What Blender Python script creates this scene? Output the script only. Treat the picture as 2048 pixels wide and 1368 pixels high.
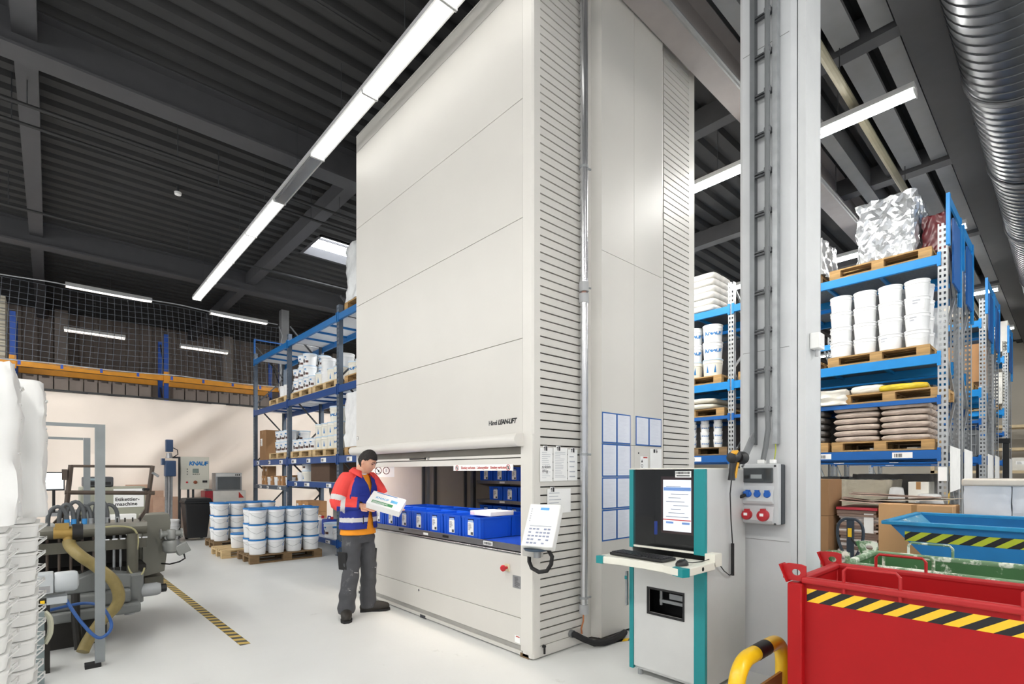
import bpy, bmesh, math, random
from mathutils import Vector, Matrix
random.seed(7)
for _o in list(bpy.data.objects): bpy.data.objects.remove(_o)
scene = bpy.context.scene
COL = scene.collection
PI = math.pi
R = math.radians

# ------------------------------------------------------------------ camera, world, exposure
_cd = bpy.data.cameras.new('camera')
_cd.sensor_width = 36.0
_cd.lens = 1020.0 / 2048.0 * 36.0
_cd.shift_y = 261.0 / 2048.0
_cd.clip_start = 0.05
_cd.clip_end = 200
_co = bpy.data.objects.new('camera', _cd)
COL.objects.link(_co)
_co.location = (0, 0, 1.53)
_co.rotation_euler = (R(90), 0, R(-42.17))
scene.camera = _co

_w = bpy.data.worlds.new('world')
scene.world = _w
_w.use_nodes = True
_bg = _w.node_tree.nodes['Background']
_bg.inputs[0].default_value = (0.93, 0.96, 1.0, 1)
_bg.inputs[1].default_value = 0.55

scene.view_settings.view_transform = 'Standard'
scene.view_settings.look = 'None'
scene.view_settings.gamma = 1.0
scene.view_settings.exposure = 0.68
scene.view_settings.use_curve_mapping = False
LAMP_SOFT = 2.4
LAMP = 46.0        # luminance of the fluorescent diffusers

# ------------------------------------------------------------------ materials
def lin(h):
    h = h.lstrip('#')
    v = [int(h[i:i + 2], 16) / 255 for i in (0, 2, 4)]
    return [c / 12.92 if c <= .04045 else ((c + .055) / 1.055) ** 2.4 for c in v]

MATS = {}
def mat(name, col, rough=.5, metal=0., var=.08, scale=6., bump=0., bscale=60., emit=0., alpha=1., trans=0., spec=.5, stretch=None, coat=0., dirt=None, dscale=3., dthr=.6):
    if name in MATS: return MATS[name]
    m = bpy.data.materials.new(name); m.use_nodes = True
    nt = m.node_tree; N = nt.nodes; L = nt.links
    b = N['Principled BSDF']
    c = lin(col)
    tc = N.new('ShaderNodeTexCoord')
    mp = N.new('ShaderNodeMapping'); L.new(tc.outputs['Object'], mp.inputs[0])
    if stretch: mp.inputs['Scale'].default_value = stretch
    nz = N.new('ShaderNodeTexNoise'); nz.inputs['Scale'].default_value = scale; nz.inputs['Detail'].default_value = 4
    L.new(mp.outputs[0], nz.inputs['Vector'])
    rp = N.new('ShaderNodeValToRGB')
    rp.color_ramp.elements[0].position = .25; rp.color_ramp.elements[1].position = .75
    rp.color_ramp.elements[0].color = [max(0, x * (1 - var)) for x in c] + [1]
    rp.color_ramp.elements[1].color = [min(1, x * (1 + var)) for x in c] + [1]
    L.new(nz.outputs[0], rp.inputs[0])
    out = rp.outputs[0]
    if dirt:
        n2 = N.new('ShaderNodeTexNoise'); n2.inputs['Scale'].default_value = dscale; n2.inputs['Detail'].default_value = 8; n2.inputs['Roughness'].default_value = .7
        L.new(mp.outputs[0], n2.inputs['Vector'])
        r2 = N.new('ShaderNodeValToRGB'); r2.color_ramp.elements[0].position = dthr; r2.color_ramp.elements[1].position = min(1, dthr + .06)
        L.new(n2.outputs[0], r2.inputs[0])
        mx = N.new('ShaderNodeMixRGB'); L.new(r2.outputs[0], mx.inputs[0]); L.new(out, mx.inputs[1]); mx.inputs[2].default_value = lin(dirt) + [1]
        out = mx.outputs[0]
    L.new(out, b.inputs['Base Color'])
    b.inputs['Roughness'].default_value = rough
    b.inputs['Metallic'].default_value = metal
    b.inputs['Specular IOR Level'].default_value = spec
    b.inputs['Coat Weight'].default_value = coat
    if trans: b.inputs['Transmission Weight'].default_value = trans
    if alpha < 1: b.inputs['Alpha'].default_value = alpha
    if emit:
        L.new(out, b.inputs['Emission Color']); b.inputs['Emission Strength'].default_value = emit
    if bump:
        n3 = N.new('ShaderNodeTexNoise'); n3.inputs['Scale'].default_value = bscale; n3.inputs['Detail'].default_value = 5
        L.new(mp.outputs[0], n3.inputs['Vector'])
        bp = N.new('ShaderNodeBump'); bp.inputs['Strength'].default_value = bump; bp.inputs['Distance'].default_value = .02
        L.new(n3.outputs[0], bp.inputs['Height']); L.new(bp.outputs[0], b.inputs['Normal'])
    MATS[name] = m
    return m

cream = mat('cream_lacquer', '#D3D0CA', .42, var=.02, scale=2)
cream2 = mat('cream_lacquer_post', '#DAD7D1', .4, var=.02, scale=2)
dark = mat('dark_gap', '#2b2824', .8)
black = mat('black_plastic', '#141416', .45)
rubber = mat('black_rubber', '#1b1b1c', .75)
white = mat('white_plastic', '#F2F2F0', .45, var=.03)
paper = mat('white_paper', '#F4F4F3', .8, var=.03)
ink = mat('print_ink', '#3a3a3e', .8)
inkgrey = mat('pale_print_ink', '#b9bcc4', .8)
inkblue = mat('blue_print', '#1273B8', .6)
inkred = mat('red_print', '#b5332a', .6)
binblue = mat('crate_blue', '#1458D2', .38, var=.06, scale=3)
steel = mat('brushed_steel', '#9a9a9c', .38, metal=.85, var=.1, scale=4, stretch=(1, 1, 30))
galv = mat('galvanised_steel', '#a5a8aa', .5, metal=.6, var=.18, scale=14)
greymetal = mat('grey_metal', '#7d7f80', .5, metal=.3)
darkmetal = mat('dark_grey_metal', '#45474a', .5, metal=.4)
chrome = mat('chrome_trim', '#c9c9cb', .2, metal=.9)
wood = mat('pallet_wood', '#B08D5C', .8, var=.25, scale=5, stretch=(1, 6, 6), bump=.2)
wooddark = mat('old_pallet_wood', '#7d6547', .85, var=.25, scale=5, stretch=(1, 6, 6), bump=.2)
card = mat('cardboard', '#B98B5F', .85, var=.06, scale=3)
carddark = mat('brown_cardboard', '#94704d', .85, var=.08, scale=3)
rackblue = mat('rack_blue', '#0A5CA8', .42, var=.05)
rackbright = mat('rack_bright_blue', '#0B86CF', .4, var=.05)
lidblue = mat('lid_blue', '#1179C4', .4, var=.04)
pailwhite = mat('pail_white', '#EDEEEF', .35, var=.02)
teal = mat('teal_trim', '#12878C', .4, var=.03)
red = mat('signal_red_plastic', '#C3202A', .4)
yellow = mat('safety_yellow', '#F0C21A', .35, var=.04, coat=.3)
orange = mat('orange_beam', '#F0A22C', .45, var=.08)
film = mat('stretch_film', '#EEF0F1', .22, var=.06, bump=.5, bscale=9, spec=.7)

# ------------------------------------------------------------------ mesh builder
class MB:
    def __init__(s): s.v = []; s.f = []; s.m = []
    def add(s, vs, fs, m=0):
        o = len(s.v); s.v += [tuple(v) for v in vs]
        for f in fs: s.f.append([i + o for i in f]); s.m.append(m)
        return s
    def box(s, x0, y0, z0, x1, y1, z1, m=0):
        if x0 > x1: x0, x1 = x1, x0
        if y0 > y1: y0, y1 = y1, y0
        if z0 > z1: z0, z1 = z1, z0
        return s.add([(x0, y0, z0), (x1, y0, z0), (x1, y1, z0), (x0, y1, z0), (x0, y0, z1), (x1, y0, z1), (x1, y1, z1), (x0, y1, z1)],
                     [(0, 3, 2, 1), (4, 5, 6, 7), (0, 1, 5, 4), (1, 2, 6, 5), (2, 3, 7, 6), (3, 0, 4, 7)], m)
    def cb(s, c, d, rot=None, m=0):
        h = [x / 2 for x in d]; vs = []
        for z in (-h[2], h[2]):
            for (x, y) in ((-h[0], -h[1]), (h[0], -h[1]), (h[0], h[1]), (-h[0], h[1])):
                p = Vector((x, y, z))
                if rot is not None: p = rot @ p
                vs.append(p + Vector(c))
        return s.add(vs, [(0, 3, 2, 1), (4, 5, 6, 7), (0, 1, 5, 4), (1, 2, 6, 5), (2, 3, 7, 6), (3, 0, 4, 7)], m)
    def bar(s, p0, p1, w, h, m=0):
        p0 = Vector(p0); p1 = Vector(p1); d = p1 - p0; L = d.length; d.normalize()
        up = Vector((0, 0, 1)) if abs(d.z) < .99 else Vector((0, 1, 0))
        sd = d.cross(up).normalized(); up = sd.cross(d)
        rot = Matrix((d, sd, up)).transposed()
        return s.cb((p0 + p1) / 2, (L, w, h), rot, m)
    def tube(s, pts, r, n=10, m=0, cap=True, closed=False):
        pts = [Vector(p) for p in pts]; k = len(pts)
        rr = r if isinstance(r, (list, tuple)) else [r] * k
        o = len(s.v); pu = None
        for i, p in enumerate(pts):
            if closed: d = pts[(i + 1) % k] - pts[i - 1]
            else: d = (pts[min(i + 1, k - 1)] - pts[max(i - 1, 0)])
            if d.length < 1e-9: d = Vector((0, 0, 1))
            d.normalize()
            if pu is None:
                pu = Vector((0, 0, 1)) if abs(d.z) < .9 else Vector((1, 0, 0))
            u = (pu - d * pu.dot(d)).normalized(); w = d.cross(u); pu = u
            for j in range(n):
                a = 2 * PI * j / n
                s.v.append(tuple(p + u * (math.cos(a) * rr[i]) + w * (math.sin(a) * rr[i])))
        rng = k if closed else k - 1
        for i in range(rng):
            a0 = o + i * n; a1 = o + ((i + 1) % k) * n
            for j in range(n):
                s.f.append([a0 + j, a0 + (j + 1) % n, a1 + (j + 1) % n, a1 + j]); s.m.append(m)
        if cap and not closed:
            s.f.append([o + j for j in range(n)][::-1]); s.m.append(m)
            s.f.append([o + (k - 1) * n + j for j in range(n)]); s.m.append(m)
        return s
    def cyl(s, p0, p1, r, r1=None, n=14, m=0): return s.tube([p0, p1], [r, r if r1 is None else r1], n, m)
    def lathe(s, prof, n=24, c=(0, 0, 0), m=0, capb=True, capt=True, axis='z'):
        o = len(s.v)
        for (r, z) in prof:
            for j in range(n):
                a = 2 * PI * j / n
                if axis == 'z': q = (c[0] + r * math.cos(a), c[1] + r * math.sin(a), c[2] + z)
                elif axis == 'x': q = (c[0] + z, c[1] + r * math.cos(a), c[2] + r * math.sin(a))
                else: q = (c[0] + r * math.sin(a), c[1] + z, c[2] + r * math.cos(a))
                s.v.append(q)
        for i in range(len(prof) - 1):
            for j in range(n):
                s.f.append([o + i * n + j, o + i * n + (j + 1) % n, o + (i + 1) * n + (j + 1) % n, o + (i + 1) * n + j]); s.m.append(m)
        if capb: s.f.append([o + j for j in range(n)][::-1]); s.m.append(m)
        if capt: s.f.append([o + (len(prof) - 1) * n + j for j in range(n)]); s.m.append(m)
        return s
    def prism(s, poly, a, b, plane='xy', m=0):
        def P(u, v, w):
            return {'xy': (u, v, w), 'xz': (u, w, v), 'yz': (w, u, v)}[plane]
        n = len(poly); vs = [P(u, v, a) for u, v in poly] + [P(u, v, b) for u, v in poly]
        fs = [tuple(range(n))[::-1], tuple(range(n, 2 * n))] + [(i, (i + 1) % n, n + (i + 1) % n, n + i) for i in range(n)]
        return s.add(vs, fs, m)
    def quad(s, a, b, c, d, m=0): return s.add([a, b, c, d], [(0, 1, 2, 3)], m)
    def plate(s, poly3, nrm, th, m=0):
        n = len(poly3); nv = Vector(nrm) * th
        vs = [Vector(p) for p in poly3] + [Vector(p) + nv for p in poly3]
        return s.add(vs, [tuple(range(n))[::-1], tuple(range(n, 2 * n))] + [(i, (i + 1) % n, n + (i + 1) % n, n + i) for i in range(n)], m)
    def build(s, name, mats, parent=None, smooth=False, bevel=0., seg=2, world=True, fix=True, ang=35):
        me = bpy.data.meshes.new(name)
        off = Vector((0, 0, 0))
        if world and parent is not None:
            q = parent
            while q is not None: off = off + Vector(q.location); q = q.parent
        me.from_pydata([(v[0] - off.x, v[1] - off.y, v[2] - off.z) for v in s.v], [], s.f)
        if not isinstance(mats, (list, tuple)): mats = [mats]
        for mm in mats: me.materials.append(mm)
        me.polygons.foreach_set('material_index', s.m)
        if fix or bevel:
            bm = bmesh.new(); bm.from_mesh(me)
            if bevel:
                bmesh.ops.remove_doubles(bm, verts=bm.verts, dist=1e-5)
                bmesh.ops.recalc_face_normals(bm, faces=bm.faces)
                es = [e for e in bm.edges if len(e.link_faces) == 2 and e.calc_face_angle(0) > R(ang)]
                rb = bmesh.ops.bevel(bm, geom=es, offset=bevel, segments=seg, profile=.6, affect='EDGES', clamp_overlap=True)
                for f in rb['faces']: f.smooth = True
            else: bmesh.ops.recalc_face_normals(bm, faces=bm.faces)
            bm.to_mesh(me); bm.free()
        if smooth:
            me.polygons.foreach_set('use_smooth', [True] * len(me.polygons))
            try: me.set_sharp_from_angle(angle=R(ang))
            except Exception: pass
        o = bpy.data.objects.new(name, me); COL.objects.link(o)
        if parent is not None: o.parent = parent
        return o

def tag(o, label=None, cat=None, group=None, kind=None):
    if label: o['label'] = label
    if cat: o['category'] = cat
    if group: o['group'] = group
    if kind: o['kind'] = kind
    return o
def thing(name, label, cat, loc=(0, 0, 0), rotz=0., group=None):
    o = bpy.data.objects.new(name, None); COL.objects.link(o)
    o.empty_display_size = .1
    o.location = loc; o.rotation_euler = (0, 0, rotz)
    return tag(o, label, cat, group)
def struct(o, label=None): return tag(o, label, None, None, 'structure')
def dup(root, loc=None, rotz=None, label=None, group=None):
    def cp(o, par):
        c = o.copy(); COL.objects.link(c); c.parent = par
        for ch in list(o.children): cp(ch, c)
        return c
    r = cp(root, None)
    if loc is not None: r.location = loc
    if rotz is not None: r.rotation_euler = (0, 0, rotz)
    if label: r['label'] = label
    if group: r['group'] = group
    return r
def inst(src, parent, loc, rot=(0, 0, 0), name=None):
    o = bpy.data.objects.new(name or src.name.split('.')[0], src.data); COL.objects.link(o)
    o.parent = parent; o.location = loc; o.rotation_euler = rot
    return o

def text_mb(txt, size, shear=0., bold=0., depth=.001, align='LEFT', spacing=1.):
    cu = bpy.data.curves.new('txt', 'FONT'); cu.body = txt; cu.size = size; cu.shear = shear; cu.offset = bold; cu.extrude = depth / 2
    cu.align_x = align; cu.space_character = spacing; cu.resolution_u = 3
    ob = bpy.data.objects.new('txt', cu); COL.objects.link(ob)
    dg = bpy.context.evaluated_depsgraph_get(); ev = ob.evaluated_get(dg)
    me = bpy.data.meshes.new_from_object(ev)
    mb = MB(); mb.v = [tuple(v.co) for v in me.vertices]; mb.f = [list(p.vertices) for p in me.polygons]; mb.m = [0] * len(mb.f)
    bpy.data.objects.remove(ob); bpy.data.curves.remove(cu); bpy.data.meshes.remove(me)
    return mb
def place(mb, org, right, up, wrap=None):
    o = Vector(org); r = Vector(right).normalized(); u = Vector(up).normalized(); n = r.cross(u)
    if wrap:   # bend round a vertical cylinder of radius wrap whose front touches org
        mb.v = [tuple(o + r * (wrap * math.sin(x / wrap)) + u * y + n * (wrap * (math.cos(x / wrap) - 1) + z)) for x, y, z in mb.v]
    else: mb.v = [tuple(o + r * x + u * y + n * z) for x, y, z in mb.v]
    return mb
def text(txt, size, org, right, up, m, name, parent, **k):
    wrap = k.pop('wrap', None); world = k.pop('world', True)
    return place(text_mb(txt, size, **k), org, right, up, wrap).build(name, m, parent, world=world, fix=False)
NX = ((0, -1, 0), (0, 0, 1))      # basis of a face looking towards -X (right, up)
NY = ((1, 0, 0), (0, 0, 1))       # basis of a face looking towards -Y

def sheet(mb, org, right, up, w, h, th=.002, m=0):
    """thin sheet with its lower left corner at org"""
    o = Vector(org); r = Vector(right).normalized() * w; u = Vector(up).normalized() * h; n = r.cross(u).normalized()
    return mb.plate([o, o + r, o + r + u, o + u], n, th, m)
def barcode(mb, org, right, up, w, h, n=14, m=0, th=.0008, seed=1):
    rg = random.Random(seed); o = Vector(org); r = Vector(right).normalized(); x = 0
    while x < w * .98:
        bw = w / n * rg.choice((.3, .5, .8)); sheet(mb, o + r * x, right, up, min(bw, w - x), h, th, m); x += bw + w / n * rg.choice((.3, .5))
    return mb
def lines(mb, org, right, up, w, h, n, m=0, th=.0008, seed=1, fill=.35):
    rg = random.Random(seed); u = Vector(up).normalized()
    for i in range(n): sheet(mb, Vector(org) + u * (h * (n - 1 - i) / n), right, up, w * rg.uniform(.45, 1), h / n * fill, th, m)
    return mb
def hazard(name, org, right, up, w, h, n, parent, ca, cb, th=.0015, slant=1., world=True):
    """diagonal warning tape: parallelograms in two colours"""
    o = Vector(org); r = Vector(right).normalized(); u = Vector(up).normalized(); nn = r.cross(u)
    mb = MB(); p = w / n; s = h * slant
    k = int(math.ceil((w + s) / p))
    for i in range(-int(math.ceil(s / p)) - 1, n + 1):
        for j in (0, 1):
            a = i * p + j * p / 2; b = a + p / 2
            poly = [(a, 0), (b, 0), (b + s, h), (a + s, h)]
            def clip(poly, lim, sg):
                out = []
                for q in range(len(poly)):
                    A = poly[q]; B = poly[(q + 1) % len(poly)]
                    ia = sg * (A[0] - lim) >= 0; ib = sg * (B[0] - lim) >= 0
                    if ia: out.append(A)
                    if ia != ib:
                        t = (lim - A[0]) / (B[0] - A[0]); out.append((lim, A[1] + t * (B[1] - A[1])))
                return out
            poly = clip(clip(poly, 0, 1), w, -1) if poly else []
            if len(poly) >= 3: mb.plate([o + r * x + u * y for x, y in poly], nn, th, j)
    return mb.build(name, [ca, cb], parent, world=world)
# ------------------------------------------------------------------ the hall
floorm = mat('concrete_floor', '#DBDCDA', .38, var=.07, scale=.6, bump=.04, bscale=30, dirt='#c3c3bf', dscale=1.3, dthr=.64)
deckm = mat('roof_deck', '#303031', .75, var=.12, scale=2)
beamm = mat('roof_beam_grey', '#47474a', .65, var=.06)
beamd = mat('roof_beam_dark', '#3c3c3e', .7, var=.06)
bandm = mat('ceiling_panel_grey', '#7a7a7c', .6, var=.05)
wallm = mat('sheet_wall', '#a89a90', .75, var=.12, scale=1.5)
walld = mat('wall_brown_grey', '#7e736c', .8, var=.15, scale=2)
struct(MB().box(-9, -10, -.15, 32, 21, 0).build('floor', floorm))

# trapezoidal roof deck, ribs along X, with the skylight opening left free
def deck():
    mb = MB(); z0, z1, p = 6.4, 6.48, .3
    y = -9.9
    while y < 20.9:
        segs = [(-9, 32)]
        if 10.35 <= y < 11.5: segs = [(-9, 4.1), (6.9, 32)]
        for a, b in segs:
            pr = [(y, z1), (y + .09, z1), (y + .12, z0), (y + .27, z0), (y + .3, z1)]
            for i in range(4):
                mb.quad((a, pr[i][0], pr[i][1]), (a, pr[i + 1][0], pr[i + 1][1]), (b, pr[i + 1][0], pr[i + 1][1]), (b, pr[i][0], pr[i][1]))
        y += p
    mb.box(-9, -10, 6.75, 4.0, 21, 6.8); mb.box(7, -10, 6.75, 32, 21, 6.8); mb.box(4, -10, 6.75, 7, 10.2, 6.8); mb.box(4, 11.7, 6.75, 7, 21, 6.8)
    return mb.build('ceiling', deckm, fix=False)
struct(deck())
# skylight
sky = mat('skylight_pane', '#F6FAFF', .5, var=.01, emit=7.0)
w1 = struct(MB().box(4.1, 10.35, 6.40, 4.16, 11.55, 6.62).box(6.84, 10.35, 6.4, 6.9, 11.55, 6.62).box(4.16, 10.35, 6.4, 6.84, 10.41, 6.62).box(4.16, 11.49, 6.4, 6.84, 11.55, 6.62).box(4.16, 10.93, 6.56, 6.84, 10.96, 6.6).build('window_1', beamm))
MB().box(4.16, 10.41, 6.6, 6.84, 10.93, 6.62).build('pane', sky, w1)
MB().box(4.16, 10.96, 6.6, 6.84, 11.49, 6.62).build('pane', sky, w1)

def ibeam_x(name, y0, y1, zb, x0, x1, m, zt=6.42, label=None):
    yc = (y0 + y1) / 2
    mb = MB().box(x0, y0, zb, x1, y1, zb + .03).box(x0, yc - .02, zb + .03, x1, yc + .02, zt - .03).box(x0, y0, zt - .03, x1, y1, zt)
    return struct(mb.build(name, m), label)
ibeam_x('trim_1', 7.35, 7.65, 5.95, -9, 12, beamm)
ibeam_x('trim_2', 2.55, 2.85, 5.96, 2.2, 30, mat('roof_beam_light', '#9b9492', .55, var=.05))
ibeam_x('trim_3', 13.5, 13.8, 5.95, -9, 12, beamm)
# beams along Y between them
for i, (xa, xb, ya, yb, zb) in enumerate([(-.3, -.1, -6, 20.8, 6.15), (3.55, 3.75, 6.6, 20.8, 6.15), (6.45, 6.62, -3, 20.8, 6.12), (9.75, 9.95, -3, 20.8, 6.12), (13.1, 13.3, -3, 20.8, 6.12), (17, 17.2, -3, 20.8, 6.12)]):
    struct(MB().box(xa, ya, zb, xb, yb, 6.41).build('trim_%d' % (4 + i), beamm if xa > 6 else beamm))
# secondary light channels of the right-hand deck
for i, (ya, yb, zb, m) in enumerate([(2.2, 2.36, 6.1, bandm), (1.86, 1.98, 6.16, deckm)]):
    struct(MB().box(3.2, ya, zb, 30, yb, 6.41).build('trim_%d' % (12 + i), m))
# flat grey panels and dark girder on the right
n = 14
for (ya, yb) in ((1.25, 1.44), (1.55, 1.78)):
    for (xa, xb) in ((2.5, 6.42), (6.66, 9.72), (9.98, 13.05), (13.35, 16.95), (17.25, 25)):
        struct(MB().box(xa, ya, 6.17, xb, yb, 6.22).build('trim_%d' % n, bandm)); n += 1
struct(MB().box(2.0, .86, 6.02, 30, 1.2, 6.06).box(2, 1.0, 6.06, 30, 1.06, 6.4).build('trim_%d' % n, beamd)); n += 1
struct(MB().box(2.0, -.9, 6.45, 30, .86, 6.5).build('trim_%d' % n, beamd)); n += 1

# back wall of profiled sheet, and far right wall
def ribwall():
    mb = MB(); x = -9.0
    while x < 12:
        pr = [(x, 20.8), (x + .2, 20.8), (x + .23, 20.75), (x + .32, 20.75), (x + .35, 20.8)]
        for i in range(4): mb.quad((pr[i][0], pr[i][1], 0), (pr[i + 1][0], pr[i + 1][1], 0), (pr[i + 1][0], pr[i + 1][1], 6.75), (pr[i][0], pr[i][1], 6.75))
        x += .35
    return mb.build('wall_back', walld, fix=False)
struct(ribwall())
struct(MB().box(12, 20.7, 0, 32, 20.9, 6.75).build('wall_rear', walld))
struct(MB().box(27, -6, 0, 27.2, 21, 6.75).build('wall_right', mat('white_wall', '#b3ada1', .8, var=.06, scale=1)))
for i, x in enumerate((.1, 4.6, 8.6)):
    struct(MB().box(x, 20.45, 0, x + .3, 20.74, 6.75).build('trim_%d' % (40 + i), mat('wall_post', '#9a9089', .7)))
# far free-standing column behind the blue rack
struct(MB().box(5.12, 15.9, 0, 5.34, 16.12, 6.4).build('trim_45', mat('column_grey_far', '#9b9c9e', .6)))

# sprinkler and gas pipes under the roof
def pipe(label, pts, r, m, hang=()):
    t = thing('ceiling_pipe', label, 'pipe', (pts[0][0], pts[0][1], pts[0][2]))
    MB().tube(pts, r, 10).build('tube', m, t, smooth=True)
    for h in hang:
        MB().cyl((h, pts[0][1], pts[0][2]), (h, pts[0][1], 6.45), .006, n=6).build('hanger', darkmetal, t)
    return t
pd = mat('pipe_dark', '#303031', .5, metal=.3); pl = mat('pipe_light', '#8f8f8f', .45, metal=.3); py = mat('pipe_beige', '#9a937c', .6)
pipe('thin dark ceiling pipe, upper of the close pair left of the long light', [(-6, 8.28, 5.85), (3.9, 8.28, 5.85), (9, 8.28, 5.85)], .022, pd, (-.2, 1.3, 2.9, 3.6))
pipe('thin dark ceiling pipe, lower of the close pair left of the long light', [(-6, 8.75, 5.85), (9, 8.75, 5.85)], .022, pd, (-.35, 1.9, 3.3))
pipe('thin dark ceiling pipe nearest the hanging net', [(-6, 11.57, 5.85), (9, 11.57, 5.85)], .022, pd, (-.5, 2.0))
pipe('thin dark ceiling pipe at the top left edge of the picture', [(-3, 4.95, 6.1), (2.6, 4.95, 6.1)], .012, pd, (1.7,))
pipe('slim grey ceiling pipe beside the louvered lift', [(3.4, 2.48, 5.8), (26, 2.48, 5.8)], .028, pl, (5.9, 9.0))
pipe('beige ceiling pipe to the right of the concrete column', [(4.8, 1.73, 5.8), (26, 1.73, 5.8)], .045, py, (6.4, 9.6))

# ------------------------------------------------------------------ fluorescent strip lights
tubem = mat('lit_diffuser', '#FFFDF8', .5, var=.005, emit=LAMP)
tubesoft = mat('soft_diffuser', '#FFFDF8', .5, var=.005, emit=LAMP_SOFT)
tubedim = mat('dim_diffuser', '#FFF6EC', .5, var=.005, emit=1.1)
tubeoff = mat('unlit_reflector', '#8d8f92', .2, metal=.8)
hous = mat('lamp_housing', '#c9c9c9', .4, var=.03)
_lampproto = {}
def strip_light(p, length, along, label, group, on=True, hang=True, dm=None):
    """p = start of the fixture, lower edge"""
    t = thing('strip_light', label, 'ceiling light', p, 0 if along == 'x' else R(90), group)
    key = (round(length, 2), on, dm.name if dm else '')
    if key not in _lampproto:
        a = MB().box(0, -.085, .035, length, .085, .1).box(0, -.1, .03, length, -.085, .06).box(0, .085, .03, length, .1, .06).build('housing', hous, t, world=False)
        b = MB().prism([(-.078, .04), (.078, .04), (.06, 0), (-.06, 0)], .01, length - .01, 'yz').build('diffuser', (dm or tubem) if on else tubeoff, t, world=False)
        c = MB().box(0, -.09, -.004, .01, .09, .04).build('end_cap', hous, t, world=False)
        d = MB().box(length - .01, -.09, -.004, length, .09, .04).build('end_cap', hous, t, world=False)
        _lampproto[key] = (a, b, c, d)
    else:
        for s in _lampproto[key]: inst(s, t, (0, 0, 0))
    if hang:
        MB().cyl((length / 2, 0, .1), (length / 2, 0, 6.44 - p[2]), .004, n=5).build('hanger_rod', darkmetal, t, world=False)
    return t
L1 = 'strip light of the long row before the tall lift, %s'
ys = [2.2 + 1.467 * i for i in range(8)]
nm = ['nearest piece over the lift corner', 'second piece from the lift corner', 'third piece from the lift corner', 'the piece just before the dark fixture', None, 'the piece just after the dark fixture', 'second last piece towards the net', 'last piece towards the net']
nm = ['nearest piece', 'second nearest piece', 'third nearest piece', 'dark unlit piece', 'first piece past the dark one', 'second piece past the dark one', 'third piece past the dark one', 'farthest piece by the net']
for i, y in enumerate(ys):
    strip_light((2.57, y, 5.6), 1.46, 'y', L1 % nm[i], 'long light row before the lift', on=(i != 3), dm=tubesoft)
for x, nme, y0, k in ((6.9, 'strip light of the row behind the column', 1.15, 8), (11.25, 'strip light above the first rack aisle', 1.2, 6), (15.7, 'strip light above the second rack aisle', 1.15, 6), (20.2, 'strip light of the farthest row', 1.15, 5)):
    for i in range(k):
        strip_light((x, y0 + 1.467 * i, 5.6), 1.46, 'y', nme + ', %s piece from its right end' % ['first', 'second', 'third', 'fourth', 'fifth', 'sixth', 'seventh', 'eighth'][i], 'lights row %.0f' % x)
for x in (-1.9, -6.2):  # unseen fill rows, added to brighten lift front, floor and curtain
    for i in range(15 if x > -3 else 8):
        strip_light((x, (-9.4 if x > -3 else -3) + (1.6 if x > -3 else 2.3) * i, 5.6), 1.46, 'y', 'added fill strip light out of view beyond the left edge', 'added fill lights left')
for x in (6.9, 11.25):  # extra unseen lamps that brighten the louvered side and the kiosk
    for i in range(5): strip_light((x, -9.4 + 1.75 * i, 5.6), 1.46, 'y', 'added fill strip light behind the viewpoint, right side', 'added fill lights behind the viewpoint right')
for i in range(5):  # out-of-view lamps put in for more light from behind the camera
    strip_light((2.57, -9.4 + 1.75 * i, 5.6), 1.46, 'y', 'added fill strip light behind the viewpoint, in line with the long row', 'added fill lights behind the viewpoint')
for (p, l, lb) in (((.26, 17.5, 5.18), 1.27, 'small strip light behind the net, lower left one'), ((2.8, 17.5, 5.17), 1.25, 'small strip light behind the net, lower right one'), ((.27, 16.2, 5.97), 1.7, 'small strip light at the top edge of the net, left one'), ((3.3, 16.2, 5.95), 1.5, 'small strip light at the top edge of the net, right one')):
    strip_light(p, l, 'x', lb, 'lights behind the net', dm=tubedim)
# ------------------------------------------------------------------ the storage lift
LX0, LX1, LY0, LY1, LZ = 2.9, 5.53, 2.95, 6.17, 5.81
LZR = 6.34      # shaft and rear stack rise between the roof beams
lift = thing('storage_lift', 'very tall cream vertical storage lift with louvered side and lit picking opening', 'storage lift', (LX0, LY0, 0))
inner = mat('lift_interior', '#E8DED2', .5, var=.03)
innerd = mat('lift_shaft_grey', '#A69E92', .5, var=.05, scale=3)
G = .0025
for (z0, z1) in ((1.85, 2.643), (2.643, 3.643), (3.643, 4.631), (4.631, 5.609), (5.609, LZ)):
    MB().box(LX0, 3.07 + G, z0 + G, LX0 + .02, LY1 - .006, z1 - G).build('front_panel', cream, lift, bevel=.002)
MB().box(LX0, 3.085, .318 + G, LX0 + .02, LY1 - .01, .838).build('front_panel', cream, lift, bevel=.002)
MB().box(LX0, 3.085, .092, LX0 + .02, LY1 - .01, .318 - G).build('access_panel', cream, lift, bevel=.002)
MB().box(LX0 + .012, 3.085, .045, LX0 + .02, LY1 - .01, .09).build('grey_strip', mat('strip_grey', '#a6a4a0', .4, metal=.3), lift)
MB().box(LX0 + .002, 3.085, .012, LX0 + .02, LY1 - .01, .045).build('plinth', cream, lift)
MB().box(LX0 - .004, 3.085, .84, LX0 + .03, LY1 - .03, .857).build('chrome_trim', chrome, lift, bevel=.003)
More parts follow.
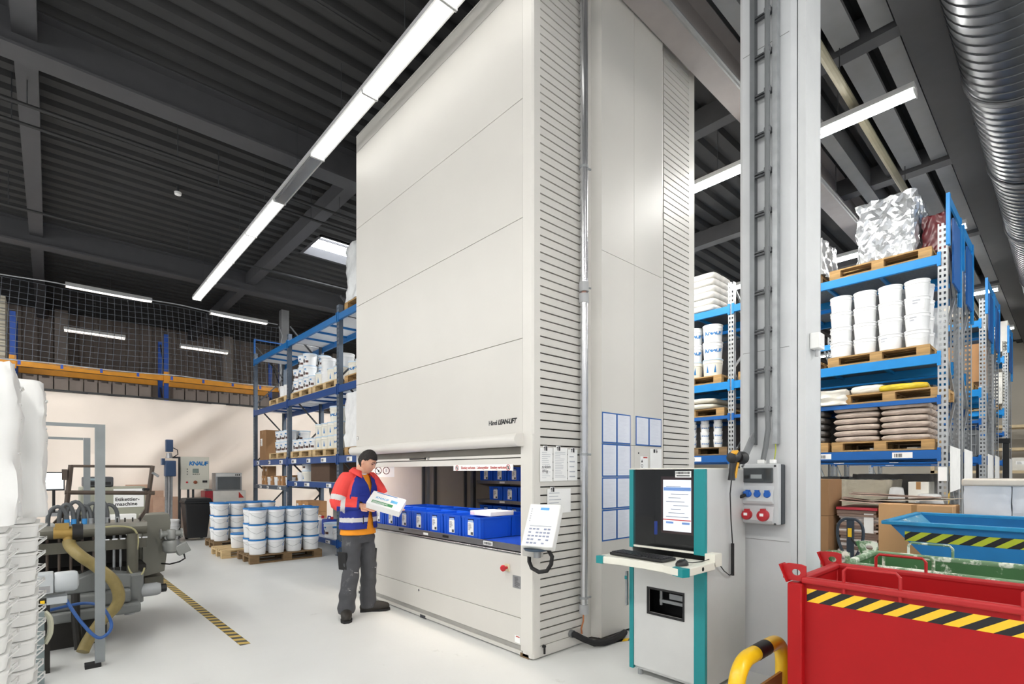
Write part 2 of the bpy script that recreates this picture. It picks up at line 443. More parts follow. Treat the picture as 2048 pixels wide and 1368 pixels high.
# corner posts
for (a, b) in ((LY0, 3.07), (6.09, LY1)):
    MB().prism([(LX0 + .015, a), (LX0 + .085, a), (LX0 + .085, b), (LX0, b), (LX0, a + .018)], .012, LZ).build('corner_post', cream2, lift) if a == LY0 else MB().box(LX0 + .004, a, .03, LX0 + .04, b, 1.85).build('corner_post', cream2, lift)
MB().prism([(LX0 - .004, 2.952), (LX0 - .004, 3.088), (LX0 + .012, 3.088), (LX0 + .012, 2.948)], .055, 1.845).build('post_cover', cream2, lift)
MB().prism([(LX1 - .14, LY0), (LX1 - .02, LY0), (LX1, LY0 + .02), (LX1, LY1), (LX1 - .03, LY1), (LX1 - .03, LY0 + .05), (LX1 - .14, LY0 + .05)], .012, LZR).build('rear_shell', cream2, lift)
MB().box(LX0 + .03, LY1 - .02, .012, 3.66, LY1, LZ).box(3.66, LY1 - .02, .012, LX1 - .03, LY1, LZR).build('side_wall', cream, lift)
MB().box(LX0, LY0 + .02, LZ, 3.66, LY1, LZ + .015).build('roof', cream, lift)
MB().box(3.66, LY0 + .02, LZR, LX1, LY1, LZR + .015).build('roof', cream, lift)
MB().box(3.645, LY0 + .03, LZ + .015, 3.66, LY1, LZR).build('step_wall', cream, lift)
# louvered sides
slat = None
for (xa, xb, zt) in ((2.985, 3.53, LZ), (4.865, 5.39, LZR)):
    lv = MB().box(xa, LY0 + .02, .06, xb, LY0 + .03, zt - .02).build('louver_backing', dark, lift)
    MB().box(xa, LY0, .012, xb, LY0 + .02, .10).build('louver_foot', cream2, lift)
    pitch = .0690; z = .105; k = 0
    src = MB().prism([(LY0, 0), (LY0 + .02, .0), (LY0 + .02, pitch - .012), (LY0, pitch - .012)], 0, xb - xa, 'yz')
    src.v = [(v[0], v[1] - LY0, v[2]) for v in src.v]
    s0 = src.build('slat', cream, lv, world=False)
    s0.location = (xa - LX0, 0, z); z += pitch
    while z + pitch < zt:
        inst(s0, lv, (xa - LX0, 0, z), name='slat'); z += pitch
# middle shaft panels, proud of the louvers
for (xa, xb) in ((3.69, 4.196), (4.196, 4.70)):
    for (z0, z1) in ((.035, 1.793), (1.793, 3.541), (3.541, LZR)):
        MB().box(xa + G * .7, 2.87, z0 + G * .7, xb - G * .7, 2.89, z1 - G * .7).build('shaft_panel', cream, lift, bevel=.0015)
MB().prism([(3.54, LY0 + .012), (3.655, LY0 + .012), (3.69, 2.871), (3.69, 2.885), (3.67, 2.97), (3.54, 2.97)], .035, LZR).build('shaft_edge', cream2, lift)
MB().prism([(4.70, 2.871), (4.865, LY0 + .012), (4.865, 2.97), (4.70, 2.885)], .035, LZR).build('shaft_edge', cream2, lift)
MB().box(3.7, 2.9, .02, 4.7, 2.92, LZR).build('shaft_core', dark, lift)
# interior of the opening
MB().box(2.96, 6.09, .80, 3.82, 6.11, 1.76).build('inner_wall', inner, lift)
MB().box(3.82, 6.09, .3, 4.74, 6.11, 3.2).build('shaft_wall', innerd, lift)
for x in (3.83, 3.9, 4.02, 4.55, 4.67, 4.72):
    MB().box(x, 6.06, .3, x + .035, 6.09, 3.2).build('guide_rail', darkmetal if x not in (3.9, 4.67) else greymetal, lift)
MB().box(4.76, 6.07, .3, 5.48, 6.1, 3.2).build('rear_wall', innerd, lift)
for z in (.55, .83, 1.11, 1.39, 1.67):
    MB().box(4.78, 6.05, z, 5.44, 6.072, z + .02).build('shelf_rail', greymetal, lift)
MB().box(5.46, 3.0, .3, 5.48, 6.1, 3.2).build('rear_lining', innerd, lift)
MB().box(2.99, 2.99, .8, 3.7, 3.0, 1.76).build('inner_wall', inner, lift)
MB().box(2.93, 3.0, .78, 3.8, 6.1, .80).build('opening_floor', greymetal, lift)
MB().box(2.93, 3.0, 1.745, 3.75, 6.1, 1.76).build('opening_ceiling', inner, lift)
# door head, handle, roller housing
MB().box(2.93, 3.085, 1.684, 2.935, 6.1, 1.76).build('door_recess', mat('recess_shadow_grey', '#8b877f', .5, metal=.2), lift)  # grey stands for the shadow under the roller housing
MB().box(2.912, 3.085, 1.658, 2.93, 6.08, 1.684).build('door_rail', cream2, lift, bevel=.003)
MB().box(2.922, 3.085, 1.650, 2.93, 6.08, 1.658).build('door_gap', dark, lift)
MB().box(2.914, 3.085, 1.592, 2.93, 6.08, 1.650).build('sliding_door', cream2, lift, bevel=.003)
MB().box(2.895, 4.56, 1.668, 2.912, 4.86, 1.682).cyl((2.9, 4.56, 1.675), (2.915, 4.56, 1.675), .012).build('door_handle', black, lift, bevel=.004)
MB().cyl((2.9, 4.50, 1.675), (2.913, 4.50, 1.675), .014).build('door_lock', chrome, lift)
prof = [(2.9, 1.853), (2.85, 1.853)] + [(2.85 + .055 * math.cos(a), 1.80 + .053 * math.sin(a)) for a in [R(90 + 18 * i) for i in range(1, 11)]] + [(2.9, 1.747)]
MB().prism(prof, 3.07, 6.16, 'xz').build('roller_housing', cream2, lift, smooth=True)
MB().prism([(x - .004 if x < 2.88 else x, z) for x, z in prof], 3.055, 3.072, 'xz').build('housing_cap', cream2, lift)
wl = MB().box(2.97, 3.3, 1.725, 3.06, 5.95, 1.743).build('work_light', mat('work_light_diffuser', '#FFF2E2', .5, var=.01, emit=14), lift)
# warning strip under the door
ws = MB().box(2.905, 3.195, 1.546, 2.909, 4.055, 1.602).build('warning_strip', paper, lift)
text('Einstieg verboten   Lebensgefahr   Einstieg verboten', .034, (2.9045, 3.93, 1.563), *NX, inkred, 'lettering', ws, bold=.0006, spacing=.93)
for y in (3.995, 3.255):
    MB().lathe([(.02, 0), (.026, 0), (.026, .001), (.02, .001), (.02, 0)], 20, (2.9038, y, 1.573), axis='x', capb=False, capt=False).build('warning_ring', inkred, ws)
    MB().cb((2.9042, y, 1.573), (.001, .012, .026), None).cb((2.904, y, 1.573), (.001, .05, .005), Matrix.Rotation(R(45), 3, 'X')).build('pictogram', ink, ws)
# pictograms on the inner wall
sg = MB(); sheet(sg, (3.10, 6.089, 1.47), *NY, .30, .18, -.002); sgn = sg.build('notice', paper, lift)
for x in (3.165, 3.28):
    MB().lathe([(.04, 0), (.05, 0), (.05, -.001), (.04, -.001), (.04, 0)], 24, (x, 6.0868, 1.555), axis='y', capb=False, capt=False).build('notice_ring', mat('ring_dark', '#5a3033', .6), sgn)
MB().cb((3.165, 6.0866, 1.555), (.09, .001, .01), Matrix.Rotation(R(45), 3, 'Y')).cb((3.17, 6.0864, 1.55), (.02, .001, .03)).build('pictogram', ink, sgn)
MB().cb((3.28, 6.0864, 1.555), (.02, .001, .04)).cb((3.365, 6.0866, 1.628), (.06, .001, .012)).build('pictogram', inkgrey, sgn)
# emergency stop, plate, lock, stickers, maker's lettering
es = MB().box(2.892, 3.225, .685, 2.9, 3.29, .75).build('stop_base', mat('ivory_plate', '#d9d1b4', .5), lift, bevel=.003)
MB().lathe([(.012, 0), (.012, -.03), (.026, -.035), (.028, -.05), (.02, -.06)], 20, (2.892, 3.257, .718), axis='x').build('stop_button', red, es, smooth=True)
np_ = MB().box(2.897, 3.085, .56, 2.9, 3.19, .665).build('rating_plate', mat('plate_grey', '#9c9c9e', .4, metal=.5), lift)
t_ = MB(); lines(t_, (2.8968, 3.165, .57), *NX, .07, .085, 11, seed=4); t_.build('plate_print', ink, np_)
MB().lathe([(.012, 0), (.012, -.006), (.004, -.008)], 14, (2.9, 4.67, .282), axis='x').build('panel_lock', chrome, lift, smooth=True)
st = MB().box(2.8975, 3.10, .105, 2.9, 3.165, .165).build('sticker', paper, lift)
MB().box(2.897, 3.105, .152, 2.8976, 3.15, .16).build('sticker_print', inkred, st)
text('Hänel', .058, (2.8995, 3.512, 1.948), *NX, ink, 'lettering', lift, bold=.0012, spacing=.85)
text('LEAN-LIFT', .058, (2.8995, 3.385, 1.948), *NX, black, 'lettering', lift, bold=.0026, shear=.25, spacing=.87)
MB().box(2.898, 6.10, 1.945, 2.9, 6.15, 1.985).build('sticker', ink, lift)
MB().box(2.897, 6.105, 1.949, 2.8985, 6.123, 1.962).box(2.897, 6.127, 1.949, 2.8985, 6.146, 1.962).box(2.897, 6.105, 1.967, 2.8985, 6.123, 1.981).box(2.897, 6.127, 1.967, 2.8985, 6.146, 1.981).build('sticker_print', paper, lift)
for x, y in ((2.95, 3.05), (2.95, 4.6), (2.95, 6.05), (3.5, 3.02), (5.45, 3.02), (5.45, 6.05), (4.2, 2.95)):
    MB().box(x - .05, y - .05, 0, x + .05, y + .05, .034).build('foot', wooddark if y < 3.1 and x < 3 else darkmetal, lift)
MB().cyl((3.01, 2.94, .10), (3.01, 2.92, .10), .014).cyl((3.01, 2.925, .10), (3.01, 2.925, .04), .009).build('latch', black, lift)

# ---- extraction tray in the opening and its crates
tray = thing('extraction_tray', 'grey steel tray in the lift opening carrying the blue crates', 'tray', (2.94, 3.1, .80))
MB().box(2.935, 3.09, .862, 2.955, 6.09, .915).box(2.955, 3.09, .862, 3.79, 6.09, .898).box(3.77, 3.09, .898, 3.79, 6.09, .93).box(2.955, 3.09, .80, 3.75, 3.14, .862).box(2.955, 6.03, .80, 3.75, 6.09, .862).build('body', mat('tray_steel', '#8b8a8d', .35, metal=.7, var=.06), tray)
MB().box(2.956, 3.12, .898, 3.765, 6.06, .901).build('reflection_floor', mat('crate_reflection_blue', '#2B55C4', .3), tray)  # blue reflection of the crates put into the tray floor colour
for y in (5.05, 4.18):
    MB().box(2.932, y, .878, 2.936, y + .1, .902).build('grip_slot', black, tray)
for k, y in enumerate((5.7, 4.55, 3.5)):
    lb = MB().box(2.9335, y, .872, 2.9352, y + (.13 if k != 1 else .09), .908 if k != 1 else .895).build('tray_label', paper, tray)
    if k != 1: b_ = MB(); barcode(b_, (2.9333, y + .12, .878), *NX, .11, .022, 12, seed=k); b_.build('barcode', ink, lb)

def make_crate():
    t = thing('crate', 'x', 'crate', (0, 0, 0), 0, 'blue crates')
    w, d, h, k = .148, .198, .205, .006     # half width (Y), half depth (X)
    mb = MB()
    # tapered open box: outer and inner skins
    bo = [(-d + .008, -w + .008), (d - .008, -w + .008), (d - .008, w - .008), (-d + .008, w - .008)]
    to = [(-d + .004, -w + .004), (d - .004, -w + .004), (d - .004, w - .004), (-d + .004, w - .004)]
    ti = [(-d + .012, -w + .012), (d - .012, -w + .012), (d - .012, w - .012), (-d + .012, w - .012)]
    bi = [(-d + .016, -w + .016), (d - .016, -w + .016), (d - .016, w - .016), (-d + .016, w - .016)]
    vs = [(x, y, .004) for x, y in bo] + [(x, y, h) for x, y in to] + [(x, y, h) for x, y in ti] + [(x, y, .01) for x, y in bi]
    fs = [(3, 2, 1, 0), (12, 13, 14, 15)]
    for a in (0, 4, 8):
        for i in range(4): fs.append((a + i, a + (i + 1) % 4, a + 4 + (i + 1) % 4, a + 4 + i))
    mb.add(vs, fs)
    mb.box(-d, -w, h - .018, -d + .006, w, h); mb.box(d - .006, -w, h - .018, d, w, h); mb.box(-d, -w, h - .018, d, -w + .006, h); mb.box(-d, w - .006, h - .018, d, w, h)
    for s in (-1, 1):      # corner ribs
        for q in (-1, 1):
            mb.box(s * (d - .006), q * (w - .045), .01, s * (d - .001), q * (w - .04), h - .018)
            mb.box(s * (d - .05), q * (w - .006), .01, s * (d - .045), q * (w - .001), h - .018)
    mb.build('body', binblue, t, world=False)
    MB().box(-d - .0008, -.04, h - .034, -d + .006, .04, h - .02).build('hand_hole', mat('crate_hole_blue', '#0a1f5c', .6), t, world=False)
    lb = MB().box(-d + .001, -.042, .03, -d + .0045, .046, .155).build('label', paper, t, world=False)
    q = MB(); lines(q, (-d + .0005, .036, .08), *NX, .06, .065, 7, seed=3); barcode(q, (-d + .0005, -.002, .036), *NX, .036, .026, 8, seed=5); q.build('label_print', ink, lb, world=False)
    MB().plate([(-d + .0035, .04, .155), (-d + .0035, -.04, .155), (-d + .0005, -.036, .176), (-d + .0005, .04, .172)], (-1, 0, 0), .0025).build('label_flap', mat('flap_blue_white', '#a9c3ea', .5), lb, world=False)
    return t
crate = make_crate()
ordn = ['first', 'second', 'third', 'fourth', 'fifth', 'sixth', 'seventh']
used = [False]
def put_crate(x, y, z, label, group, rz=0):
    if not used[0]:
        used[0] = True; crate.location = (x, y, z); crate['label'] = label; crate['group'] = group; crate.rotation_euler = (0, 0, rz); return crate
    return dup(crate, (x, y, z), rz, label, group)
for i in range(7):
    y = 5.72 - i * .3085
    put_crate(3.17, y, .901, 'blue labelled crate in the front row of the lift tray, %s from the man' % ordn[i], 'front crate row')
    put_crate(3.57, y, .901, 'blue crate in the back row of the lift tray, %s from the left' % ordn[i], 'back crate row')
for j, (z, ys) in enumerate(((1.40, (5.88, 5.57, 5.26, 4.95)), (1.12, (5.66, 5.35, 5.04)), (.84, (5.88, 5.57, 5.26, 4.95)))):
    t = thing('shelf_tray', 'grey shelf tray deep inside the lift, %s of three' % ['topmost', 'middle', 'lowest'][j], 'tray', (4.77, 4.0, z))
    MB().box(4.77, 3.05, z - .035, 4.785, 6.045, z + .012).box(4.785, 3.05, z - .03, 5.44, 6.045, z).build('body', steel, t)
    MB().box(4.7685, 5.42, z - .025, 4.7703, 5.53, z + .002).build('tray_label', paper, t)
    for k, y in enumerate(ys):
        put_crate(5.0, y, z, 'blue crate deep inside the lift on the %s shelf tray, %s from the left' % (['topmost', 'middle', 'lowest'][j], ordn[k]), 'crates on the inner trays')
wc = thing('carton', 'flat white carton lying across the blue crates at the right of the opening', 'carton', (3.35, 3.88, 1.107), 0)
MB().box(3.12, 3.75, 1.107, 3.42, 4.07, 1.15).build('body', paper, wc, bevel=.004)
MB().box(3.118, 4.0, 1.112, 3.1205, 4.06, 1.145).build('label', mat('pink_label', '#e3cfd8', .7), wc)

# ---- galvanised conduit at the side
cd = thing('conduit', 'shiny galvanised conduit running up between louvers and flat shaft panel', 'conduit', (3.48, 2.905, .28))
pipem = mat('conduit_steel', '#c6c7c9', .25, metal=.85, var=.05)
MB().cyl((3.48, 2.9, .36), (3.48, 2.9, 3.03), .036, n=20).build('pipe', pipem, cd, smooth=True)
MB().cyl((3.48, 2.9, 3.13), (3.48, 2.9, 5.95), .036, n=20).build('pipe', pipem, cd, smooth=True)
MB().cyl((3.48, 2.9, 3.02), (3.48, 2.9, 3.15), .022, n=12).build('cable', mat('cable_rose', '#b98a7a', .6), cd, smooth=True)
for z in (.29, 3.02, 3.12):
    MB().cyl((3.48, 2.9, z), (3.48, 2.9, z + .08), .042, n=20).build('coupling', mat('grey_plastic', '#b4b5b7', .5), cd, smooth=True)
for z in (.42, 1.68, 3.15, 4.2):
    MB().lathe([(.036, 0), (.041, 0), (.041, .02), (.036, .02)], 20, (3.48, 2.9, z)).cyl((3.50, 2.89, z + .01), (3.55, 2.88, z + .01), .009, n=8).build('clamp', galv, cd)
MB().tube([(3.48, 2.905, .30), (3.485, 2.91, .22), (3.48, 2.93, .15), (3.5, 2.94, .1)], .007, 6).build('earth_wire', mat('orange_wire', '#c98055', .6), cd)
kb = thing('power_cable', 'thick black cable looping from the louvered side to the floor', 'cable', (3.40, 2.9, 0))
MB().tube([(3.36, 2.945, .13), (3.37, 2.90, .125), (3.42, 2.86, .09), (3.52, 2.82, .04), (3.62, 2.79, .03), (3.75, 2.78, .03), (3.9, 2.80, .03), (4.0, 2.84, .03)], .028, 10).build('sleeve', rubber, kb, smooth=True)
MB().cyl((3.36, 2.948, .13), (3.36, 2.92, .13), .034, n=14).build('socket', greymetal, kb)
# hazard marking by the shaft
fl = thing('floor_tape', 'short yellow and black floor tape behind the shaft panel by the kiosk', 'floor tape', (3.75, 2.6, .0))
hazard('stripes', (3.60, 2.84, .0015), (.93, -.36, 0), (.36, .93, 0), .62, .06, 5, fl, yellow, black, th=.001)

# ---- papers on the louvers with arrow magnets
def arrow_magnet(p, parent):
    x, y, z = p
    MB().box(x - .018, y - .002, z, x + .034, y, z + .046).build('magnet', paper, parent)
    MB().box(x + .009, y - .0028, z + .005, x + .031, y - .0018, z + .042).prism([(x - .014, z + .026), (x + .006, z + .026), (x - .004, z + .041)], y - .0028, y - .0018, 'xz').box(x - .007, y - .0028, z + .006, x - .001, y - .0018, z + .027).build('magnet_arrow', ink, parent)
def note(x0, x1, z0, z1, label, seed, n=14, mag=True, extra=None, y=2.943):
    t = thing('paper_sheet', label, 'paper', ((x0 + x1) / 2, y, z0), 0, 'papers on the louvered side')
    s = MB(); sheet(s, (x0, y, z0), *NY, x1 - x0, z1 - z0, .002); s.build('sheet', paper, t)
    l = MB(); lines(l, (x0 + .02, y - .0026, z0 + .03), *NY, (x1 - x0) * .75, (z1 - z0) * .8, n, seed=seed, fill=.22); l.build('print', inkgrey, t)
    if mag: arrow_magnet((x0 + .05, y - .003, z1 - .03), t)
    if extra: text(extra, .034, (x0 + .015, y - .003, (z0 + z1) / 2 - .03), *NY, ink, 'handwriting', t, shear=.3)
    return t
note(2.975, 3.125, 1.455, 1.735, 'white note with black handwriting on the louvers, leftmost of the upper three', 1, extra='zu klein\n18 kg')
note(3.133, 3.308, 1.46, 1.74, 'white printed note in the middle of the upper three on the louvers', 2, 16)
note(3.316, 3.44, 1.46, 1.73, 'nearly blank white note on the louvers, rightmost of the upper three', 3, 5)
note(3.06, 3.352, 1.186, 1.393, 'white landscape note hanging alone below the other louver notes', 4, 6)

# ---- blue framed sheets on the shaft panels
sheetm = mat('pocket_sheet', '#dfe3ee', .5, var=.03)
framem = mat('pocket_blue', '#155CA8', .45)
def pocket(x0, x1, z0, z1, label):
    t = thing('document_pocket', label, 'document pocket', ((x0 + x1) / 2, 2.868, z0), 0, 'blue framed lists')
    MB().box(x0, 2.866, z0, x1, 2.870, z1).build('frame', framem, t)
    s = MB().box(x0 + .011, 2.8645, z0 + .012, x1 - .011, 2.8665, z1 - .012).build('sheet', sheetm, t)
    l = MB(); lines(l, (x0 + .025, 2.8643, z0 + .03), *NY, (x1 - x0) * .75, (z1 - z0) * .85, 20, seed=int(x0 * 100 + z0 * 10), fill=.18, th=.0004); l.build('print', mat('faint_print', '#cfd4e2', .8), s)
zr = (2.083, 1.796, 1.488, 1.193, .903); rn = ['top', 'second', 'third', 'bottom']
for i in range(4):
    for j, (a, b) in enumerate(((3.696, 3.913), (3.917, 4.132))):
        pocket(a, b, zr[i + 1] + .003, zr[i] - .003, 'blue framed list on the shaft panel, %s row, %s column' % (rn[i], ['left', 'right'][j]))
pocket(4.222, 4.446, 1.795, 2.08, 'blue framed list of the separate pair, the left one')
pocket(4.45, 4.675, 1.795, 2.08, 'blue framed list of the separate pair, the right one')
t = thing('warning_sticker', 'small white warning sticker with red bar above the kiosk', 'sticker', (4.36, 2.869, 1.6))
MB().box(4.30, 2.867, 1.56, 4.43, 2.870, 1.69).build('sheet', paper, t)
MB().box(4.35, 2.8662, 1.672, 4.42, 2.867, 1.684).build('bar', inkred, t)
MB().prism([(4.312, 1.63), (4.342, 1.63), (4.327, 1.66)], 2.8662, 2.867, 'xz').lathe([(.012, 0), (.017, 0), (.017, -.0008), (.012, -.0008), (.012, 0)], 16, (4.327, 2.867, 1.595), axis='y', capb=False, capt=False).build('pictogram', ink, t)
t = thing('paper_sheet', 'white list with down arrow magnet above the kiosk', 'paper', (4.58, 2.868, 1.4))
MB().box(4.47, 2.866, 1.38, 4.68, 2.869, 1.77).build('sheet', paper, t)
MB().box(4.53, 2.864, 1.73, 4.56, 2.866, 1.765).prism([(4.575, 1.745), (4.605, 1.745), (4.59, 1.728)], 2.864, 2.866, 'xz').box(4.586, 2.864, 1.744, 4.594, 2.866, 1.765).build('arrow', ink, t)
MB().lathe([(.008, 0), (.008, -.004)], 10, (4.27, 2.87, 1.72), axis='y').build('shaft_lock', black, lift)

# ---- tilted operating terminal on the corner post
term = thing('control_terminal', 'white tilted operating terminal on the lift corner post', 'control panel', (2.86, 2.88, .85))
rv = Vector((.35, -.937, 0)).normalized(); nv = rv.cross(Vector((0, 0, 1))); uv = (Vector((0, 0, 1)) * .87 - nv * .49).normalized(); fn = rv.cross(uv)
C = Vector((2.81, 2.762, 1.128))
def tp(u, v, w): return tuple(C + rv * u + uv * v + fn * w)
def tbox(u0, u1, v0, v1, w0, w1):
    mb = MB(); mb.add([tp(u, v, w) for w in (w0, w1) for u, v in ((u0, v0), (u1, v0), (u1, v1), (u0, v1))], [(0, 3, 2, 1), (4, 5, 6, 7), (0, 1, 5, 4), (1, 2, 6, 5), (2, 3, 7, 6), (3, 0, 4, 7)]); return mb
tbox(-.13, .13, -.185, .17, -.06, .012).build('case', white, term, bevel=.008)
scr = tbox(-.085, .098, -.005, .145, .0115, .0135).build('screen', mat('terminal_screen', '#f4f8fb', .3, emit=.5), term)
tbox(-.03, .045, .115, .139, .0134, .0142).build('screen_bar', mat('screen_blue', '#4b8fe0', .4, emit=.3), scr)
kp = MB()
rg = random.Random(5)
for r_ in range(5):
    for c_ in range(6):
        if rg.random() < .8:
            u = -.09 + c_ * .031; v = -.165 + r_ * .029
            b_ = tbox(u, u + .022, v, v + .012, .0115, .0145); kp.add(b_.v, b_.f)
kp.build('keypad', mat('key_bluegrey', '#8d94ad', .5), term)
tbox(-.09, .09, -.022, -.014, .0115, .0128).build('print_line', inkgrey, term)
lv2 = MB()
for i in range(6):
    b_ = tbox(-.107, -.098, .02 + i * .02, .03 + i * .02, .0115, .0128); lv2.add(b_.v, b_.f)
lv2.build('side_keys', inkgrey, term)
MB().lathe([(.09, 0), (.1, .012), (.1, .018)], 24, (2.80, 2.81, .925)).build('pivot_plate', mat('slate_blue', '#3f5163', .5), term, smooth=True)
MB().box(2.82, 2.83, .86, 2.9, 2.99, .95).build('bracket', mat('bracket_grey', '#bdbbb6', .5), term, bevel=.006)
MB().cyl((2.80, 2.80, .87), (2.80, 2.80, .93), .028, n=16).build('swivel', galv, term, smooth=True)
MB().tube([(2.84, 2.93, .87), (2.83, 2.92, .82), (2.82, 2.88, .775), (2.82, 2.80, .755), (2.825, 2.72, .775), (2.83, 2.68, .83), (2.83, 2.67, .89), (2.82, 2.70, .94), (2.815, 2.74, .96)], .016, 10).build('cable_hose', rubber, term, smooth=True)
# ------------------------------------------------------------------ reusable goods
def make_pallet(name='pallet', m=wood):
    """1.2 (x) by .8 (y) by .144 pallet, origin at the base centre"""
    t = thing('pallet', 'x', 'pallet')
    first = {}
    def pc(nm, sz, c):
        if (nm, sz) in first: inst(first[(nm, sz)], t, c, name=nm)
        else:
            o = MB().cb((0, 0, 0), sz).build(nm, m, t, world=False); o.location = c; first[(nm, sz)] = o
    for y in (-.33, -.165, 0, .165, .33): pc('top_board', (1.2, .135 if abs(y) != .165 else .1, .02), (0, y, .134))
    for x in (-.53, 0, .53): pc('stringer', (.145, .8, .02), (x, 0, .113))
    for x in (-.53, 0, .53):
        for y in (-.35, 0, .35): pc('block', (.145, .1, .08), (x, y, .063))
    for y in (-.35, 0, .35): pc('bottom_board', (1.2, .1, .022), (0, y, .012))
    return t
_pal = {}
def pallet(loc, rz, label, kind='new'):
    if kind not in _pal:
        p = make_pallet(m={'new': wood, 'old': wooddark, 'light': mat('light_pallet_wood', '#C9AE82', .8, var=.2, scale=5, stretch=(1, 6, 6))}[kind])
        _pal[kind] = p; p.location = loc; p.rotation_euler = (0, 0, rz); p['label'] = label; return p
    return dup(_pal[kind], loc, rz, label)

def cyl_patch(mb, r, a0, a1, z0, z1, n=8, m=0, dr=.0015, taper=0.):
    """printed patch bent round the pail wall; angle 0 looks towards local -Y"""
    o = len(mb.v)
    for i in range(n + 1):
        a = a0 + (a1 - a0) * i / n
        for z in (z0, z1):
            q = r + dr + taper * z
            mb.v.append((q * math.sin(a), -q * math.cos(a), z))
    for i in range(n):
        mb.f.append([o + 2 * i, o + 2 * i + 2, o + 2 * i + 3, o + 2 * i + 1]); mb.m.append(m)
    return mb
_pail = {}
RB, RT, HP = .124, .139, .245       # pail radii and wall height
TP = (RT - RB) / HP
dkpic = mat('dark_picture', '#2a2622', .5, var=.5, scale=25)
brownpic = mat('brown_picture', '#5b3a32', .5, var=.5, scale=18)
def make_pail(kind):
    t = thing('pail', 'x', 'pail')
    bm_ = mat('pail_ivory', '#E9E6DA', .4, var=.02) if kind in ('tri', 'logo') else pailwhite
    lm = lidblue if kind == 'blue' else (mat('lid_pale_blue', '#CFE2F2', .4) if kind in ('pic', 'tri', 'logo') else pailwhite)
    MB().lathe([(RB - .004, 0), (RB, .004), (RT - .002, HP - .06), (RT + .003, HP - .055), (RT + .003, HP - .05), (RT, HP - .045), (RT, HP)], 24).build('body', bm_, t, smooth=True, world=False)
    MB().lathe([(RT + .004, HP - .012), (RT + .007, HP - .008), (RT + .007, HP + .004), (RT + .003, HP + .009), (RT - .008, HP + .009), (RT - .012, HP + .003)], 24).build('lid', lm, t, smooth=True, world=False)
    if kind in ('blue', 'plain'):
        pts = [((RT + .006) * math.sin(a), -(RT + .006) * math.cos(a), HP - .05 - .10 * (1 - abs(a) / 1.4) ** .8) for a in [R(-80 + 16 * i) for i in range(11)]]
        MB().tube(pts, .0025, 6).build('handle', galv if kind == 'blue' else white, t, smooth=True, world=False)
    if kind == 'blue':
        m = MB(); cyl_patch(m, RT - .018, 1.0, 1.22, .12, HP, taper=.06, dr=.004, n=3); m.build('lid_latch', lidblue, t, world=False)
    if kind == 'pic':
        m = MB(); cyl_patch(m, RB, -.55, .05, .055, .125, taper=TP); m.build('picture_print', dkpic, t, world=False)
        m = MB(); cyl_patch(m, RB, .15, .7, .055, .1, taper=TP); m.build('picture_print', brownpic, t, world=False)
        m = MB(); cyl_patch(m, RB, -.05, .35, .16, .185, taper=TP); cyl_patch(m, RB, -.5, .45, .138, .142, taper=TP); m.build('name_print', inkblue, t, world=False)
    if kind == 'tri':
        for a in (-.65, .2):
            m = MB(); r_ = RB + .002 + TP * .05
            m.add([((RB + .002 + TP * z) * math.sin(a + d), -(RB + .002 + TP * z) * math.cos(a + d), z) for d, z in ((-.13, .05), (.13, .05), (.02, .17))], [(0, 1, 2)])
            m.build('arrow_print', inkblue, t, world=False)
    if kind in ('logo', 'label'):
        text('KNAUF', .085, (0, -RT + .004, .1), (1, 0, 0), (0, .07, 1), inkblue, 'lettering', t, bold=.003, shear=.12, align='CENTER', wrap=RT, world=False, spacing=.9)
    if kind == 'sheet':
        m = MB(); cyl_patch(m, RB, -.5, .6, .05, .2, taper=TP, dr=.004); m.build('delivery_note', paper, t, world=False)
        m = MB(); cyl_patch(m, RB, -.4, .2, .17, .19, taper=TP, dr=.006); cyl_patch(m, RB, -.4, .0, .13, .15, taper=TP, dr=.006); m.build('note_print', inkgrey, t, world=False)
    return t
def pail(kind, loc, rz, label, group, s=1.):
    if kind not in _pail:
        p = make_pail(kind); _pail[kind] = p
        p.location = loc; p.rotation_euler = (0, 0, rz); p['label'] = label; p['group'] = group
    else: p = dup(_pail[kind], loc, rz, label, group)
    p.scale = s if isinstance(s, tuple) else (s, s, s)
    return p
PH = HP + .011

def carton(name, loc, size, label, rz=0, m=None, tape=True, lab=True, group=None, cat='carton'):
    """closed cardboard box, origin at the base centre"""
    w, d, h = size; m = m or card
    t = thing(name, label, cat, loc, rz, group)
    MB().cb((0, 0, h / 2), (w, d, h)).build('body', m, t, world=False, bevel=.004, seg=1)
    for s in (-1, 1):
        MB().cb((0, s * d / 4, h + .0015), (w - .004, d / 2 - .004, .003)).build('flap', m, t, world=False)
    if tape: MB().cb((0, 0, h + .0035), (w, .05, .001)).cb((-w / 2 - .0006, 0, h - .05), (.001, .05, .1)).cb((w / 2 + .0006, 0, h - .05), (.001, .05, .1)).build('tape', mat('brown_tape', '#a27a4d', .35), t, world=False)
    if lab:
        lb = MB().cb((-w / 2 - .0007, d * .22, h * .6), (.0012, d * .3, h * .25)).build('label', paper, t, world=False)
        q = MB(); lines(q, (-w / 2 - .0016, d * .34, h * .5), *NX, d * .2, h * .2, 5, seed=3); q.build('label_print', ink, lb, world=False)
    return t

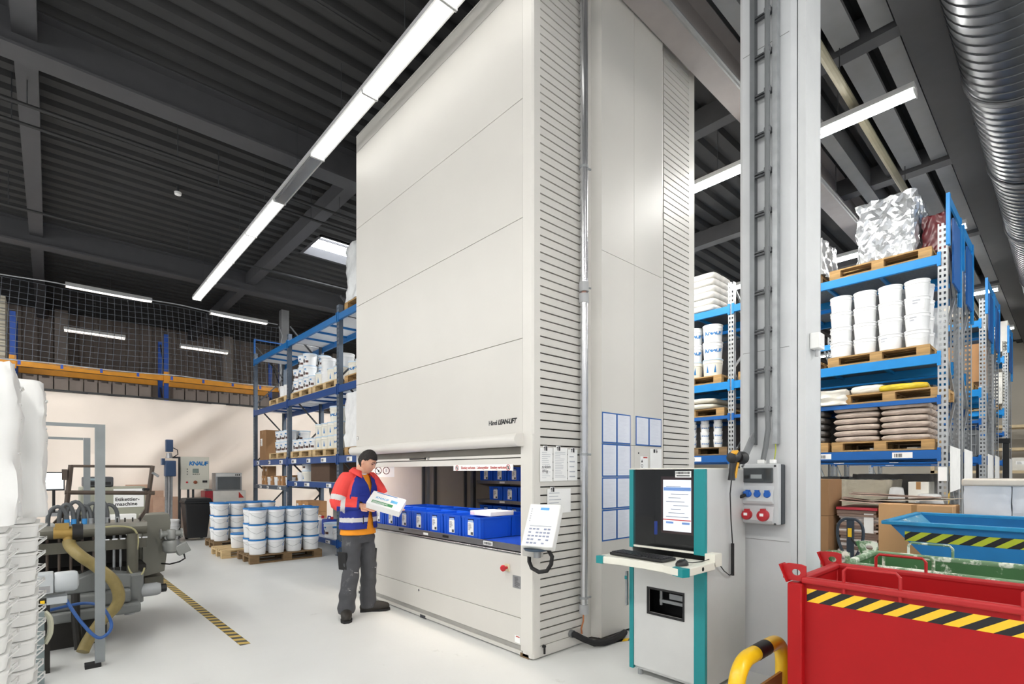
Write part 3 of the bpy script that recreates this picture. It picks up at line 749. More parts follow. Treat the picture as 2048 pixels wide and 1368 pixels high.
def crumple(w, d, h, amp=.012, n=10, seed=1, zamp=None):
    """box with a creased wrapped skin, origin base centre"""
    rg = random.Random(seed); mb = MB()
    bm = bmesh.new(); bmesh.ops.create_cube(bm, size=1)
    bmesh.ops.subdivide_edges(bm, edges=bm.edges, cuts=n, use_grid_fill=True)
    ph = [rg.uniform(0, 6.28) for _ in range(9)]
    for v in bm.verts:
        x, y, z = v.co
        f = lambda a, b, c: math.sin(a * x * 1.7 + ph[0] + 2 * z * b) + math.sin(b * y * 2.3 + c * z + ph[1]) + .7 * math.sin(c * (x + y) * 1.9 + 3 * z + ph[2])
        k = amp * (.5 * f(9, 7, 11) + rg.uniform(-1, 1) * .8)
        edge = 1 if max(abs(x), abs(y)) > .49 else 0
        px, py, pz = x * w, y * d, (z + .5) * h
        if abs(x) > .49: px += (1 if x > 0 else -1) * k
        if abs(y) > .49: py += (1 if y > 0 else -1) * k
        if abs(x) > .49 and abs(y) > .49: px *= .975; py *= .975
        if z > .49: pz += amp * .8 * rg.uniform(-1, 1)
        v.co = (px, py, pz)
    bmesh.ops.triangulate(bm, faces=bm.faces)
    mb.v = [tuple(v.co) for v in bm.verts]; bm.verts.index_update()
    mb.f = [[v.index for v in f.verts] for f in bm.faces]; mb.m = [0] * len(mb.f)
    bm.free()
    return mb
def wrapped(name, loc, size, label, rz=0, m=None, seed=1, amp=.012, smooth=True, cat='wrapped load', n=10, group=None):
    t = thing(name, label, cat, loc, rz, group)
    crumple(*size, amp=amp, seed=seed, n=n).build('wrapped_body', m or film, t, smooth=smooth, world=False, ang=70)
    return t
_bag = {}
def bag(loc, size, rz, label, group, m, tagm=None, seed=1, key=None):
    """filled paper sack lying flat, origin base centre"""
    k = key or (size, m.name)
    if k in _bag: return dup(_bag[k], loc, rz, label, group)
    w, d, h = size
    t = thing('sack', label, 'sack', loc, rz, group)
    mb = MB(); nx, ny = 12, 8
    def zz(i, j):
        u = abs(2 * i / nx - 1); v = abs(2 * j / ny - 1)
        return (1 - u ** 8) ** .5 * (1 - v ** 8) ** .5 if u < 1 and v < 1 else 0
    rg = random.Random(seed)
    for s in (1, -1):
        o = len(mb.v)
        for i in range(nx + 1):
            for j in range(ny + 1):
                q = zz(i, j)
                mb.v.append(((i / nx - .5) * w, (j / ny - .5) * d, h / 2 + s * (h / 2) * q * (.94 + .06 * rg.random())))
        for i in range(nx):
            for j in range(ny):
                a = o + i * (ny + 1) + j
                mb.f.append([a, a + ny + 1, a + ny + 2, a + 1] if s > 0 else [a, a + 1, a + ny + 2, a + ny + 1]); mb.m.append(0)
    if not (key and key.startswith('lean')):
        mb = crumple(w, d, h, .004, 8, seed)
        mb.v = [(x * (1 - .07 * abs(2 * z / h - 1) ** 3), y * (1 - .07 * abs(2 * z / h - 1) ** 3), z - .012 * (abs(2 * x / w) ** 4 + abs(2 * y / d) ** 4) * (1 if z > h / 2 else -.3)) for x, y, z in mb.v]
    mb.build('paper_bag', m, t, smooth=True, world=False, ang=75)
    if tagm:
        p = MB().box(-w * .15, -d / 2 + .012, h * .36, w * .2, -d / 2 + .02, h * .6); p.build('side_print', tagm, t, world=False)
        p = MB().box(-w / 2 + .012, -d * .25, h * .36, -w / 2 + .02, d * .2, h * .6); p.build('side_print', tagm, t, world=False)
    _bag[k] = t
    return t

# ------------------------------------------------------------------ pallet racking
UP = None
def upright_mesh(H=4.65, w=.1, d=.08):
    """perforated C profile, open towards +X, front face looks towards -X, origin base centre of the front"""
    mb = MB(); th = .006
    cols = [(-w / 2, -.036), (-.018, -.006 + .012), (.036, w / 2)]
    cols = [(-w / 2, -.034), (-.012, .012), (.034, w / 2)]
    for a, b in cols: mb.box(0, a, 0, th, b, H)
    z = .0; p = .075
    while z < H - .04:
        for (a, b) in ((-.034, -.012), (.012, .034)):
            mb.box(0, a, z, th, b, z + .04)
        z += p
    mb.box(th, -w / 2, 0, d, -w / 2 + th, H).box(th, w / 2 - th, 0, d, w / 2, H)
    return mb
uprightA = mat('upright_galvanised', '#b1b4b6', .45, metal=.45, var=.1, scale=12)
uprightB = mat('upright_blue_grey', '#5d6876', .5, metal=.3, var=.1)
_um = {}
def rack(name, label, x0, depth, ys, levels, um, bmats, H=4.65, deckmat=None, brace=True, labels=True, skip=(), clipm=None):
    """rack row along Y with its front at x0; levels = list of (z top of beam, beam height, bays or None)"""
    t = thing(name, label, 'pallet rack', (x0, ys[0], 0))
    def upr(x, y, flip):
        k = (H, um.name)
        if k not in _um:
            o = upright_mesh(H).build('upright', um, t, world=False); _um[k] = o
            o.location = (x - x0, y - ys[0], 0); o.rotation_euler = (0, 0, PI if flip else 0)
        else: o = inst(_um[k], t, (x - x0, y - ys[0], 0), (0, 0, PI if flip else 0), name='upright')
        return o
    for y in ys:
        upr(x0, y, False); upr(x0 + depth, y, True)
        MB().cb((x0 + .03, y, .005), (.12, .14, .01)).build('foot_plate', um, t)
        MB().cb((x0 + depth - .03, y, .005), (.12, .14, .01)).build('foot_plate', um, t)
        if brace:
            z = .3; k = 0
            while z < H - .5:
                a, b = (x0 + .05, x0 + depth - .05)
                if k % 2: a, b = b, a
                MB().bar((a, y, z), (b, y, z + .75), .03, .03).build('brace', darkmetal if um is uprightB else galv, t); z += .75; k += 1
    for li, (z, bh, bays) in enumerate(levels):
        for i in range(len(ys) - 1):
            if bays is not None and i not in bays: continue
            a, b = min(ys[i], ys[i + 1]) + .05, max(ys[i], ys[i + 1]) - .05
            bmt = bmats[li] if isinstance(bmats, (list, tuple)) else bmats
            for (xa, xb) in ((x0 - .012, x0 + .038), (x0 + depth - .038, x0 + depth + .012)):
                fr = MB().box(xa, a, z - bh, xb, b, z).build('beam', bmt, t, bevel=.004, seg=1)
                if xa < x0 and labels and bh > .08 and z < 2:
                    rg = random.Random(int(z * 10 + i))
                    for q in range(3):
                        yy = a + (b - a) * (q + rg.uniform(.2, .7)) / 3; ww = rg.uniform(.12, .28)
                        lb = MB().box(xa - .0015, yy, z - bh * .85, xa, yy + ww, z - bh * .2).build('beam_label', paper, fr)
                        bc = MB(); barcode(bc, (xa - .002, yy + ww * .9, z - bh * .75), *NX, ww * .4, bh * .4, 8, seed=q); bc.build('barcode', ink, lb)
                for yy in (a - .035, b - .005):
                    MB().box(xa - .006, yy, z - bh - .03, xa + .02, yy + .04, z + .03).build('connector', bmt, t)
            dm = deckmat or galv
            for q in range(4):
                ya = a + (b - a) * q / 4; yb = a + (b - a) * (q + 1) / 4 - .004
                MB().box(x0 + .04, ya, z - .012, x0 + depth - .04, yb, z + .004).build('shelf_board', dm, t)
            for q in (1, 2, 3):
                yy = a + (b - a) * q / 4
                MB().box(x0 + .038, yy - .02, z - .05, x0 + depth - .038, yy + .02, z - .012).build('cross_bar', bmt, t)
    return t
# ------------------------------------------------------------------ blue rack beyond the man
LR = 3.93
racknavy = mat('rack_navy', '#0d4384', .45, var=.05)
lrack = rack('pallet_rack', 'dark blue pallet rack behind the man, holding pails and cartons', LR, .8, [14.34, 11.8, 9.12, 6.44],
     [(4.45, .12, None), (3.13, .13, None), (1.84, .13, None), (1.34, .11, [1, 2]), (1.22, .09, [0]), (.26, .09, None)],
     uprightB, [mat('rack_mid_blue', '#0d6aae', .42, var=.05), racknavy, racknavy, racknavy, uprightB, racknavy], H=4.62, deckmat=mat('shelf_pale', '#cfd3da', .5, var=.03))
MB().box(LR, 14.30, 4.62, LR + .03, 14.37, 5.0).box(LR, 14.32, 4.97, LR + .8, 14.35, 5.0).box(LR + .77, 14.3, 4.62, LR + .8, 14.37, 5.0).build('end_guard', rackblue, lrack)
FX = -R(90)       # front of a pail turned towards -X
on5 = ['first', 'second', 'third', 'fourth']
def palrow(y, z, heights, kinds, lab, rows=2, xoff=.02, pk='light', plabel=''):
    """pallet with its long side along Y at the shelf front, y = low end; heights/kinds run from the far (left) to the near end"""
    pallet((LR + .41 + xoff, y + .6, z + .004), R(90), plabel, pk)
    for r in range(rows):
        for i in range(4):
            yy = y + 1.2 - .15 - i * .3
            for k in range(heights[i]):
                kd = kinds[i] if isinstance(kinds, (list, tuple)) else kinds
                pail(kd if r == 0 else 'pic2' if False else kd, (LR + .41 + xoff - .4 + .15 + r * .31, yy, z + .149 + k * PH), FX + .25,
                     '%s, %s column, %s row, %s layer' % (lab, on5[i], 'back' if r else 'front', ['bottom', 'middle', 'top'][k]), lab[:40])
palrow(10.5, 3.134, [2, 3, 3, 1], 'pic', 'picture pail on the upper blue shelf left pallet', plabel='light pallet on the upper blue rack shelf, middle bay left')
palrow(9.22, 3.134, [1, 2, 1, 1], ['tri', 'plain', 'tri', 'logo'], 'white pail on the upper blue shelf right pallet', plabel='light pallet on the upper blue rack shelf, middle bay right')
palrow(12.0, 3.134, [0, 0, 1, 1], 'plain', 'white pail on the upper blue shelf end pallet', plabel='light pallet on the upper blue rack shelf, end bay', rows=1)
palrow(12.0, 1.844, [0, 2, 2, 2], 'pic', 'picture pail on the middle blue shelf end pallet', plabel='light pallet on the middle blue rack shelf, end bay')
palrow(10.5, 1.844, [1, 1, 1, 1], 'pic', 'picture pail on the middle blue shelf left pallet', plabel='light pallet on the middle blue rack shelf, middle bay left')
palrow(9.22, 1.844, [2, 2, 2, 2], ['tri', 'tri', 'tri', 'logo'], 'ivory pail with blue arrow on the middle blue shelf', plabel='light pallet on the middle blue rack shelf, middle bay right')
pail('logo', (LR + .3, 9.75, 1.848 + .147 + 2 * PH), FX + .2, 'large ivory pail with blue lettering on top of the middle shelf stack', 'logo pail', 1.25)
pail('plain', (LR + .35, 9.55, 3.138 + .147 + PH), FX, 'bluish white pail on top of the upper shelf right pallet', 'plain pail', 1.15)
pallet((LR + .43, 8.3, 1.844), R(90), 'pallet on the middle blue shelf half hidden by the lift')
wrapped('wrapped_load', (LR + .43, 8.3, 1.99), (.8, 1.2, .95), 'white wrapped load on the middle blue shelf beside the lift edge', m=film, seed=3, amp=.014)
pallet((LR + .43, 8.3, 3.134), R(90), 'pallet on the upper blue shelf half hidden by the lift')
for i in range(3): pail('logo', (LR + .2, 8.78 - .3 * i, 3.28), FX, 'ivory pail on the upper shelf beside the lift edge, %s from the left' % on5[i], 'pails beside the lift edge')
pallet((LR + .43, 8.3, 4.454), R(90), 'pallet on the very top of the blue rack beside the lift')
wrapped('wrapped_load', (LR + .43, 8.3, 4.60), (.8, 1.15, 1.0), 'bright white wrapped load on the very top of the blue rack', m=film, seed=5, amp=.016)
carton('carton', (LR + .3, 13.85, 1.848), (.45, .5, .75), 'tall brown carton with white labels at the end of the middle blue shelf', m=carddark)
# small goods on the lower shelves
smallp = [(13.95, 'c'), (13.75, 'c'), (13.52, 'p'), (13.25, 'c'), (13.0, 'p'), (12.72, 'c'), (12.5, 'c'), (12.2, 'p')]
for i, (y, k) in enumerate(smallp):
    if k == 'c': carton('small_carton', (LR + .2, y, 1.224), (.2, .16, .22), 'small carton in the bottom row of the narrow grey shelf, item %s' % ['one', 'two', 'three', 'four', 'five', 'six', 'seven', 'eight'][i] , tape=False, group='small goods')
    else: pail('plain', (LR + .2, y, 1.224), FX, 'small white pail on the narrow grey shelf, item %s' % ['one', 'two', 'three', 'four', 'five', 'six', 'seven', 'eight'][i], 'small goods', .78)
for i, (y, k) in enumerate([(13.98, 'c'), (13.7, 'c'), (12.95, 'p'), (12.6, 'p'), (12.3, 'c')]):
    if k == 'c': carton('small_carton', (LR + .35 if i > 2 else LR + .22, y, 1.448 if i < 2 else 1.224), (.2, .2, .24), 'small carton stacked on top in the narrow grey shelf, %s' % ['far one', 'second one', '', '', 'near one'][i], m=carddark, tape=False, group='small goods')
    else: pail('plain', (LR + .45, y, 1.224), FX, 'small white pail at the back of the narrow grey shelf, %s' % ['', '', 'far one', 'near one'][i], 'small goods', .9)
pail('plain', (LR + .2, 11.45, 1.344), FX, 'small white tub on the short blue shelf beside the upright', 'tubs', .75)
pail('tri', (LR + .2, 11.12, 1.344), FX, 'low white pail under another on the short blue shelf', 'tubs', .9)
pail('pic', (LR + .2, 11.12, 1.344 + PH * .9), FX, 'white pail standing on another on the short blue shelf', 'tubs', .9)
def open_box(loc, size, label, m):
    w, d, h = size; t = thing('open_carton', label, 'carton', loc)
    MB().cb((0, 0, .004), (w, d, .008)).cb((-w / 2, 0, h / 2), (.008, d, h)).cb((w / 2, 0, h / 2), (.008, d, h)).cb((0, -d / 2, h / 2), (w, .008, h)).cb((0, d / 2, h / 2), (w, .008, h)).build('body', m, t, world=False)
    for s in (-1, 1): MB().cb((0, s * (d / 2 + .07), h + .02), (w, .16, .006), Matrix.Rotation(s * R(-25), 3, 'X')).build('flap', m, t, world=False)
    return t
open_box((LR + .4, 10.2, 1.348), (.6, .95, .4), 'dark brown open box with flap on the short blue shelf', mat('dark_brown_card', '#5a4638', .85))
for i in range(2):
    for j in range(3):
        carton('carton', (LR + .25, 11.25 - .36 * i, .264 + .22 * j), (.4, .34, .215), 'brown pick carton below the short blue shelf, %s column, %s' % (['left', 'right'][i], ['bottom', 'middle', 'top'][j]), m=card, tape=False, group='brown pick cartons')
carton('carton', (LR + .3, 13.3, .264), (.4, .9, .32), 'long brown carton at the bottom of the blue rack end bay', m=carddark)
for i in range(2): pail('plain', (LR + .2, 12.25 + .3 * i, .264), FX, 'white pail at the bottom of the end bay, %s' % ['near one', 'far one'][i], 'bottom pails')
def canister(loc, m, label, rz=0):
    t = thing('canister', label, 'canister', loc, rz)
    MB().cb((0, 0, .16), (.24, .3, .32)).build('body', m, t, world=False, bevel=.04, seg=3)
    MB().cyl((0, -.1, .31), (0, -.1, .37), .03).build('cap', red, t, world=False)
    MB().tube([(0, -.03, .31), (0, -.02, .37), (0, .09, .37), (0, .11, .31)], .014, 8).build('handle', m, t, world=False, smooth=True)
    return t
canister((LR + .3, 10.2, .264), mat('blue_canister', '#1c3f9a', .4), 'dark blue canister at the bottom of the blue rack')
canister((LR + .25, 10.55, .264), white, 'white canister beside the brown pick cartons')
pail('pic', (LR + .2, 9.86, .264), FX, 'picture pail with blue rim on the lowest shelf behind the man, left one', 'lowest pails', 1.1)
pail('blue', (LR + .2, 9.5, .264), FX, 'white pail with blue lid on the lowest shelf behind the man, right one', 'lowest pails', .9)

# ------------------------------------------------------------------ pallets of blue-lidded pails on the floor
pallet((3.06, 9.58, 0), 0, 'dark worn pallet carrying the front block of blue-lidded pails', 'old')
for r in range(2):
    for c in range(4):
        for k in range(3):
            pail('blue', (2.612 + .299 * c, 9.33 + .31 * r, .146 + k * (PH + .001)), random.uniform(-.5, .5),
                 'blue-lidded pail, front floor block, %s column, %s row, %s layer' % (on5[c], ['front', 'back'][r], ['bottom', 'middle', 'top'][k]), 'front pail block', 1.0)
pallet((2.85, 10.52, 0), 0, 'bare light pallet between the two pail blocks', 'light')
pail('blue', (2.6, 10.4, .145), .2, 'single blue-lidded pail on the light pallet between the blocks', 'single pail', 1.05)
pallet((3.02, 11.9, 0), 0, 'worn pallet carrying the rear block of blue-lidded pails', 'old')
for r in range(2):
    for c in range(4):
        for k in range(3):
            pail('blue', (2.58 + .3 * c, 11.66 + .31 * r, .146 + k * (PH + .001)), random.uniform(-.5, .5),
                 'blue-lidded pail, rear floor block, %s column, %s row, %s layer' % (on5[c], ['front', 'back'][r], ['bottom', 'middle', 'top'][k]), 'rear pail block', 1.0)
ft = thing('floor_tape', 'long yellow and black warning tape on the floor left of the man', 'floor tape', (1.25, 7, 0))
hazard('stripes', (1.33, 4.95, .001), (-.0264, .9996, 0), (-.9996, -.0264, 0), 4.3, .085, 33, ft, mat('tape_yellow_worn', '#c9ac5a', .6, var=.15), mat('tape_black_worn', '#4a4740', .6), th=.001, slant=.5)
def smooth_path(p, n=6):
    p = [Vector(q) for q in p]; out = []
    for i in range(len(p) - 1):
        a = p[max(i - 1, 0)]; b = p[i]; c = p[i + 1]; d = p[min(i + 2, len(p) - 1)]
        for k in range(n):
            t = k / n
            out.append(.5 * ((2 * b) + (c - a) * t + (2 * a - 5 * b + 4 * c - d) * t * t + (3 * b - a - 3 * c + d) * t ** 3))
    return out + [p[-1]]
# ------------------------------------------------------------------ bright blue racks on the right
RR = 8.67
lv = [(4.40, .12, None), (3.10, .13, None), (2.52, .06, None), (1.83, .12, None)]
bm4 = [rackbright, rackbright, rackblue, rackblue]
grid = mat('steel_grating', '#6d7277', .5, metal=.4, var=.2, scale=40)
def endguard(t, x, depth=1.05):
    MB().box(x - .02, 1.09, 4.5, x + .06, 1.13, 5.17).build('guard_post', rackbright, t)
    MB().box(x + depth - .08, 1.09, 3.9, x + depth, 1.13, 5.17).build('guard_post', rackbright, t)
    MB().box(x + .06, 1.10, 5.05, x + depth - .08, 1.12, 5.17).build('guard_rail', rackbright, t)
    MB().box(x + .4, 1.10, 4.1, x + depth - .08, 1.12, 4.98).build('guard_sheet', rackblue, t)
def sideboard(t, x, w=.85):
    MB().plate([(x, 1.10, 1.27), (x + w, 1.10, 1.30), (x + w, 1.10, 1.86), (x, 1.10, 1.88)], (0, -1, 0), .006).build('white_board', mat('white_board', '#F1F1EF', .5), t)
for nm_, x, ys_, lb in (('pallet_rack', RR, [1.166, 3.967, 6.768], 'bright blue pallet rack directly behind the concrete column'), ('pallet_rack', RR + 1.28, [1.166, 3.967, 6.768], 'pallet rack back to back with the nearest bright blue rack'),
                        ('pallet_rack', 12.98, [1.166, 3.967], 'second bright blue rack row beyond the first aisle'), ('pallet_rack', 14.26, [1.166, 3.967], 'pallet rack back to back with the second rack row'),
                        ('pallet_rack', 17.6, [1.166, 3.967], 'farthest bright blue rack row near the right wall')):
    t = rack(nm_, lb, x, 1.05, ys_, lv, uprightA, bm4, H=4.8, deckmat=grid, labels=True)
    endguard(t, x); sideboard(t, x + .06)
    if x == RR:
        hazard('upright_guard', (8.60, 1.10, .01), (1, 0, 0), (0, 0, 1), .07, 1.4, 1, t, yellow, black, th=.01, slant=.12) if False else None
        g = MB()
        for i in range(10): g.plate([(8.60, 1.1, .14 * i), (8.68, 1.1, .14 * i + .04), (8.68, 1.1, .14 * i + .18), (8.60, 1.1, .14 * i + .14)], (0, -1, 0), .006, i % 2)
        g.build('upright_guard', [yellow, black], t)
        MB().box(8.655, 1.12, 1.42, 8.66, 1.21, 1.6).build('rating_sign', paper, t)
CX = RR + .42
PX = R(90)
# top level
pallet((CX, 1.88, 4.404), PX, 'pallet under the foil wrapped box on top of the nearest right rack', 'new')
foil = mat('silver_foil', '#c9ccd0', .16, metal=.55, var=.25, scale=6, bump=.6, bscale=12)
wrapped('foil_wrapped_box', (CX, 1.80, 4.55), (.72, .68, .86), 'silver foil wrapped box on top of the nearest right rack', m=foil, seed=8, amp=.02, smooth=False, n=14)
wrapped('wrapped_box', (CX + .15, 1.29, 4.55), (.6, .26, .5), 'dark red wrapped box beside the foil box on top of the rack', m=mat('dark_red_wrap', '#6b2a2e', .3, var=.3, scale=8), seed=9, amp=.012)
pallet((CX, 3.2, 4.404), PX, 'pallet on top of the right rack next to the column edge', 'new')
wrapped('wrapped_load', (CX, 3.0, 4.55), (.75, .85, .55), 'grey film wrapped load on top of the right rack by the column edge', m=mat('grey_film', '#a9abad', .2, var=.15, bump=.5, bscale=10), seed=10, amp=.018)
sackw = mat('white_sack', '#E5E3DF', .6, var=.12, scale=7); sackp = mat('printed_sack', '#B7A79B', .55, var=.25, scale=9); sackd = mat('dark_sack', '#6f6c69', .4, var=.2, scale=9)
for k in range(6):
    for j in range(2):
        bag((CX - .12 + .02 * (k % 2), 4.55 + .62 * j, 4.41 + .115 * k), (.68, .58, .111), 0, 'white sack on the top rack level left of the column, %s layer, %s' % (['lowest', 'second', 'third', 'fourth', 'fifth', 'top'][k], ['near', 'far'][j]), 'top level white sacks', sackw, mat('pale_blue_print', '#a9bcd6', .6), seed=k)
# level 3.10: white pails four by four
pallet((CX, 1.90, 3.104), PX, 'pallet under the tall white pails on the right rack', 'new')
o4 = ['leftmost', 'second', 'third', 'rightmost']
for r in range(2):
    for c in range(4):
        for k in range(4):
            if c == 3 and r == 0 and k == 3: pass
            pail('sheet' if (c == 3 and r == 0 and k in (1, 2)) or (c == 2 and r == 0 and k == 0) else 'plain', (CX - .27 + .31 * r, 2.36 - .302 * c, 3.25 + k * PH * .88), -R(90) + random.uniform(-.3, .4), 'plain white pail on the right rack, %s stack, %s layer, %s row' % (o4[c], ['bottom', 'second', 'third', 'top'][k], ['front', 'rear'][r]), 'tall white pail stacks', (1.0, 1.0, .88))
pallet((CX, 3.25, 3.104), PX, 'pallet on the right rack hidden behind the column edge', 'new')
pallet((CX, 4.75, 3.104), PX, 'pallet on the middle level left of the column', 'new')
for c in range(3):
    for k in range(3):
        pail('label' if k else 'tri', (CX - .22, 5.15 - .38 * c, 3.25 + k * PH * 1.2), -R(90) + .5, 'big white lettered pail left of the column, %s stack, %s' % (['far', 'middle', 'near'][c], ['bottom', 'middle', 'top'][k]), 'lettered pails left of the column', 1.2)
# level 2.52
pallet((CX, 1.75, 2.524), PX, 'pallet with yellow bags on the thin rack shelf', 'new')
bag((CX - .1, 1.62, 2.67), (.6, .55, .1), .1, 'yellow and black bag on the thin rack shelf', 'single bags', mat('yellow_bag', '#d8bd2a', .4, var=.2, scale=8))
bag((CX - .05, 2.0, 2.67), (.6, .4, .13), -.1, 'white crumpled bag beside the yellow bag on the thin shelf', 'single bags', mat('white_bag', '#dedbd2', .4, var=.1))
wrapped('wrapped_load', (CX - .05, 2.75, 2.53), (.8, 1.0, .22), 'flat white wrapped load on the thin rack shelf', m=mat('white_wrap', '#e2ded4', .35, var=.06), seed=12, amp=.014)
pallet((CX, 4.7, 2.524), PX, 'pallet on the thin shelf left of the column', 'new')
for k in range(2): bag((CX - .1, 4.75, 2.67 + .1 * k), (.7, .95, .096), 0, 'pale flat sack on the thin shelf left of the column, %s' % ['lower', 'upper'][k], 'flat pale sacks', mat('pale_sack', '#d9d4c6', .5, var=.06))
# level 1.83: sacks
pallet((CX, 1.85, 1.834), PX, 'pallet under the reddish printed sacks on the right rack', 'new')
for k in range(6):
    for j in range(2):
        for i in range(2):
            bag((CX - .2 + .4 * i, 1.57 + .57 * j + .02 * (k % 2), 1.978 + .088 * k), (.382, .545, .085), 0, 'reddish printed sack on the right rack, %s layer, %s %s' % (['lowest', 'second', 'third', 'fourth', 'fifth', 'top'][k], ['front', 'rear'][i], ['right', 'left'][j]), 'reddish printed sacks', sackp, mat('red_sack_print', '#9b5355', .6, var=.4, scale=20), seed=k + 7 * j)
pallet((CX, 3.1, 1.834), PX, 'pallet under the dark film wrapped sacks', 'new')
for k in range(5):
    for j in range(2):
        bag((CX - .2, 2.83 + .57 * j, 1.978 + .1 * k), (.4, .545, .097), 0, 'dark grey sack beside the printed sacks, %s layer, %s' % (['lowest', 'second', 'third', 'fourth', 'top'][k], ['right', 'left'][j]), 'dark sacks', sackd, seed=k)
pallet((CX, 4.65, 1.834), PX, 'pallet under the small blue printed pails', 'old')
for c in range(4):
    for k in range(4):
        pail('logo', (CX - .28, 5.05 - .25 * c, 1.98 + k * PH * .56), -R(90) + .6, 'small ivory pail behind the kiosk, %s column, %s layer' % (on5[c], ['bottom', 'second', 'third', 'top'][k]), 'small blue printed pails', .56 if False else .8) if False else pail('label', (CX - .28, 5.0 - .245 * c, 1.98 + k * PH * .55), -R(90) + .6, 'small blue printed pail behind the kiosk, %s column, %s layer' % (on5[c], ['bottom', 'second', 'third', 'top'][k]), 'small blue printed pails', .55)
# floor level goods inside the rack
pallet((CX, 2.0, 0), PX, 'floor pallet under the grey wrapped box in the right rack', 'old')
wrapped('wrapped_box', (CX + .0, 2.05, .145), (.75, .62, 1.28), 'grey-beige film wrapped tall box on the floor level of the rack', m=mat('beige_film', '#a7a08f', .3, var=.12, bump=.4, bscale=10), seed=14, amp=.014)
carton('carton', (CX - .2, 1.42, .0), (.4, .22, 1.40), 'slim white carton with grey print at the rack upright', m=mat('white_card', '#dcdad2', .7), tape=True, lab=True)
bag((CX - .3, 1.68, .95), (.3, .2, .38), .2, 'grey-white bag leaning on the slim white carton', 'leaning bags', mat('grey_bag', '#b4b4b3', .4, var=.2), key='lean1')
wrapped('wrapped_box', (CX + .0, 1.635, .0), (.5, .17, .95), 'low dark wrapped box under the leaning bag', m=mat('dark_wrap', '#77736c', .4, var=.2), seed=21, amp=.01)
bag((CX - .42, 1.30, .95), (.3, .3, .3), .2, 'light grey filled bag beside the rack upright', 'leaning bags', mat('light_bag', '#c3c4c4', .4, var=.2), key='lean2')
wrapped('wrapped_box', (CX - .3, 1.28, .0), (.4, .1, .95), 'narrow box under the light grey bag at the upright', m=mat('dark_wrap', '#77736c', .4, var=.2), seed=22, amp=.006)
# second and third rack rows: a few loads
for (x, z, nm_, sz, lb, m_) in ((13.4, 3.104, 'carton', (.75, .9, .72), 'tall brown carton on the second rack row, middle level', card), (17.95, 3.104, 'carton', (.7, .9, .78), 'tall white carton on the farthest rack row', mat('white_card', '#dcdad2', .7)), (17.95, 4.404, 'carton', (.7, 1.0, .75), 'white carton on top of the farthest rack row', mat('white_card', '#dcdad2', .7)), (13.4, 4.404, 'carton', (.7, .5, .8), 'pale wrapped carton on top of the second rack row', mat('pale_card', '#cbc4b8', .7))):
    pallet((x, 1.9, z), PX, 'pallet below the %s' % lb, 'new')
    carton(nm_, (x, 1.62, z + .145), sz, lb, m=m_)
pallet((10.4, 1.9, 3.104), PX, 'pallet on the back-to-back rack, middle level', 'new')
wrapped('wrapped_load', (10.4, 1.9, 3.25), (.75, 1.0, .8), 'white round wrapped load seen past the nearest upright', m=film, seed=16)
dkw = mat('shade_backing_film', '#5d5a57', .35, var=.2, scale=6, bump=.4, bscale=10)  # dark backing loads added to stand for the shade deep in the rack
for (y, z, h, lb, m_) in ((2.0, .145, 1.35, 'added shade-dark load on the floor behind the grey wrapped box', dkw), (3.25, .145, 1.3, 'added shade-dark load on the floor behind the column edge', dkw), (2.0, 1.98, .9, 'added shade-dark load on the back-to-back rack behind the sacks', dkw), (3.2, 1.98, .9, 'added shade-dark load behind the dark grey sacks', dkw), (4.9, 1.98, .9, 'added shade-dark load behind the small printed pails', dkw), (4.9, 3.25, .9, 'added shade-dark load behind the big lettered pails', dkw)):
    pallet((10.45, y, z - .145 + (.004 if z > 1 else 0)), PX, 'pallet under the ' + lb, 'old')
    wrapped('wrapped_load', (10.45, y, z + .004), (.78, 1.1, h), lb, m=m_, seed=int(y * 10 + z), amp=.014)
cg = thing('wire_cage', 'grey wire mesh cage on the second rack row', 'mesh cage', (13.4, 1.75, 1.834))
for i in range(10): MB().box(13.02, 1.26 + .1 * i, 1.87, 13.03, 1.27 + .1 * i, 2.42).build('cage_wire', galv, cg)
for z in (1.85, 2.05, 2.25, 2.42): MB().box(13.015, 1.25, z, 13.03, 2.2, z + .015).build('cage_wire', galv, cg)
MB().box(13.04, 1.26, 1.86, 13.7, 2.15, 2.35).build('cage_load', mat('cage_load', '#6c6f72', .6), cg)

# ------------------------------------------------------------------ goods in front of the right rack
carton('carton', (7.575, 2.345, .0), (.55, .5, .975), 'lower brown carton with white label right of the concrete column', m=carddark)
carton('carton', (7.575, 2.345, .98), (.55, .5, .46), 'upper brown carton standing on another right of the column', m=carddark, lab=False)
flat = thing('cardboard_bale', 'film wrapped stack of flattened cardboard behind the pallet truck', 'cardboard stack', (7.9, 1.84, .0))
rg = random.Random(3)
cm2 = [mat('flat_card_a', '#b39a8d', .6, var=.15, spec=.6), mat('flat_card_b', '#d8cfcb', .35, var=.2), mat('flat_card_c', '#8d766a', .5, var=.15)]
z = .005
while z < 1.08:
    h = rg.uniform(.018, .045); dx, dy = rg.uniform(-.03, .03), rg.uniform(-.03, .02)
    MB().cb((7.9 + dx, 1.84 + dy, z + h / 2), (.78, .42, h - .004), Matrix.Rotation(rg.uniform(-.03, .03), 3, 'Z') @ Matrix.Rotation(rg.uniform(-.02, .02), 3, 'X')).build('cardboard_sheet', rg.choice(cm2), flat); z += h
MB().cb((7.88, 1.84, 1.075), (.8, .44, .03)).build('red_strap', mat('red_strap', '#c23a48', .4), flat)
lb = MB().box(7.49, 1.66, .78, 7.497, 1.76, 1.02).build('paper_label', paper, flat)
lo = MB()
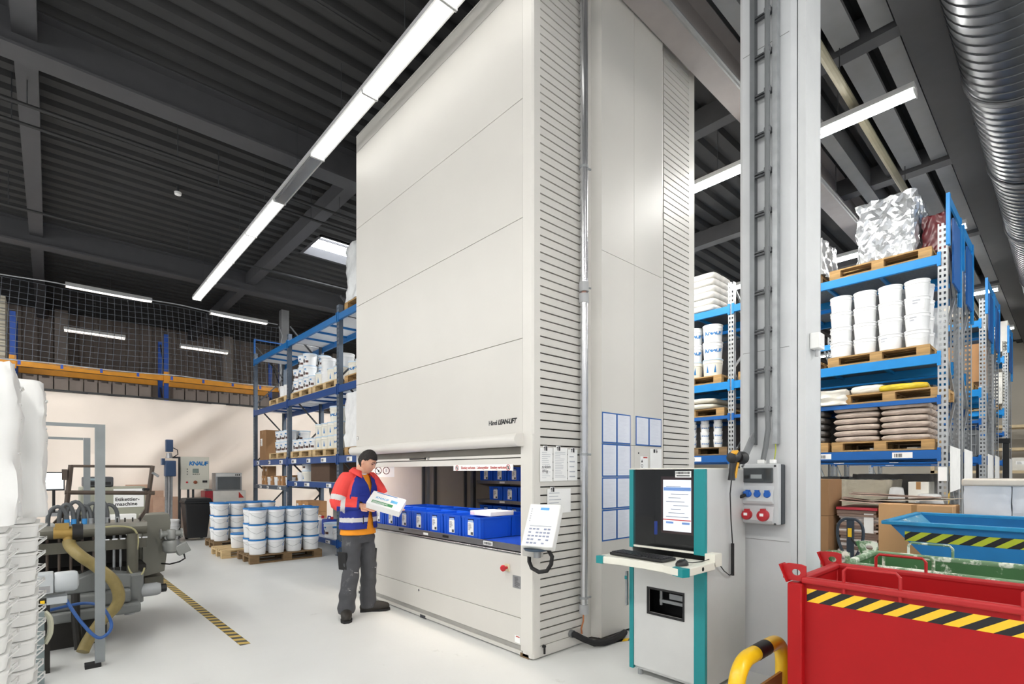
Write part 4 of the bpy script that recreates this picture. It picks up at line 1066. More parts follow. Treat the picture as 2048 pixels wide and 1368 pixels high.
for i, (cx_, cy_, rz, rx, w, d) in enumerate(((7.9, 1.75, .2, .06, .8, .7), (8.05, 1.35, -.1, -.05, .7, .8), (8.1, 1.6, .3, .03, .6, .9))):
    t = thing('cardboard_sheet', 'loose brown cardboard sheet on the bale, %s' % ['lowest with folded edge', 'right one with white edge', 'topmost one'][i], 'cardboard', (cx_, cy_, 1.12 + .04 * i))
    MB().cb((0, 0, .03), (w, d, .006), Matrix.Rotation(rz, 3, 'Z') @ Matrix.Rotation(rx, 3, 'X')).build('panel', cm2[0] if i != 1 else mat('whitish_card', '#cfc6b8', .6), t, world=False)
    MB().cb((-.08, 0, .045), (w * .5, d * .9, .005), Matrix.Rotation(rz, 3, 'Z') @ Matrix.Rotation(rx * 2, 3, 'X')).build('flap', cm2[2], t, world=False)
pallet((7.95, 1.21, 0), 0, 'floor pallet under the big plain carton', 'new')
carton('carton', (7.66, 1.25, .145), (.52, .68, 1.005), 'big plain tan carton behind the blue tipping skip', m=mat('tan_card', '#C49A6C', .8, var=.03), lab=False)
pallet((8.0, .19, 0), PX, 'floor pallet under the white wrapped boxes at the right edge', 'new')
wb = thing('wrapped_boxes', 'white film wrapped block of boxes at the right picture edge', 'wrapped load', (8.0, .3, .145))
for i in range(3):
    for k in range(3):
        c_ = crumple(.74, .395, .42, .004, 6, i * 3 + k); c_.v = [(x + 8.0, y + .65 - .39 * i, z_ + .145 + .415 * k) for x, y, z_ in c_.v]
        c_.build('box', mat('white_wrap_box', '#dcdfe4', .3, var=.04, spec=.6), wb, smooth=True, ang=60)
MB().box(7.61, -.34, 1.38, 8.39, .86, 1.46).build('top_film', mat('cream_film', '#d8cfc2', .3, var=.06), wb, bevel=.02)

# hand pallet truck
pt = thing('pallet_truck', 'dark hand pallet truck with loop handle behind the green bin', 'pallet truck', (5.4, 1.36, 0))
hm = mat('truck_dark_blue', '#2a3440', .4, var=.05)
lp = []
for i in range(21):
    a = PI * (-.5 + 2 * i / 20)
for (y, z_) in ((0, .70), (-.045, .78), (-.085, .88), (-.1, .98), (-.09, 1.06), (-.05, 1.105), (0, 1.112), (.05, 1.105), (.09, 1.06), (.1, .98), (.085, .88), (.045, .78), (0, .70)): lp.append((5.35 + (z_ - .7) * -.03, 1.36 + y, z_))
MB().tube(smooth_path(lp, 4), .0125, 10).build('loop_handle', hm, pt, smooth=True)
MB().box(5.33, 1.335, .25, 5.37, 1.385, 1.10).build('shaft', hm, pt)
MB().box(5.325, 1.345, .95, 5.332, 1.375, 1.03).build('sticker', yellow, pt)
MB().bar((5.34, 1.36, .95), (5.31, 1.30, .88), .01, .015).build('release_lever', black, pt)
MB().box(5.38, 1.2, .08, 5.55, 1.52, .3).cyl((5.44, 1.36, .3), (5.44, 1.36, .5), .05).build('pump_body', hm, pt)
for y in (1.14, 1.42):
    MB().box(5.5, y, .07, 6.65, y + .16, .12).build('fork', hm, pt)
    MB().cyl((6.5, y + .03, .04), (6.5, y + .13, .04), .04).build('roller', rubber, pt)
for y in (1.30, 1.39): MB().cyl((5.44, y, .09), (5.44, y + .05, .09), .09, n=20).build('steer_wheel', rubber, pt)

# reach truck far in the aisle
rt = thing('reach_truck', 'dark reach truck mast standing far down the right aisle', 'forklift', (16.2, 1.25, 0))
for y in (1.0, 1.45): MB().box(16.0, y, 0, 16.12, y + .1, 2.25).build('mast_rail', black, rt)
MB().box(15.95, .98, 2.2, 16.15, 1.58, 2.3).build('mast_head', black, rt)
MB().box(16.15, .85, .15, 17.2, 1.7, 1.2).build('chassis', mat('truck_grey', '#4b4c50', .5), rt, bevel=.04)
MB().box(16.5, .85, 1.2, 17.1, 1.7, 1.35).build('hood', red, rt, bevel=.03)
for y in (1.05, 1.42): MB().box(15.4, y, .1, 16.0, y + .1, .15).build('fork', darkmetal, rt)
for x in (16.35, 17.0):
    for y in (.87, 1.62): MB().cyl((x, y, .15), (x, y + .08, .15), .15).build('wheel', rubber, rt)

# ventilation duct
dm = mat('duct_steel', '#55575a', .34, metal=.8, var=.15, scale=5)
dt = thing('spiral_duct', 'large round spiral ventilation duct along the upper right edge', 'duct', (2.0, .335, 5.43))
x = 1.5; k = 0
pr = []
while x < 26:
    pr += [(.497, x), (.497, x + .125), (.506, x + .13), (.506, x + .145)]; x += .15
MB().lathe(pr, 40, (0, .335, 5.93), axis='x').build('spiral_tube', dm, dt, smooth=True, ang=25)
for x in (3.2, 5.4, 7.5, 9.8, 12.5, 16): MB().lathe([(.507, 0), (.522, .005), (.522, .07), (.507, .075)], 40, (x, .335, 5.93), axis='x', capb=False, capt=False).build('joint_band', mat('duct_band', '#5b5c5e', .5, metal=.5), dt, smooth=True)
for x in (4.3, 8.7, 14):
    MB().box(x, -.2, 6.42, x + .04, .87, 6.46).cyl((x + .02, -.19, 5.95), (x + .02, -.19, 6.42), .008, n=6).cyl((x + .02, .86, 5.95), (x + .02, .86, 6.42), .008, n=6).build('hanger', darkmetal, dt)
pp = MB(); cyl = []
for i in range(7):
    a = R(200 + i * 5)
    for xx in (3.62, 3.95): pp.v.append((xx, .335 - .512 * math.sin(a) * -1 * -1, 5.93 + .512 * math.cos(a)))
for i in range(6): pp.f.append([2 * i, 2 * i + 1, 2 * i + 3, 2 * i + 2]); pp.m.append(0)
pp.build('data_plate', mat('duct_plate', '#9fa0a1', .5), dt)
# ------------------------------------------------------------------ concrete column with its fittings
colm = mat('column_paint', '#CCCED0', .6, var=.05, scale=3, bump=.12, bscale=8)
col = thing('concrete_column', 'tall grey painted concrete column with cable ladder, right of the lift', 'column', (4.0, 1.36, 0))
c_ = .03
MB().prism([(4.0 + c_, 1.36), (4.40, 1.36), (4.40, 1.77), (4.0 + c_, 1.77), (4.0, 1.77 - c_), (4.0, 1.36 + c_)], 0, 6.4).build('shaft', colm, col)
MB().box(4.03, 1.30, 0, 4.34, 1.352, 6.4).build('side_casing', mat('casing_paint', '#D0D2D3', .55, var=.03), col)
MB().box(4.34, 1.315, 0, 4.40, 1.352, 6.4).build('casing_edge', mat('casing_dark', '#84878a', .55), col)
for z in (1.02, 2.45, 4.75): MB().box(3.998, 1.40, z, 4.001, 1.735, z + .004).build('formwork_joint', mat('joint_grey', '#8b8c8c', .7), col)
cl = thing('cable_ladder', 'dark galvanised cable ladder running up the front of the concrete column', 'cable ladder', (3.96, 1.56, 1.7))
lm = mat('ladder_steel', '#777a7d', .45, metal=.5, var=.15)
for (ya, yb) in ((1.625, 1.66), (1.462, 1.497)):
    MB().box(3.94, ya, 1.74, 3.945, yb, 6.3).box(3.945, ya, 1.74, 3.995, ya + .005, 6.3).box(3.945, yb - .005, 1.74, 3.995, yb, 6.3).build('side_rail', galv if ya < 1.5 else lm, cl)
z = 1.98
while z < 6.2:
    MB().box(3.945, 1.497, z, 3.965, 1.625, z + .012).box(3.945, 1.497, z + .022, 3.965, 1.625, z + .034).build('rung', mat('rung_dark', '#4d4f52', .5, metal=.4), cl)
    MB().cb((3.93, 1.525, z + .02), (.035, .045, .04)).build('cable_clip', mat('clip_grey', '#6b6d70', .5), cl, bevel=.005, seg=1)
    z += .295
MB().tube([(3.925, 1.525, 6.3), (3.925, 1.525, 2.0), (3.925, 1.52, 1.85), (3.92, 1.535, 1.72), (3.91, 1.55, 1.62)], .018, 10).build('cable', mat('cable_grey', '#6d7072', .5), cl, smooth=True)
MB().tube([(3.95, 1.478, 1.76), (3.95, 1.475, 1.7), (3.93, 1.48, 1.6)], .004, 6).build('earth_wire', mat('green_yellow_wire', '#a9b33a', .5), cl)
jb = thing('junction_box', 'small white junction box on the side of the column casing', 'junction box', (4.16, 1.26, 2.44))
MB().box(4.10, 1.235, 2.43, 4.22, 1.298, 2.545).build('box', white, jb, bevel=.006)
MB().box(4.12, 1.233, 2.45, 4.20, 1.236, 2.525).build('cover', white, jb)
MB().cyl((4.16, 1.27, 2.38), (4.16, 1.27, 2.43), .012).build('gland', mat('grey_plastic', '#b4b5b7', .5), jb)

# socket distribution box
sb = thing('socket_box', 'grey socket distribution box with blue and red outlets on the column', 'socket box', (3.92, 1.56, 1.15))
sg_ = mat('socket_grey', '#C3C6C8', .45, var=.03); sd_ = mat('socket_dark', '#3d4247', .5)
MB().box(3.93, 1.425, 1.15, 3.998, 1.70, 1.59).build('back_case', sd_, sb, bevel=.01)
MB().box(3.875, 1.43, 1.15, 3.93, 1.705, 1.595).build('front_case', sg_, sb, bevel=.008)
for (z0, z1, nm_) in ((1.30, 1.435, 'blue_panel'), (1.16, 1.285, 'red_panel')):
    MB().prism([(3.876, z0), (3.876, z1), (3.845, z0 + .02), (3.855, z0)], 1.46, 1.69, 'xz').build('sloped_panel', sg_, sb)
wf = MB().box(3.862, 1.465, 1.455, 3.876, 1.69, 1.565).build('breaker_window', mat('smoked_window', '#3a3f42', .15, spec=.8), sb, bevel=.006)
MB().box(3.8605, 1.54, 1.485, 3.8625, 1.62, 1.515).build('breaker_strip', mat('breaker_pale', '#9aa0a2', .4), wf)
for y in (1.655, 1.64, 1.63): MB().box(3.8605, y, 1.485, 3.8625, y + .01, 1.51).build('breaker_switch', black, wf)
for i, (y, m_) in enumerate(((1.635, 0), (1.57, 0), (1.50, 0))):
    b_ = MB().lathe([(.024, 0), (.024, -.02), (.02, -.026)], 20, (3.868, y, 1.37), axis='x').build('blue_outlet', mat('outlet_blue', '#1c5fb8', .4), sb, smooth=True)
    MB().cb((3.85, y, 1.395), (.016, .03, .012)).build('outlet_hinge', mat('outlet_blue', '#1c5fb8', .4), b_)
for i, (y, r_) in enumerate(((1.64, .036), (1.525, .042))):
    b_ = MB().lathe([(r_, 0), (r_, -.035), (r_ * .9, -.045), (r_ * .2, -.05)], 24, (3.87, y, 1.215), axis='x').build('red_outlet', mat('outlet_red', '#B3202C', .4), sb, smooth=True)
    MB().cb((3.845, y, 1.215 + r_), (.04, .026, .018)).build('outlet_lug', mat('outlet_red', '#B3202C', .4), b_)
    MB().box(3.819, y - .012, 1.212, 3.821, y + .014, 1.232).build('outlet_label', paper, b_)
MB().tube([(3.85, 1.64, 1.37), (3.82, 1.66, 1.355), (3.80, 1.70, 1.34), (3.83, 1.76, 1.32), (3.9, 1.8, 1.30), (3.93, 1.81, 1.4), (3.94, 1.80, 1.46)], .013, 8).build('plugged_cable', rubber, sb, smooth=True)
MB().box(3.83, 1.625, 1.355, 3.866, 1.665, 1.392).build('plug', mat('outlet_blue', '#1c5fb8', .4), sb, bevel=.008)
for y, w_ in ((1.56, .05), (1.48, .035)): MB().box(3.89, y - w_ / 2, 1.595, 3.935, y + w_ / 2, 1.625).build('cable_gland', white, sb, bevel=.005)
for y in (1.452, 1.685):
    for z in (1.165, 1.585): MB().cyl((3.87, y, z - .008), (3.876, y, z - .008), .008, n=10).build('screw', darkmetal, sb)

# ------------------------------------------------------------------ computer kiosk
kx, ky0, ky1, kz = 3.27, 1.673, 2.28, 1.553
ki = thing('computer_kiosk', 'grey computer kiosk with teal edges and dark glass window', 'kiosk', (kx, 1.97, 0))
kg = mat('kiosk_grey', '#CBCCCB', .42, var=.03, metal=.15); kw = mat('kiosk_cream', '#E4E2D6', .4, var=.02)
kin = mat('kiosk_inside', '#0d0d0f', .6)
D = 3.895
MB().box(kx + .03, ky0, .05, D, ky0 + .012, kz).build('side_panel', kg, ki)
MB().box(kx + .03, ky1 - .012, .05, D, ky1, kz).build('side_panel', kg, ki)
MB().box(D - .012, ky0 + .012, .05, D, ky1 - .012, kz).build('back_panel', kg, ki)
MB().box(kx + .01, ky0, kz, D, ky1, kz + .008).build('top_panel', kw, ki)
MB().box(kx + .03, ky0 + .012, .05, D - .012, ky1 - .012, .07).build('bottom_panel', kg, ki)
for (a, b) in ((ky0, 1.755), (2.245, ky1)):
    MB().box(kx, a, .965, kx + .03, b, kz).build('teal_strip', teal, ki, bevel=.003)
    MB().box(kx, a, .05, kx + .03, b, .875).build('teal_strip', teal, ki, bevel=.003)
MB().box(kx + .008, 1.757, .075, kx + .03, 2.243, .50).box(kx + .008, 1.757, .675, kx + .03, 2.243, .875).box(kx + .008, 1.757, .5, kx + .03, 1.835, .675).box(kx + .008, 2.122, .5, kx + .03, 2.243, .675).build('door', kg, ki)
# printer slot
sl = MB().box(kx + .002, 1.828, .488, kx + .012, 2.128, .502).box(kx + .002, 1.828, .674, kx + .012, 2.128, .688).box(kx + .002, 1.828, .502, kx + .012, 1.84, .674).box(kx + .002, 2.116, .502, kx + .012, 2.128, .674).build('slot_frame', black, ki)
MB().box(kx + .2, 1.78, .45, kx + .21, 2.2, .72).box(kx + .03, 1.78, .45, kx + .2, 1.79, .72).box(kx + .03, 2.2, .45, kx + .2, 2.21, .72).box(kx + .03, 1.78, .45, kx + .2, 2.2, .46).box(kx + .03, 1.78, .71, kx + .2, 2.2, .72).build('printer_cavity', kin, ki)
MB().box(kx + .08, 1.86, .57, kx + .1, 2.07, .592).cyl((kx + .09, 2.06, .55), (kx + .09, 2.06, .66), .012).box(kx + .1, 1.85, .60, kx + .12, 2.0, .64).build('printer', mat('printer_grey', '#8d9092', .35, metal=.4), ki)
# screen chamber
MB().box(kx + .32, 1.70, .97, kx + .33, 2.26, kz).box(kx + .03, 1.69, .97, kx + .32, 1.70, kz).box(kx + .03, 2.255, .97, kx + .32, 2.262, kz).box(kx + .03, 1.70, .965, kx + .32, 2.26, .972).build('screen_chamber', mat('chamber_grey', '#2b2b2b', .6), ki)
gl = mat('smoked_glass', '#0b0c0e', .06, spec=.8, alpha=.35)
MB().box(kx + .004, 1.757, .985, kx + .009, 2.243, kz - .006).build('glass_window', gl, ki)
MB().box(kx + .003, 1.757, .972, kx + .03, 2.243, .986).build('window_ledge', kw, ki)
mon = MB().box(3.43, 1.845, 1.075, 3.45, 2.105, 1.50).build('monitor', mat('monitor_rose', '#6d4a4d', .4), ki)
ms = MB().box(3.426, 1.86, 1.095, 3.431, 2.085, 1.475).build('monitor_screen', mat('monitor_white', '#e9edf4', .4, emit=1.6), mon)
sc_ = MB()
for i in range(9): sc_.box(3.4245, 1.88 + .03 * (i % 3), 1.20 + .028 * i, 3.426, 2.06 - .02 * (i % 4), 1.204 + .028 * i)
sc_.build('screen_lines', mat('scr_grey', '#7d88a0', .5, emit=.5), ms)
MB().box(3.4245, 1.86, 1.395, 3.426, 2.08, 1.42).box(3.4245, 1.87, 1.15, 3.426, 1.93, 1.165).box(3.4245, 2.0, 1.15, 3.426, 2.06, 1.165).build('screen_blue_bar', mat('scr_blue', '#7fa8e8', .5, emit=1.0), ms)
MB().box(3.4245, 1.86, 1.175, 3.426, 2.085, 1.183).build('screen_red_bar', mat('scr_red', '#d94a4a', .5, emit=1.0), ms)
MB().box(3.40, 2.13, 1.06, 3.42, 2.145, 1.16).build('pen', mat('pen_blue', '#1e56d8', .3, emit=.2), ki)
lb = MB().box(kx + .001, 1.775, 1.495, kx + .004, 1.895, 1.54).build('asset_label', paper, ki)
b_ = MB(); barcode(b_, (kx + .0006, 1.89, 1.518), *NX, .11, .018, 16, seed=2); b_.box(kx + .0004, 1.785, 1.503, kx + .001, 1.885, 1.511); b_.build('barcode', black, lb)
# shelf
sh = [(2.90, 2.30), (2.935, 2.13), (2.94, 1.95), (2.925, 1.78), (2.87, 1.615), (2.92, 1.60), (3.27, 1.60), (3.27, 2.30)]
MB().prism(sh, .885, .935).build('shelf', kw, ki, bevel=.004, seg=1)
MB().prism([(2.868, 1.613), (2.9, 1.70), (2.94, 1.70), (2.93, 1.598), (2.918, 1.598)], .883, .9355).build('shelf_corner', teal, ki)
MB().prism([(2.897, 2.302), (2.902, 2.25), (2.94, 2.25), (2.94, 2.302)], .883, .9355).build('shelf_corner', teal, ki)
MB().cyl((3.1, 1.599, .91), (3.1, 1.602, .91), .014).build('cable_hole', black, ki)
MB().box(3.26, 1.60, .90, 3.36, 1.67, .985).build('shelf_bracket', kw, ki)
MB().box(3.245, 2.285, .52, 3.27, 2.30, .78).build('door_handle', galv, ki, bevel=.004)
MB().box(3.24, 2.284, .72, 3.246, 2.301, .745).build('handle_lock', teal, ki)
for x, y in ((3.33, 1.73), (3.33, 2.22), (3.84, 1.73), (3.84, 2.22)): MB().cyl((x, y, 0), (x, y, .052), .02, n=10).build('foot', galv, ki)
kb_ = thing('keyboard', 'black keyboard lying on the kiosk shelf', 'keyboard', (3.06, 2.0, .936))
rz = Matrix.Rotation(R(-3), 3, 'Z')
MB().cb((3.06, 2.03, .948), (.16, .44, .02), rz).build('base', black, kb_, bevel=.006)
key = None
for r_ in range(5):
    for c2 in range(16):
        if r_ == 0 and 4 < c2 < 10 and c2 != 5: continue
        p = Vector((3.06, 2.03, 0)) + rz @ Vector((-.056 + .027 * r_, .2 - .0265 * c2, 0))
        if r_ == 0 and c2 == 5: p = p + rz @ Vector((0, -.05, 0)); MB().cb((p.x, p.y, .961), (.02, .12, .006), rz).build('space_bar', mat('key_black', '#232326', .5), kb_); continue
        if key is None: key = MB().cb((0, 0, 0), (.021, .021, .006), rz).build('key', mat('key_black', '#232326', .5), kb_, world=False); key.location = Vector((p.x, p.y, .961)) - Vector(kb_.location)
        else: inst(key, kb_, Vector((p.x, p.y, .961)) - Vector(kb_.location), name='key')
ms_ = thing('computer_mouse', 'black computer mouse at the right end of the kiosk shelf', 'mouse', (3.0, 1.69, .936))
MB().lathe([(.001, .038), (.015, .036), (.026, .028), (.033, .014), (.034, 0)][::-1], 20).build('body', black, ms_, smooth=True, world=False); ms_.children[0].scale = (1.7, 1, 1)
MB().cyl((.03, -.004, .034), (.03, .004, .034), .006).build('wheel', darkmetal, ms_, world=False)
MB().tube([(3.05, 1.69, .95), (3.12, 1.68, .94), (3.2, 1.66, .94), (3.26, 1.64, .95), (3.3, 1.63, .96)], .003, 6).build('cord', black, ms_)

# hand scanner in its holder on the ladder end
hs = thing('barcode_scanner', 'black and yellow hand scanner hanging in a holder beside the column', 'scanner', (3.60, 1.62, 1.45))
sy = mat('scanner_yellow', '#E3A72C', .4); sk = mat('scanner_black', '#202022', .45)
MB().bar((3.935, 1.63, 1.80), (3.70, 1.61, 1.61), .012, .08).build('bracket_arm', galv, hs)
MB().lathe([(.035, -.03), (.046, -.01), (.046, .04), (.036, .05)], 20, (3.655, 1.605, 1.635), axis='x').build('holder_cup', sk, hs, smooth=True)
hd = MB(); hd.lathe([(.012, -.085), (.034, -.07), (.043, -.04), (.04, .0), (.03, .04), (.02, .06)], 20, (0, 0, 0), axis='x')
q_ = Matrix.Rotation(R(-12), 3, 'Y')
hd.v = [tuple(q_ @ Vector(v) + Vector((3.60, 1.615, 1.645))) for v in hd.v]
hd.build('head', sk, hs, smooth=True)
MB().cb((3.548, 1.60, 1.67), (.04, .045, .014), Matrix.Rotation(R(-35), 3, 'Y')).build('keypad', sy, hs, bevel=.004)
MB().tube([(3.585, 1.62, 1.63), (3.57, 1.622, 1.58), (3.562, 1.625, 1.53), (3.558, 1.625, 1.475)], [.026, .022, .019, .025], 12).build('grip', sk, hs, smooth=True)
MB().tube([(3.60, 1.598, 1.60), (3.59, 1.603, 1.56), (3.58, 1.608, 1.49)], [.011, .01, .009], 8).build('grip_stripe', sy, hs, smooth=True)
MB().tube([(3.558, 1.625, 1.475), (3.57, 1.64, 1.38), (3.60, 1.648, 1.2), (3.63, 1.652, 1.05), (3.64, 1.652, .98), (3.64, 1.652, .80)], .004, 6).build('cord', black, hs)
MB().cyl((3.64, 1.654, .79), (3.64, 1.654, 1.02), .012, n=8).build('coiled_cord', rubber, hs)
MB().tube([(3.64, 1.65, .80), (3.58, 1.65, .80), (3.5, 1.65, .84), (3.42, 1.65, .90), (3.34, 1.65, .95)], .004, 6).build('cord_tail', black, hs)

# ------------------------------------------------------------------ yellow guard hoop
gh = thing('guard_hoop', 'yellow and black tubular guard hoop in front of the column', 'guard rail', (3.0, 1.2, 0))
def arc(cx, cz, r, a0, a1, n=7): return [(cx + r * math.cos(R(a0 + (a1 - a0) * i / n)), 1.2, cz + r * math.sin(R(a0 + (a1 - a0) * i / n))) for i in range(n + 1)]
path = [(2.68, 1.2, 0), (2.68, 1.2, .30)] + arc(2.83, .37, .15, 180, 90) + arc(3.17, .37, .15, 90, 0) + [(3.32, 1.2, .2), (3.32, 1.2, 0)]
MB().tube(path, .042, 18).build('tube', yellow, gh, smooth=True)
MB().cyl((2.92, 1.2, .52), (3.07, 1.2, .52), .0435, n=18).build('black_band', black, gh, smooth=True)
for z in (.02, .2): MB().cyl((2.68, 1.2, z), (2.68, 1.2, z + .1), .0435, n=18).build('black_band', black, gh, smooth=True)
MB().box(2.73, 1.185, .04, 3.27, 1.2, .33).build('infill_board', mat('ply_brown', '#a9753a', .6, var=.15, stretch=(1, 8, 8)), gh)
for x in (2.68, 3.32): MB().cyl((x, 1.2, 0), (x, 1.2, .012), .08, n=18).build('base_plate', yellow, gh)

# ------------------------------------------------------------------ drop-bottom bins
def bin_(label, x0, x1, y0, y1, zr, m, rimm, tape=True, handles=True):
    t = thing('waste_bin', label, 'waste bin', ((x0 + x1) / 2, (y0 + y1) / 2, 0))
    w = .006
    MB().box(x0, y0, .16, x0 + w, y1, zr - .02).build('front_wall', m, t)
    MB().box(x1 - w, y0, .16, x1, y1, zr - .02).build('rear_wall', m, t)
    MB().box(x0 + w, y1 - w, .16, x1 - w, y1, zr - .02).build('end_wall', m, t)
    MB().box(x0 + w, y0, .16, x1 - w, y0 + w, zr - .02).build('end_wall', m, t)
    MB().box(x0 + w, y0 + w, .16, x1 - w, y1 - w, .17).build('bottom', m, t)
    r = .02
    for (a, b) in (((x0 - .012, y0), (x0 - .012, y1)), ((x1 + .012, y0), (x1 + .012, y1)), ((x0, y0 - .005), (x1, y0 - .005)), ((x0, y1 + .005), (x1, y1 + .005))):
        MB().bar((a[0], a[1], zr - .012), (b[0], b[1], zr - .012), .04, .034).build('rim', rimm, t, bevel=.012, seg=3)
    for x in (x0 - .012, x1 + .012):
        for y in (y0 - .025, y1 + .025):
            s = 1 if x > (x0 + x1) / 2 else -1
            e = 1 if y > (y0 + y1) / 2 else -1
            MB().box(x - .035, y - .035, 0, x + .035, y + .035, zr - .03).build('corner_post', m, t, bevel=.006, seg=1)
            # lifting lug: plate with a round eye, lying across the post
            ring = []
            lug = MB(); n_ = 16
            outer = []; inner = []
            for i in range(n_):
                a = 2 * PI * i / n_ + PI / n_
                ca, sa = math.cos(a), math.sin(a)
                k_ = .055 / max(abs(ca), abs(sa) * 1.25)
                outer.append((ca * k_, sa * k_)); inner.append((ca * .022 + .008, sa * .017))
            for th in (-.006, .006):
                for (u, v) in outer + inner: lug.v.append((x + th + v * .0, y - e * (u - .01), zr + .022 + v))
            N2 = 2 * n_
            for i in range(n_):
                j = (i + 1) % n_
                lug.f += [[i, j, n_ + j, n_ + i], [N2 + i, N2 + n_ + i, N2 + n_ + j, N2 + j], [i, N2 + i, N2 + j, j], [n_ + i, n_ + j, N2 + n_ + j, N2 + n_ + i]]; lug.m += [0] * 4
            lug.build('lifting_lug', rimm, t)
            MB().plate([(x - .035, y + e * .035, zr - .03), (x + .035, y + e * .035, zr - .03), (x + .04, y + e * .07, zr + .06), (x - .04, y + e * .07, zr + .06)], (0, e, 0), .006).build('guide_flap', m, t)
    for y in (y0 + .42, y1 - .19) if handles else ():
        for x in (x0 - .018, x1 + .018):
            MB().tube([(x, y, zr - .05), (x, y, zr + .06), (x, y - .015, zr + .078), (x, y - .21, zr + .078), (x, y - .225, zr + .06), (x, y - .225, zr - .05)], .0075, 10).build('lift_bar', rimm, t, smooth=True)
    if tape: hazard('warning_tape', (x0 - .0005, y1 - .02, zr - .125), *NX, y1 - y0 - .04, .068, 11, t, yellow, black, th=.0012, slant=1.5)
    return t
redm = mat('bin_red', '#A60C12', .5, var=.08, scale=3, spec=.3)
redr = mat('bin_red_worn', '#AC161B', .5, var=.1, scale=4, dirt='#8f6660', dscale=14, dthr=.66)
grn = mat('bin_green', '#3F6B3F', .55, var=.2, scale=4, dirt='#cfd6c4', dscale=7, dthr=.62)
grr = mat('bin_green_worn', '#6f8f6c', .55, var=.2, scale=5, dirt='#dfe3d6', dscale=10, dthr=.5)
bin_('red steel drop-bottom bin with black and yellow tape in the right foreground', 2.915, 3.485, -.28, .955, .985, redm, redr)
bin_('worn green steel bin splashed with white behind the red bin', 3.60, 4.22, -.3, .935, .985, grn, grr, tape=False)
# blue tipping skip
sk_ = thing('tipping_skip', 'blue steel tipping skip with yellow-green and black tape behind the green bin', 'skip', (6.5, .3, 0))
bl = mat('skip_blue', '#0f6ca6', .45, var=.12, scale=4, dirt='#2a3f55', dscale=5, dthr=.7); bli = mat('skip_inside', '#4f93b4', .5, var=.2, scale=4, dirt='#c3cdc8', dscale=6, dthr=.55)
sx0, sx1 = 5.82, 7.28
sp = [(1.17, 1.06), (.42, .22), (-.5, .22), (-.8, .5), (-.8, 1.06)]
for x in (sx0, sx1 - .006): MB().prism(sp, x, x + .006, 'yz').build('side_plate', bl, sk_)
for i in range(4):
    (ya, za), (yb, zb) = sp[i], sp[i + 1]
    MB().add([(sx0 + .006, ya, za), (sx1 - .006, ya, za), (sx1 - .006, yb, zb), (sx0 + .006, yb, zb), (sx0 + .006, ya - .005, za + .006), (sx1 - .006, ya - .005, za + .006), (sx1 - .006, yb - .005, zb + .006), (sx0 + .006, yb - .005, zb + .006)], [(0, 3, 2, 1), (4, 5, 6, 7), (0, 1, 5, 4), (1, 2, 6, 5), (2, 3, 7, 6), (3, 0, 4, 7)]).build('shell_plate', bli if i != 0 else bli, sk_)
for (a, b) in (((sx0 - .02, -.83), (sx0 - .02, 1.22)), ((sx1 + .02, -.83), (sx1 + .02, 1.22)), ((sx0 - .05, 1.19), (sx1 + .05, 1.19)), ((sx0, -.82), (sx1, -.82))):
    MB().bar((a[0], a[1], 1.065), (b[0], b[1], 1.065), .06, .035).build('rim', mat('skip_rim', '#1f86b8', .4, var=.15, scale=6, dirt='#d5dcd8', dscale=12, dthr=.68), sk_, bevel=.006, seg=1)
hazard('warning_tape', (sx0 - .0005, 1.05, .905), *NX, 1.8, .085, 12, sk_, mat('tape_yellow_green', '#A9B52B', .4), black, slant=1.4)
MB().box(sx0 + .1, -.7, .05, sx0 + .2, .8, .2).box(sx1 - .2, -.7, .05, sx1 - .1, .8, .2).build('fork_pocket', darkmetal, sk_)
for x in (sx0 + .15, sx1 - .15):
    for y in (-.5, .5): MB().cyl((x - .03, y, .06), (x + .03, y, .06), .06).build('wheel', rubber, sk_)
# ------------------------------------------------------------------ old filling machine on the left
olive = mat('machine_olive', '#5d5b51', .5, metal=.3, var=.12, scale=6)
oliv2 = mat('machine_grey_paint', '#707372', .5, var=.1, scale=5, dirt='#6a6a66', dscale=8, dthr=.68)
dkst = mat('machine_dark_steel', '#2d2b28', .5, metal=.5, var=.2, scale=9)
brst = mat('machine_brown_steel', '#554a42', .5, metal=.4, var=.2, scale=9)
mc = thing('filling_machine', 'old grey-brown filling machine with hoses behind the white pail stacks', 'machine', (.4, 6.2, 0))
# lower base: cast grey tank and feet
MB().box(-.35, 5.75, .25, .62, 6.9, .34).box(-.35, 5.8, .34, .55, 6.85, .46).build('base_plate', oliv2, mc, bevel=.02)
MB().box(-.3, 5.85, .05, -.2, 6.8, .25).box(.25, 6.2, .0, .4, 6.8, .25).box(-.3, 5.9, 0, .3, 6.0, .06).build('understructure', dkst, mc)
MB().box(-.3, 5.9, .06, .35, 6.0, .26).build('skirt_plate', dkst, mc)
MB().prism([(.1, .46), (.56, .46), (.56, .58), (.3, .64), (.1, .56)], 5.9, 6.3, 'xz').build('gear_case', oliv2, mc, bevel=.015)
MB().lathe([(.085, 0), (.085, .26), (.07, .28), (.05, .285)], 20, (.58, 6.0, .30)).build('column_foot', oliv2, mc, smooth=True)
MB().cyl((.58, 6.0, .58), (.58, 6.0, .95), .045, n=16).build('column', olive, mc, smooth=True)
MB().lathe([(.05, 0), (.062, .02), (.062, .14), (.05, .17)], 18, (.63, 6.0, .40), axis='x').build('drive_motor', mat('motor_grey', '#a3a6a8', .45, var=.08), mc, smooth=True)
MB().lathe([(.035, 0), (.04, .01), (.04, .045), (.03, .05)], 8, (.80, 6.0, .40), axis='x').build('motor_knob', black, mc)
MB().lathe([(.012, 0), (.012, .08)], 10, (.55, 5.93, .22)).lathe([(.04, 0), (.04, .012)], 14, (.55, 5.93, .21)).build('levelling_foot', galv, mc)
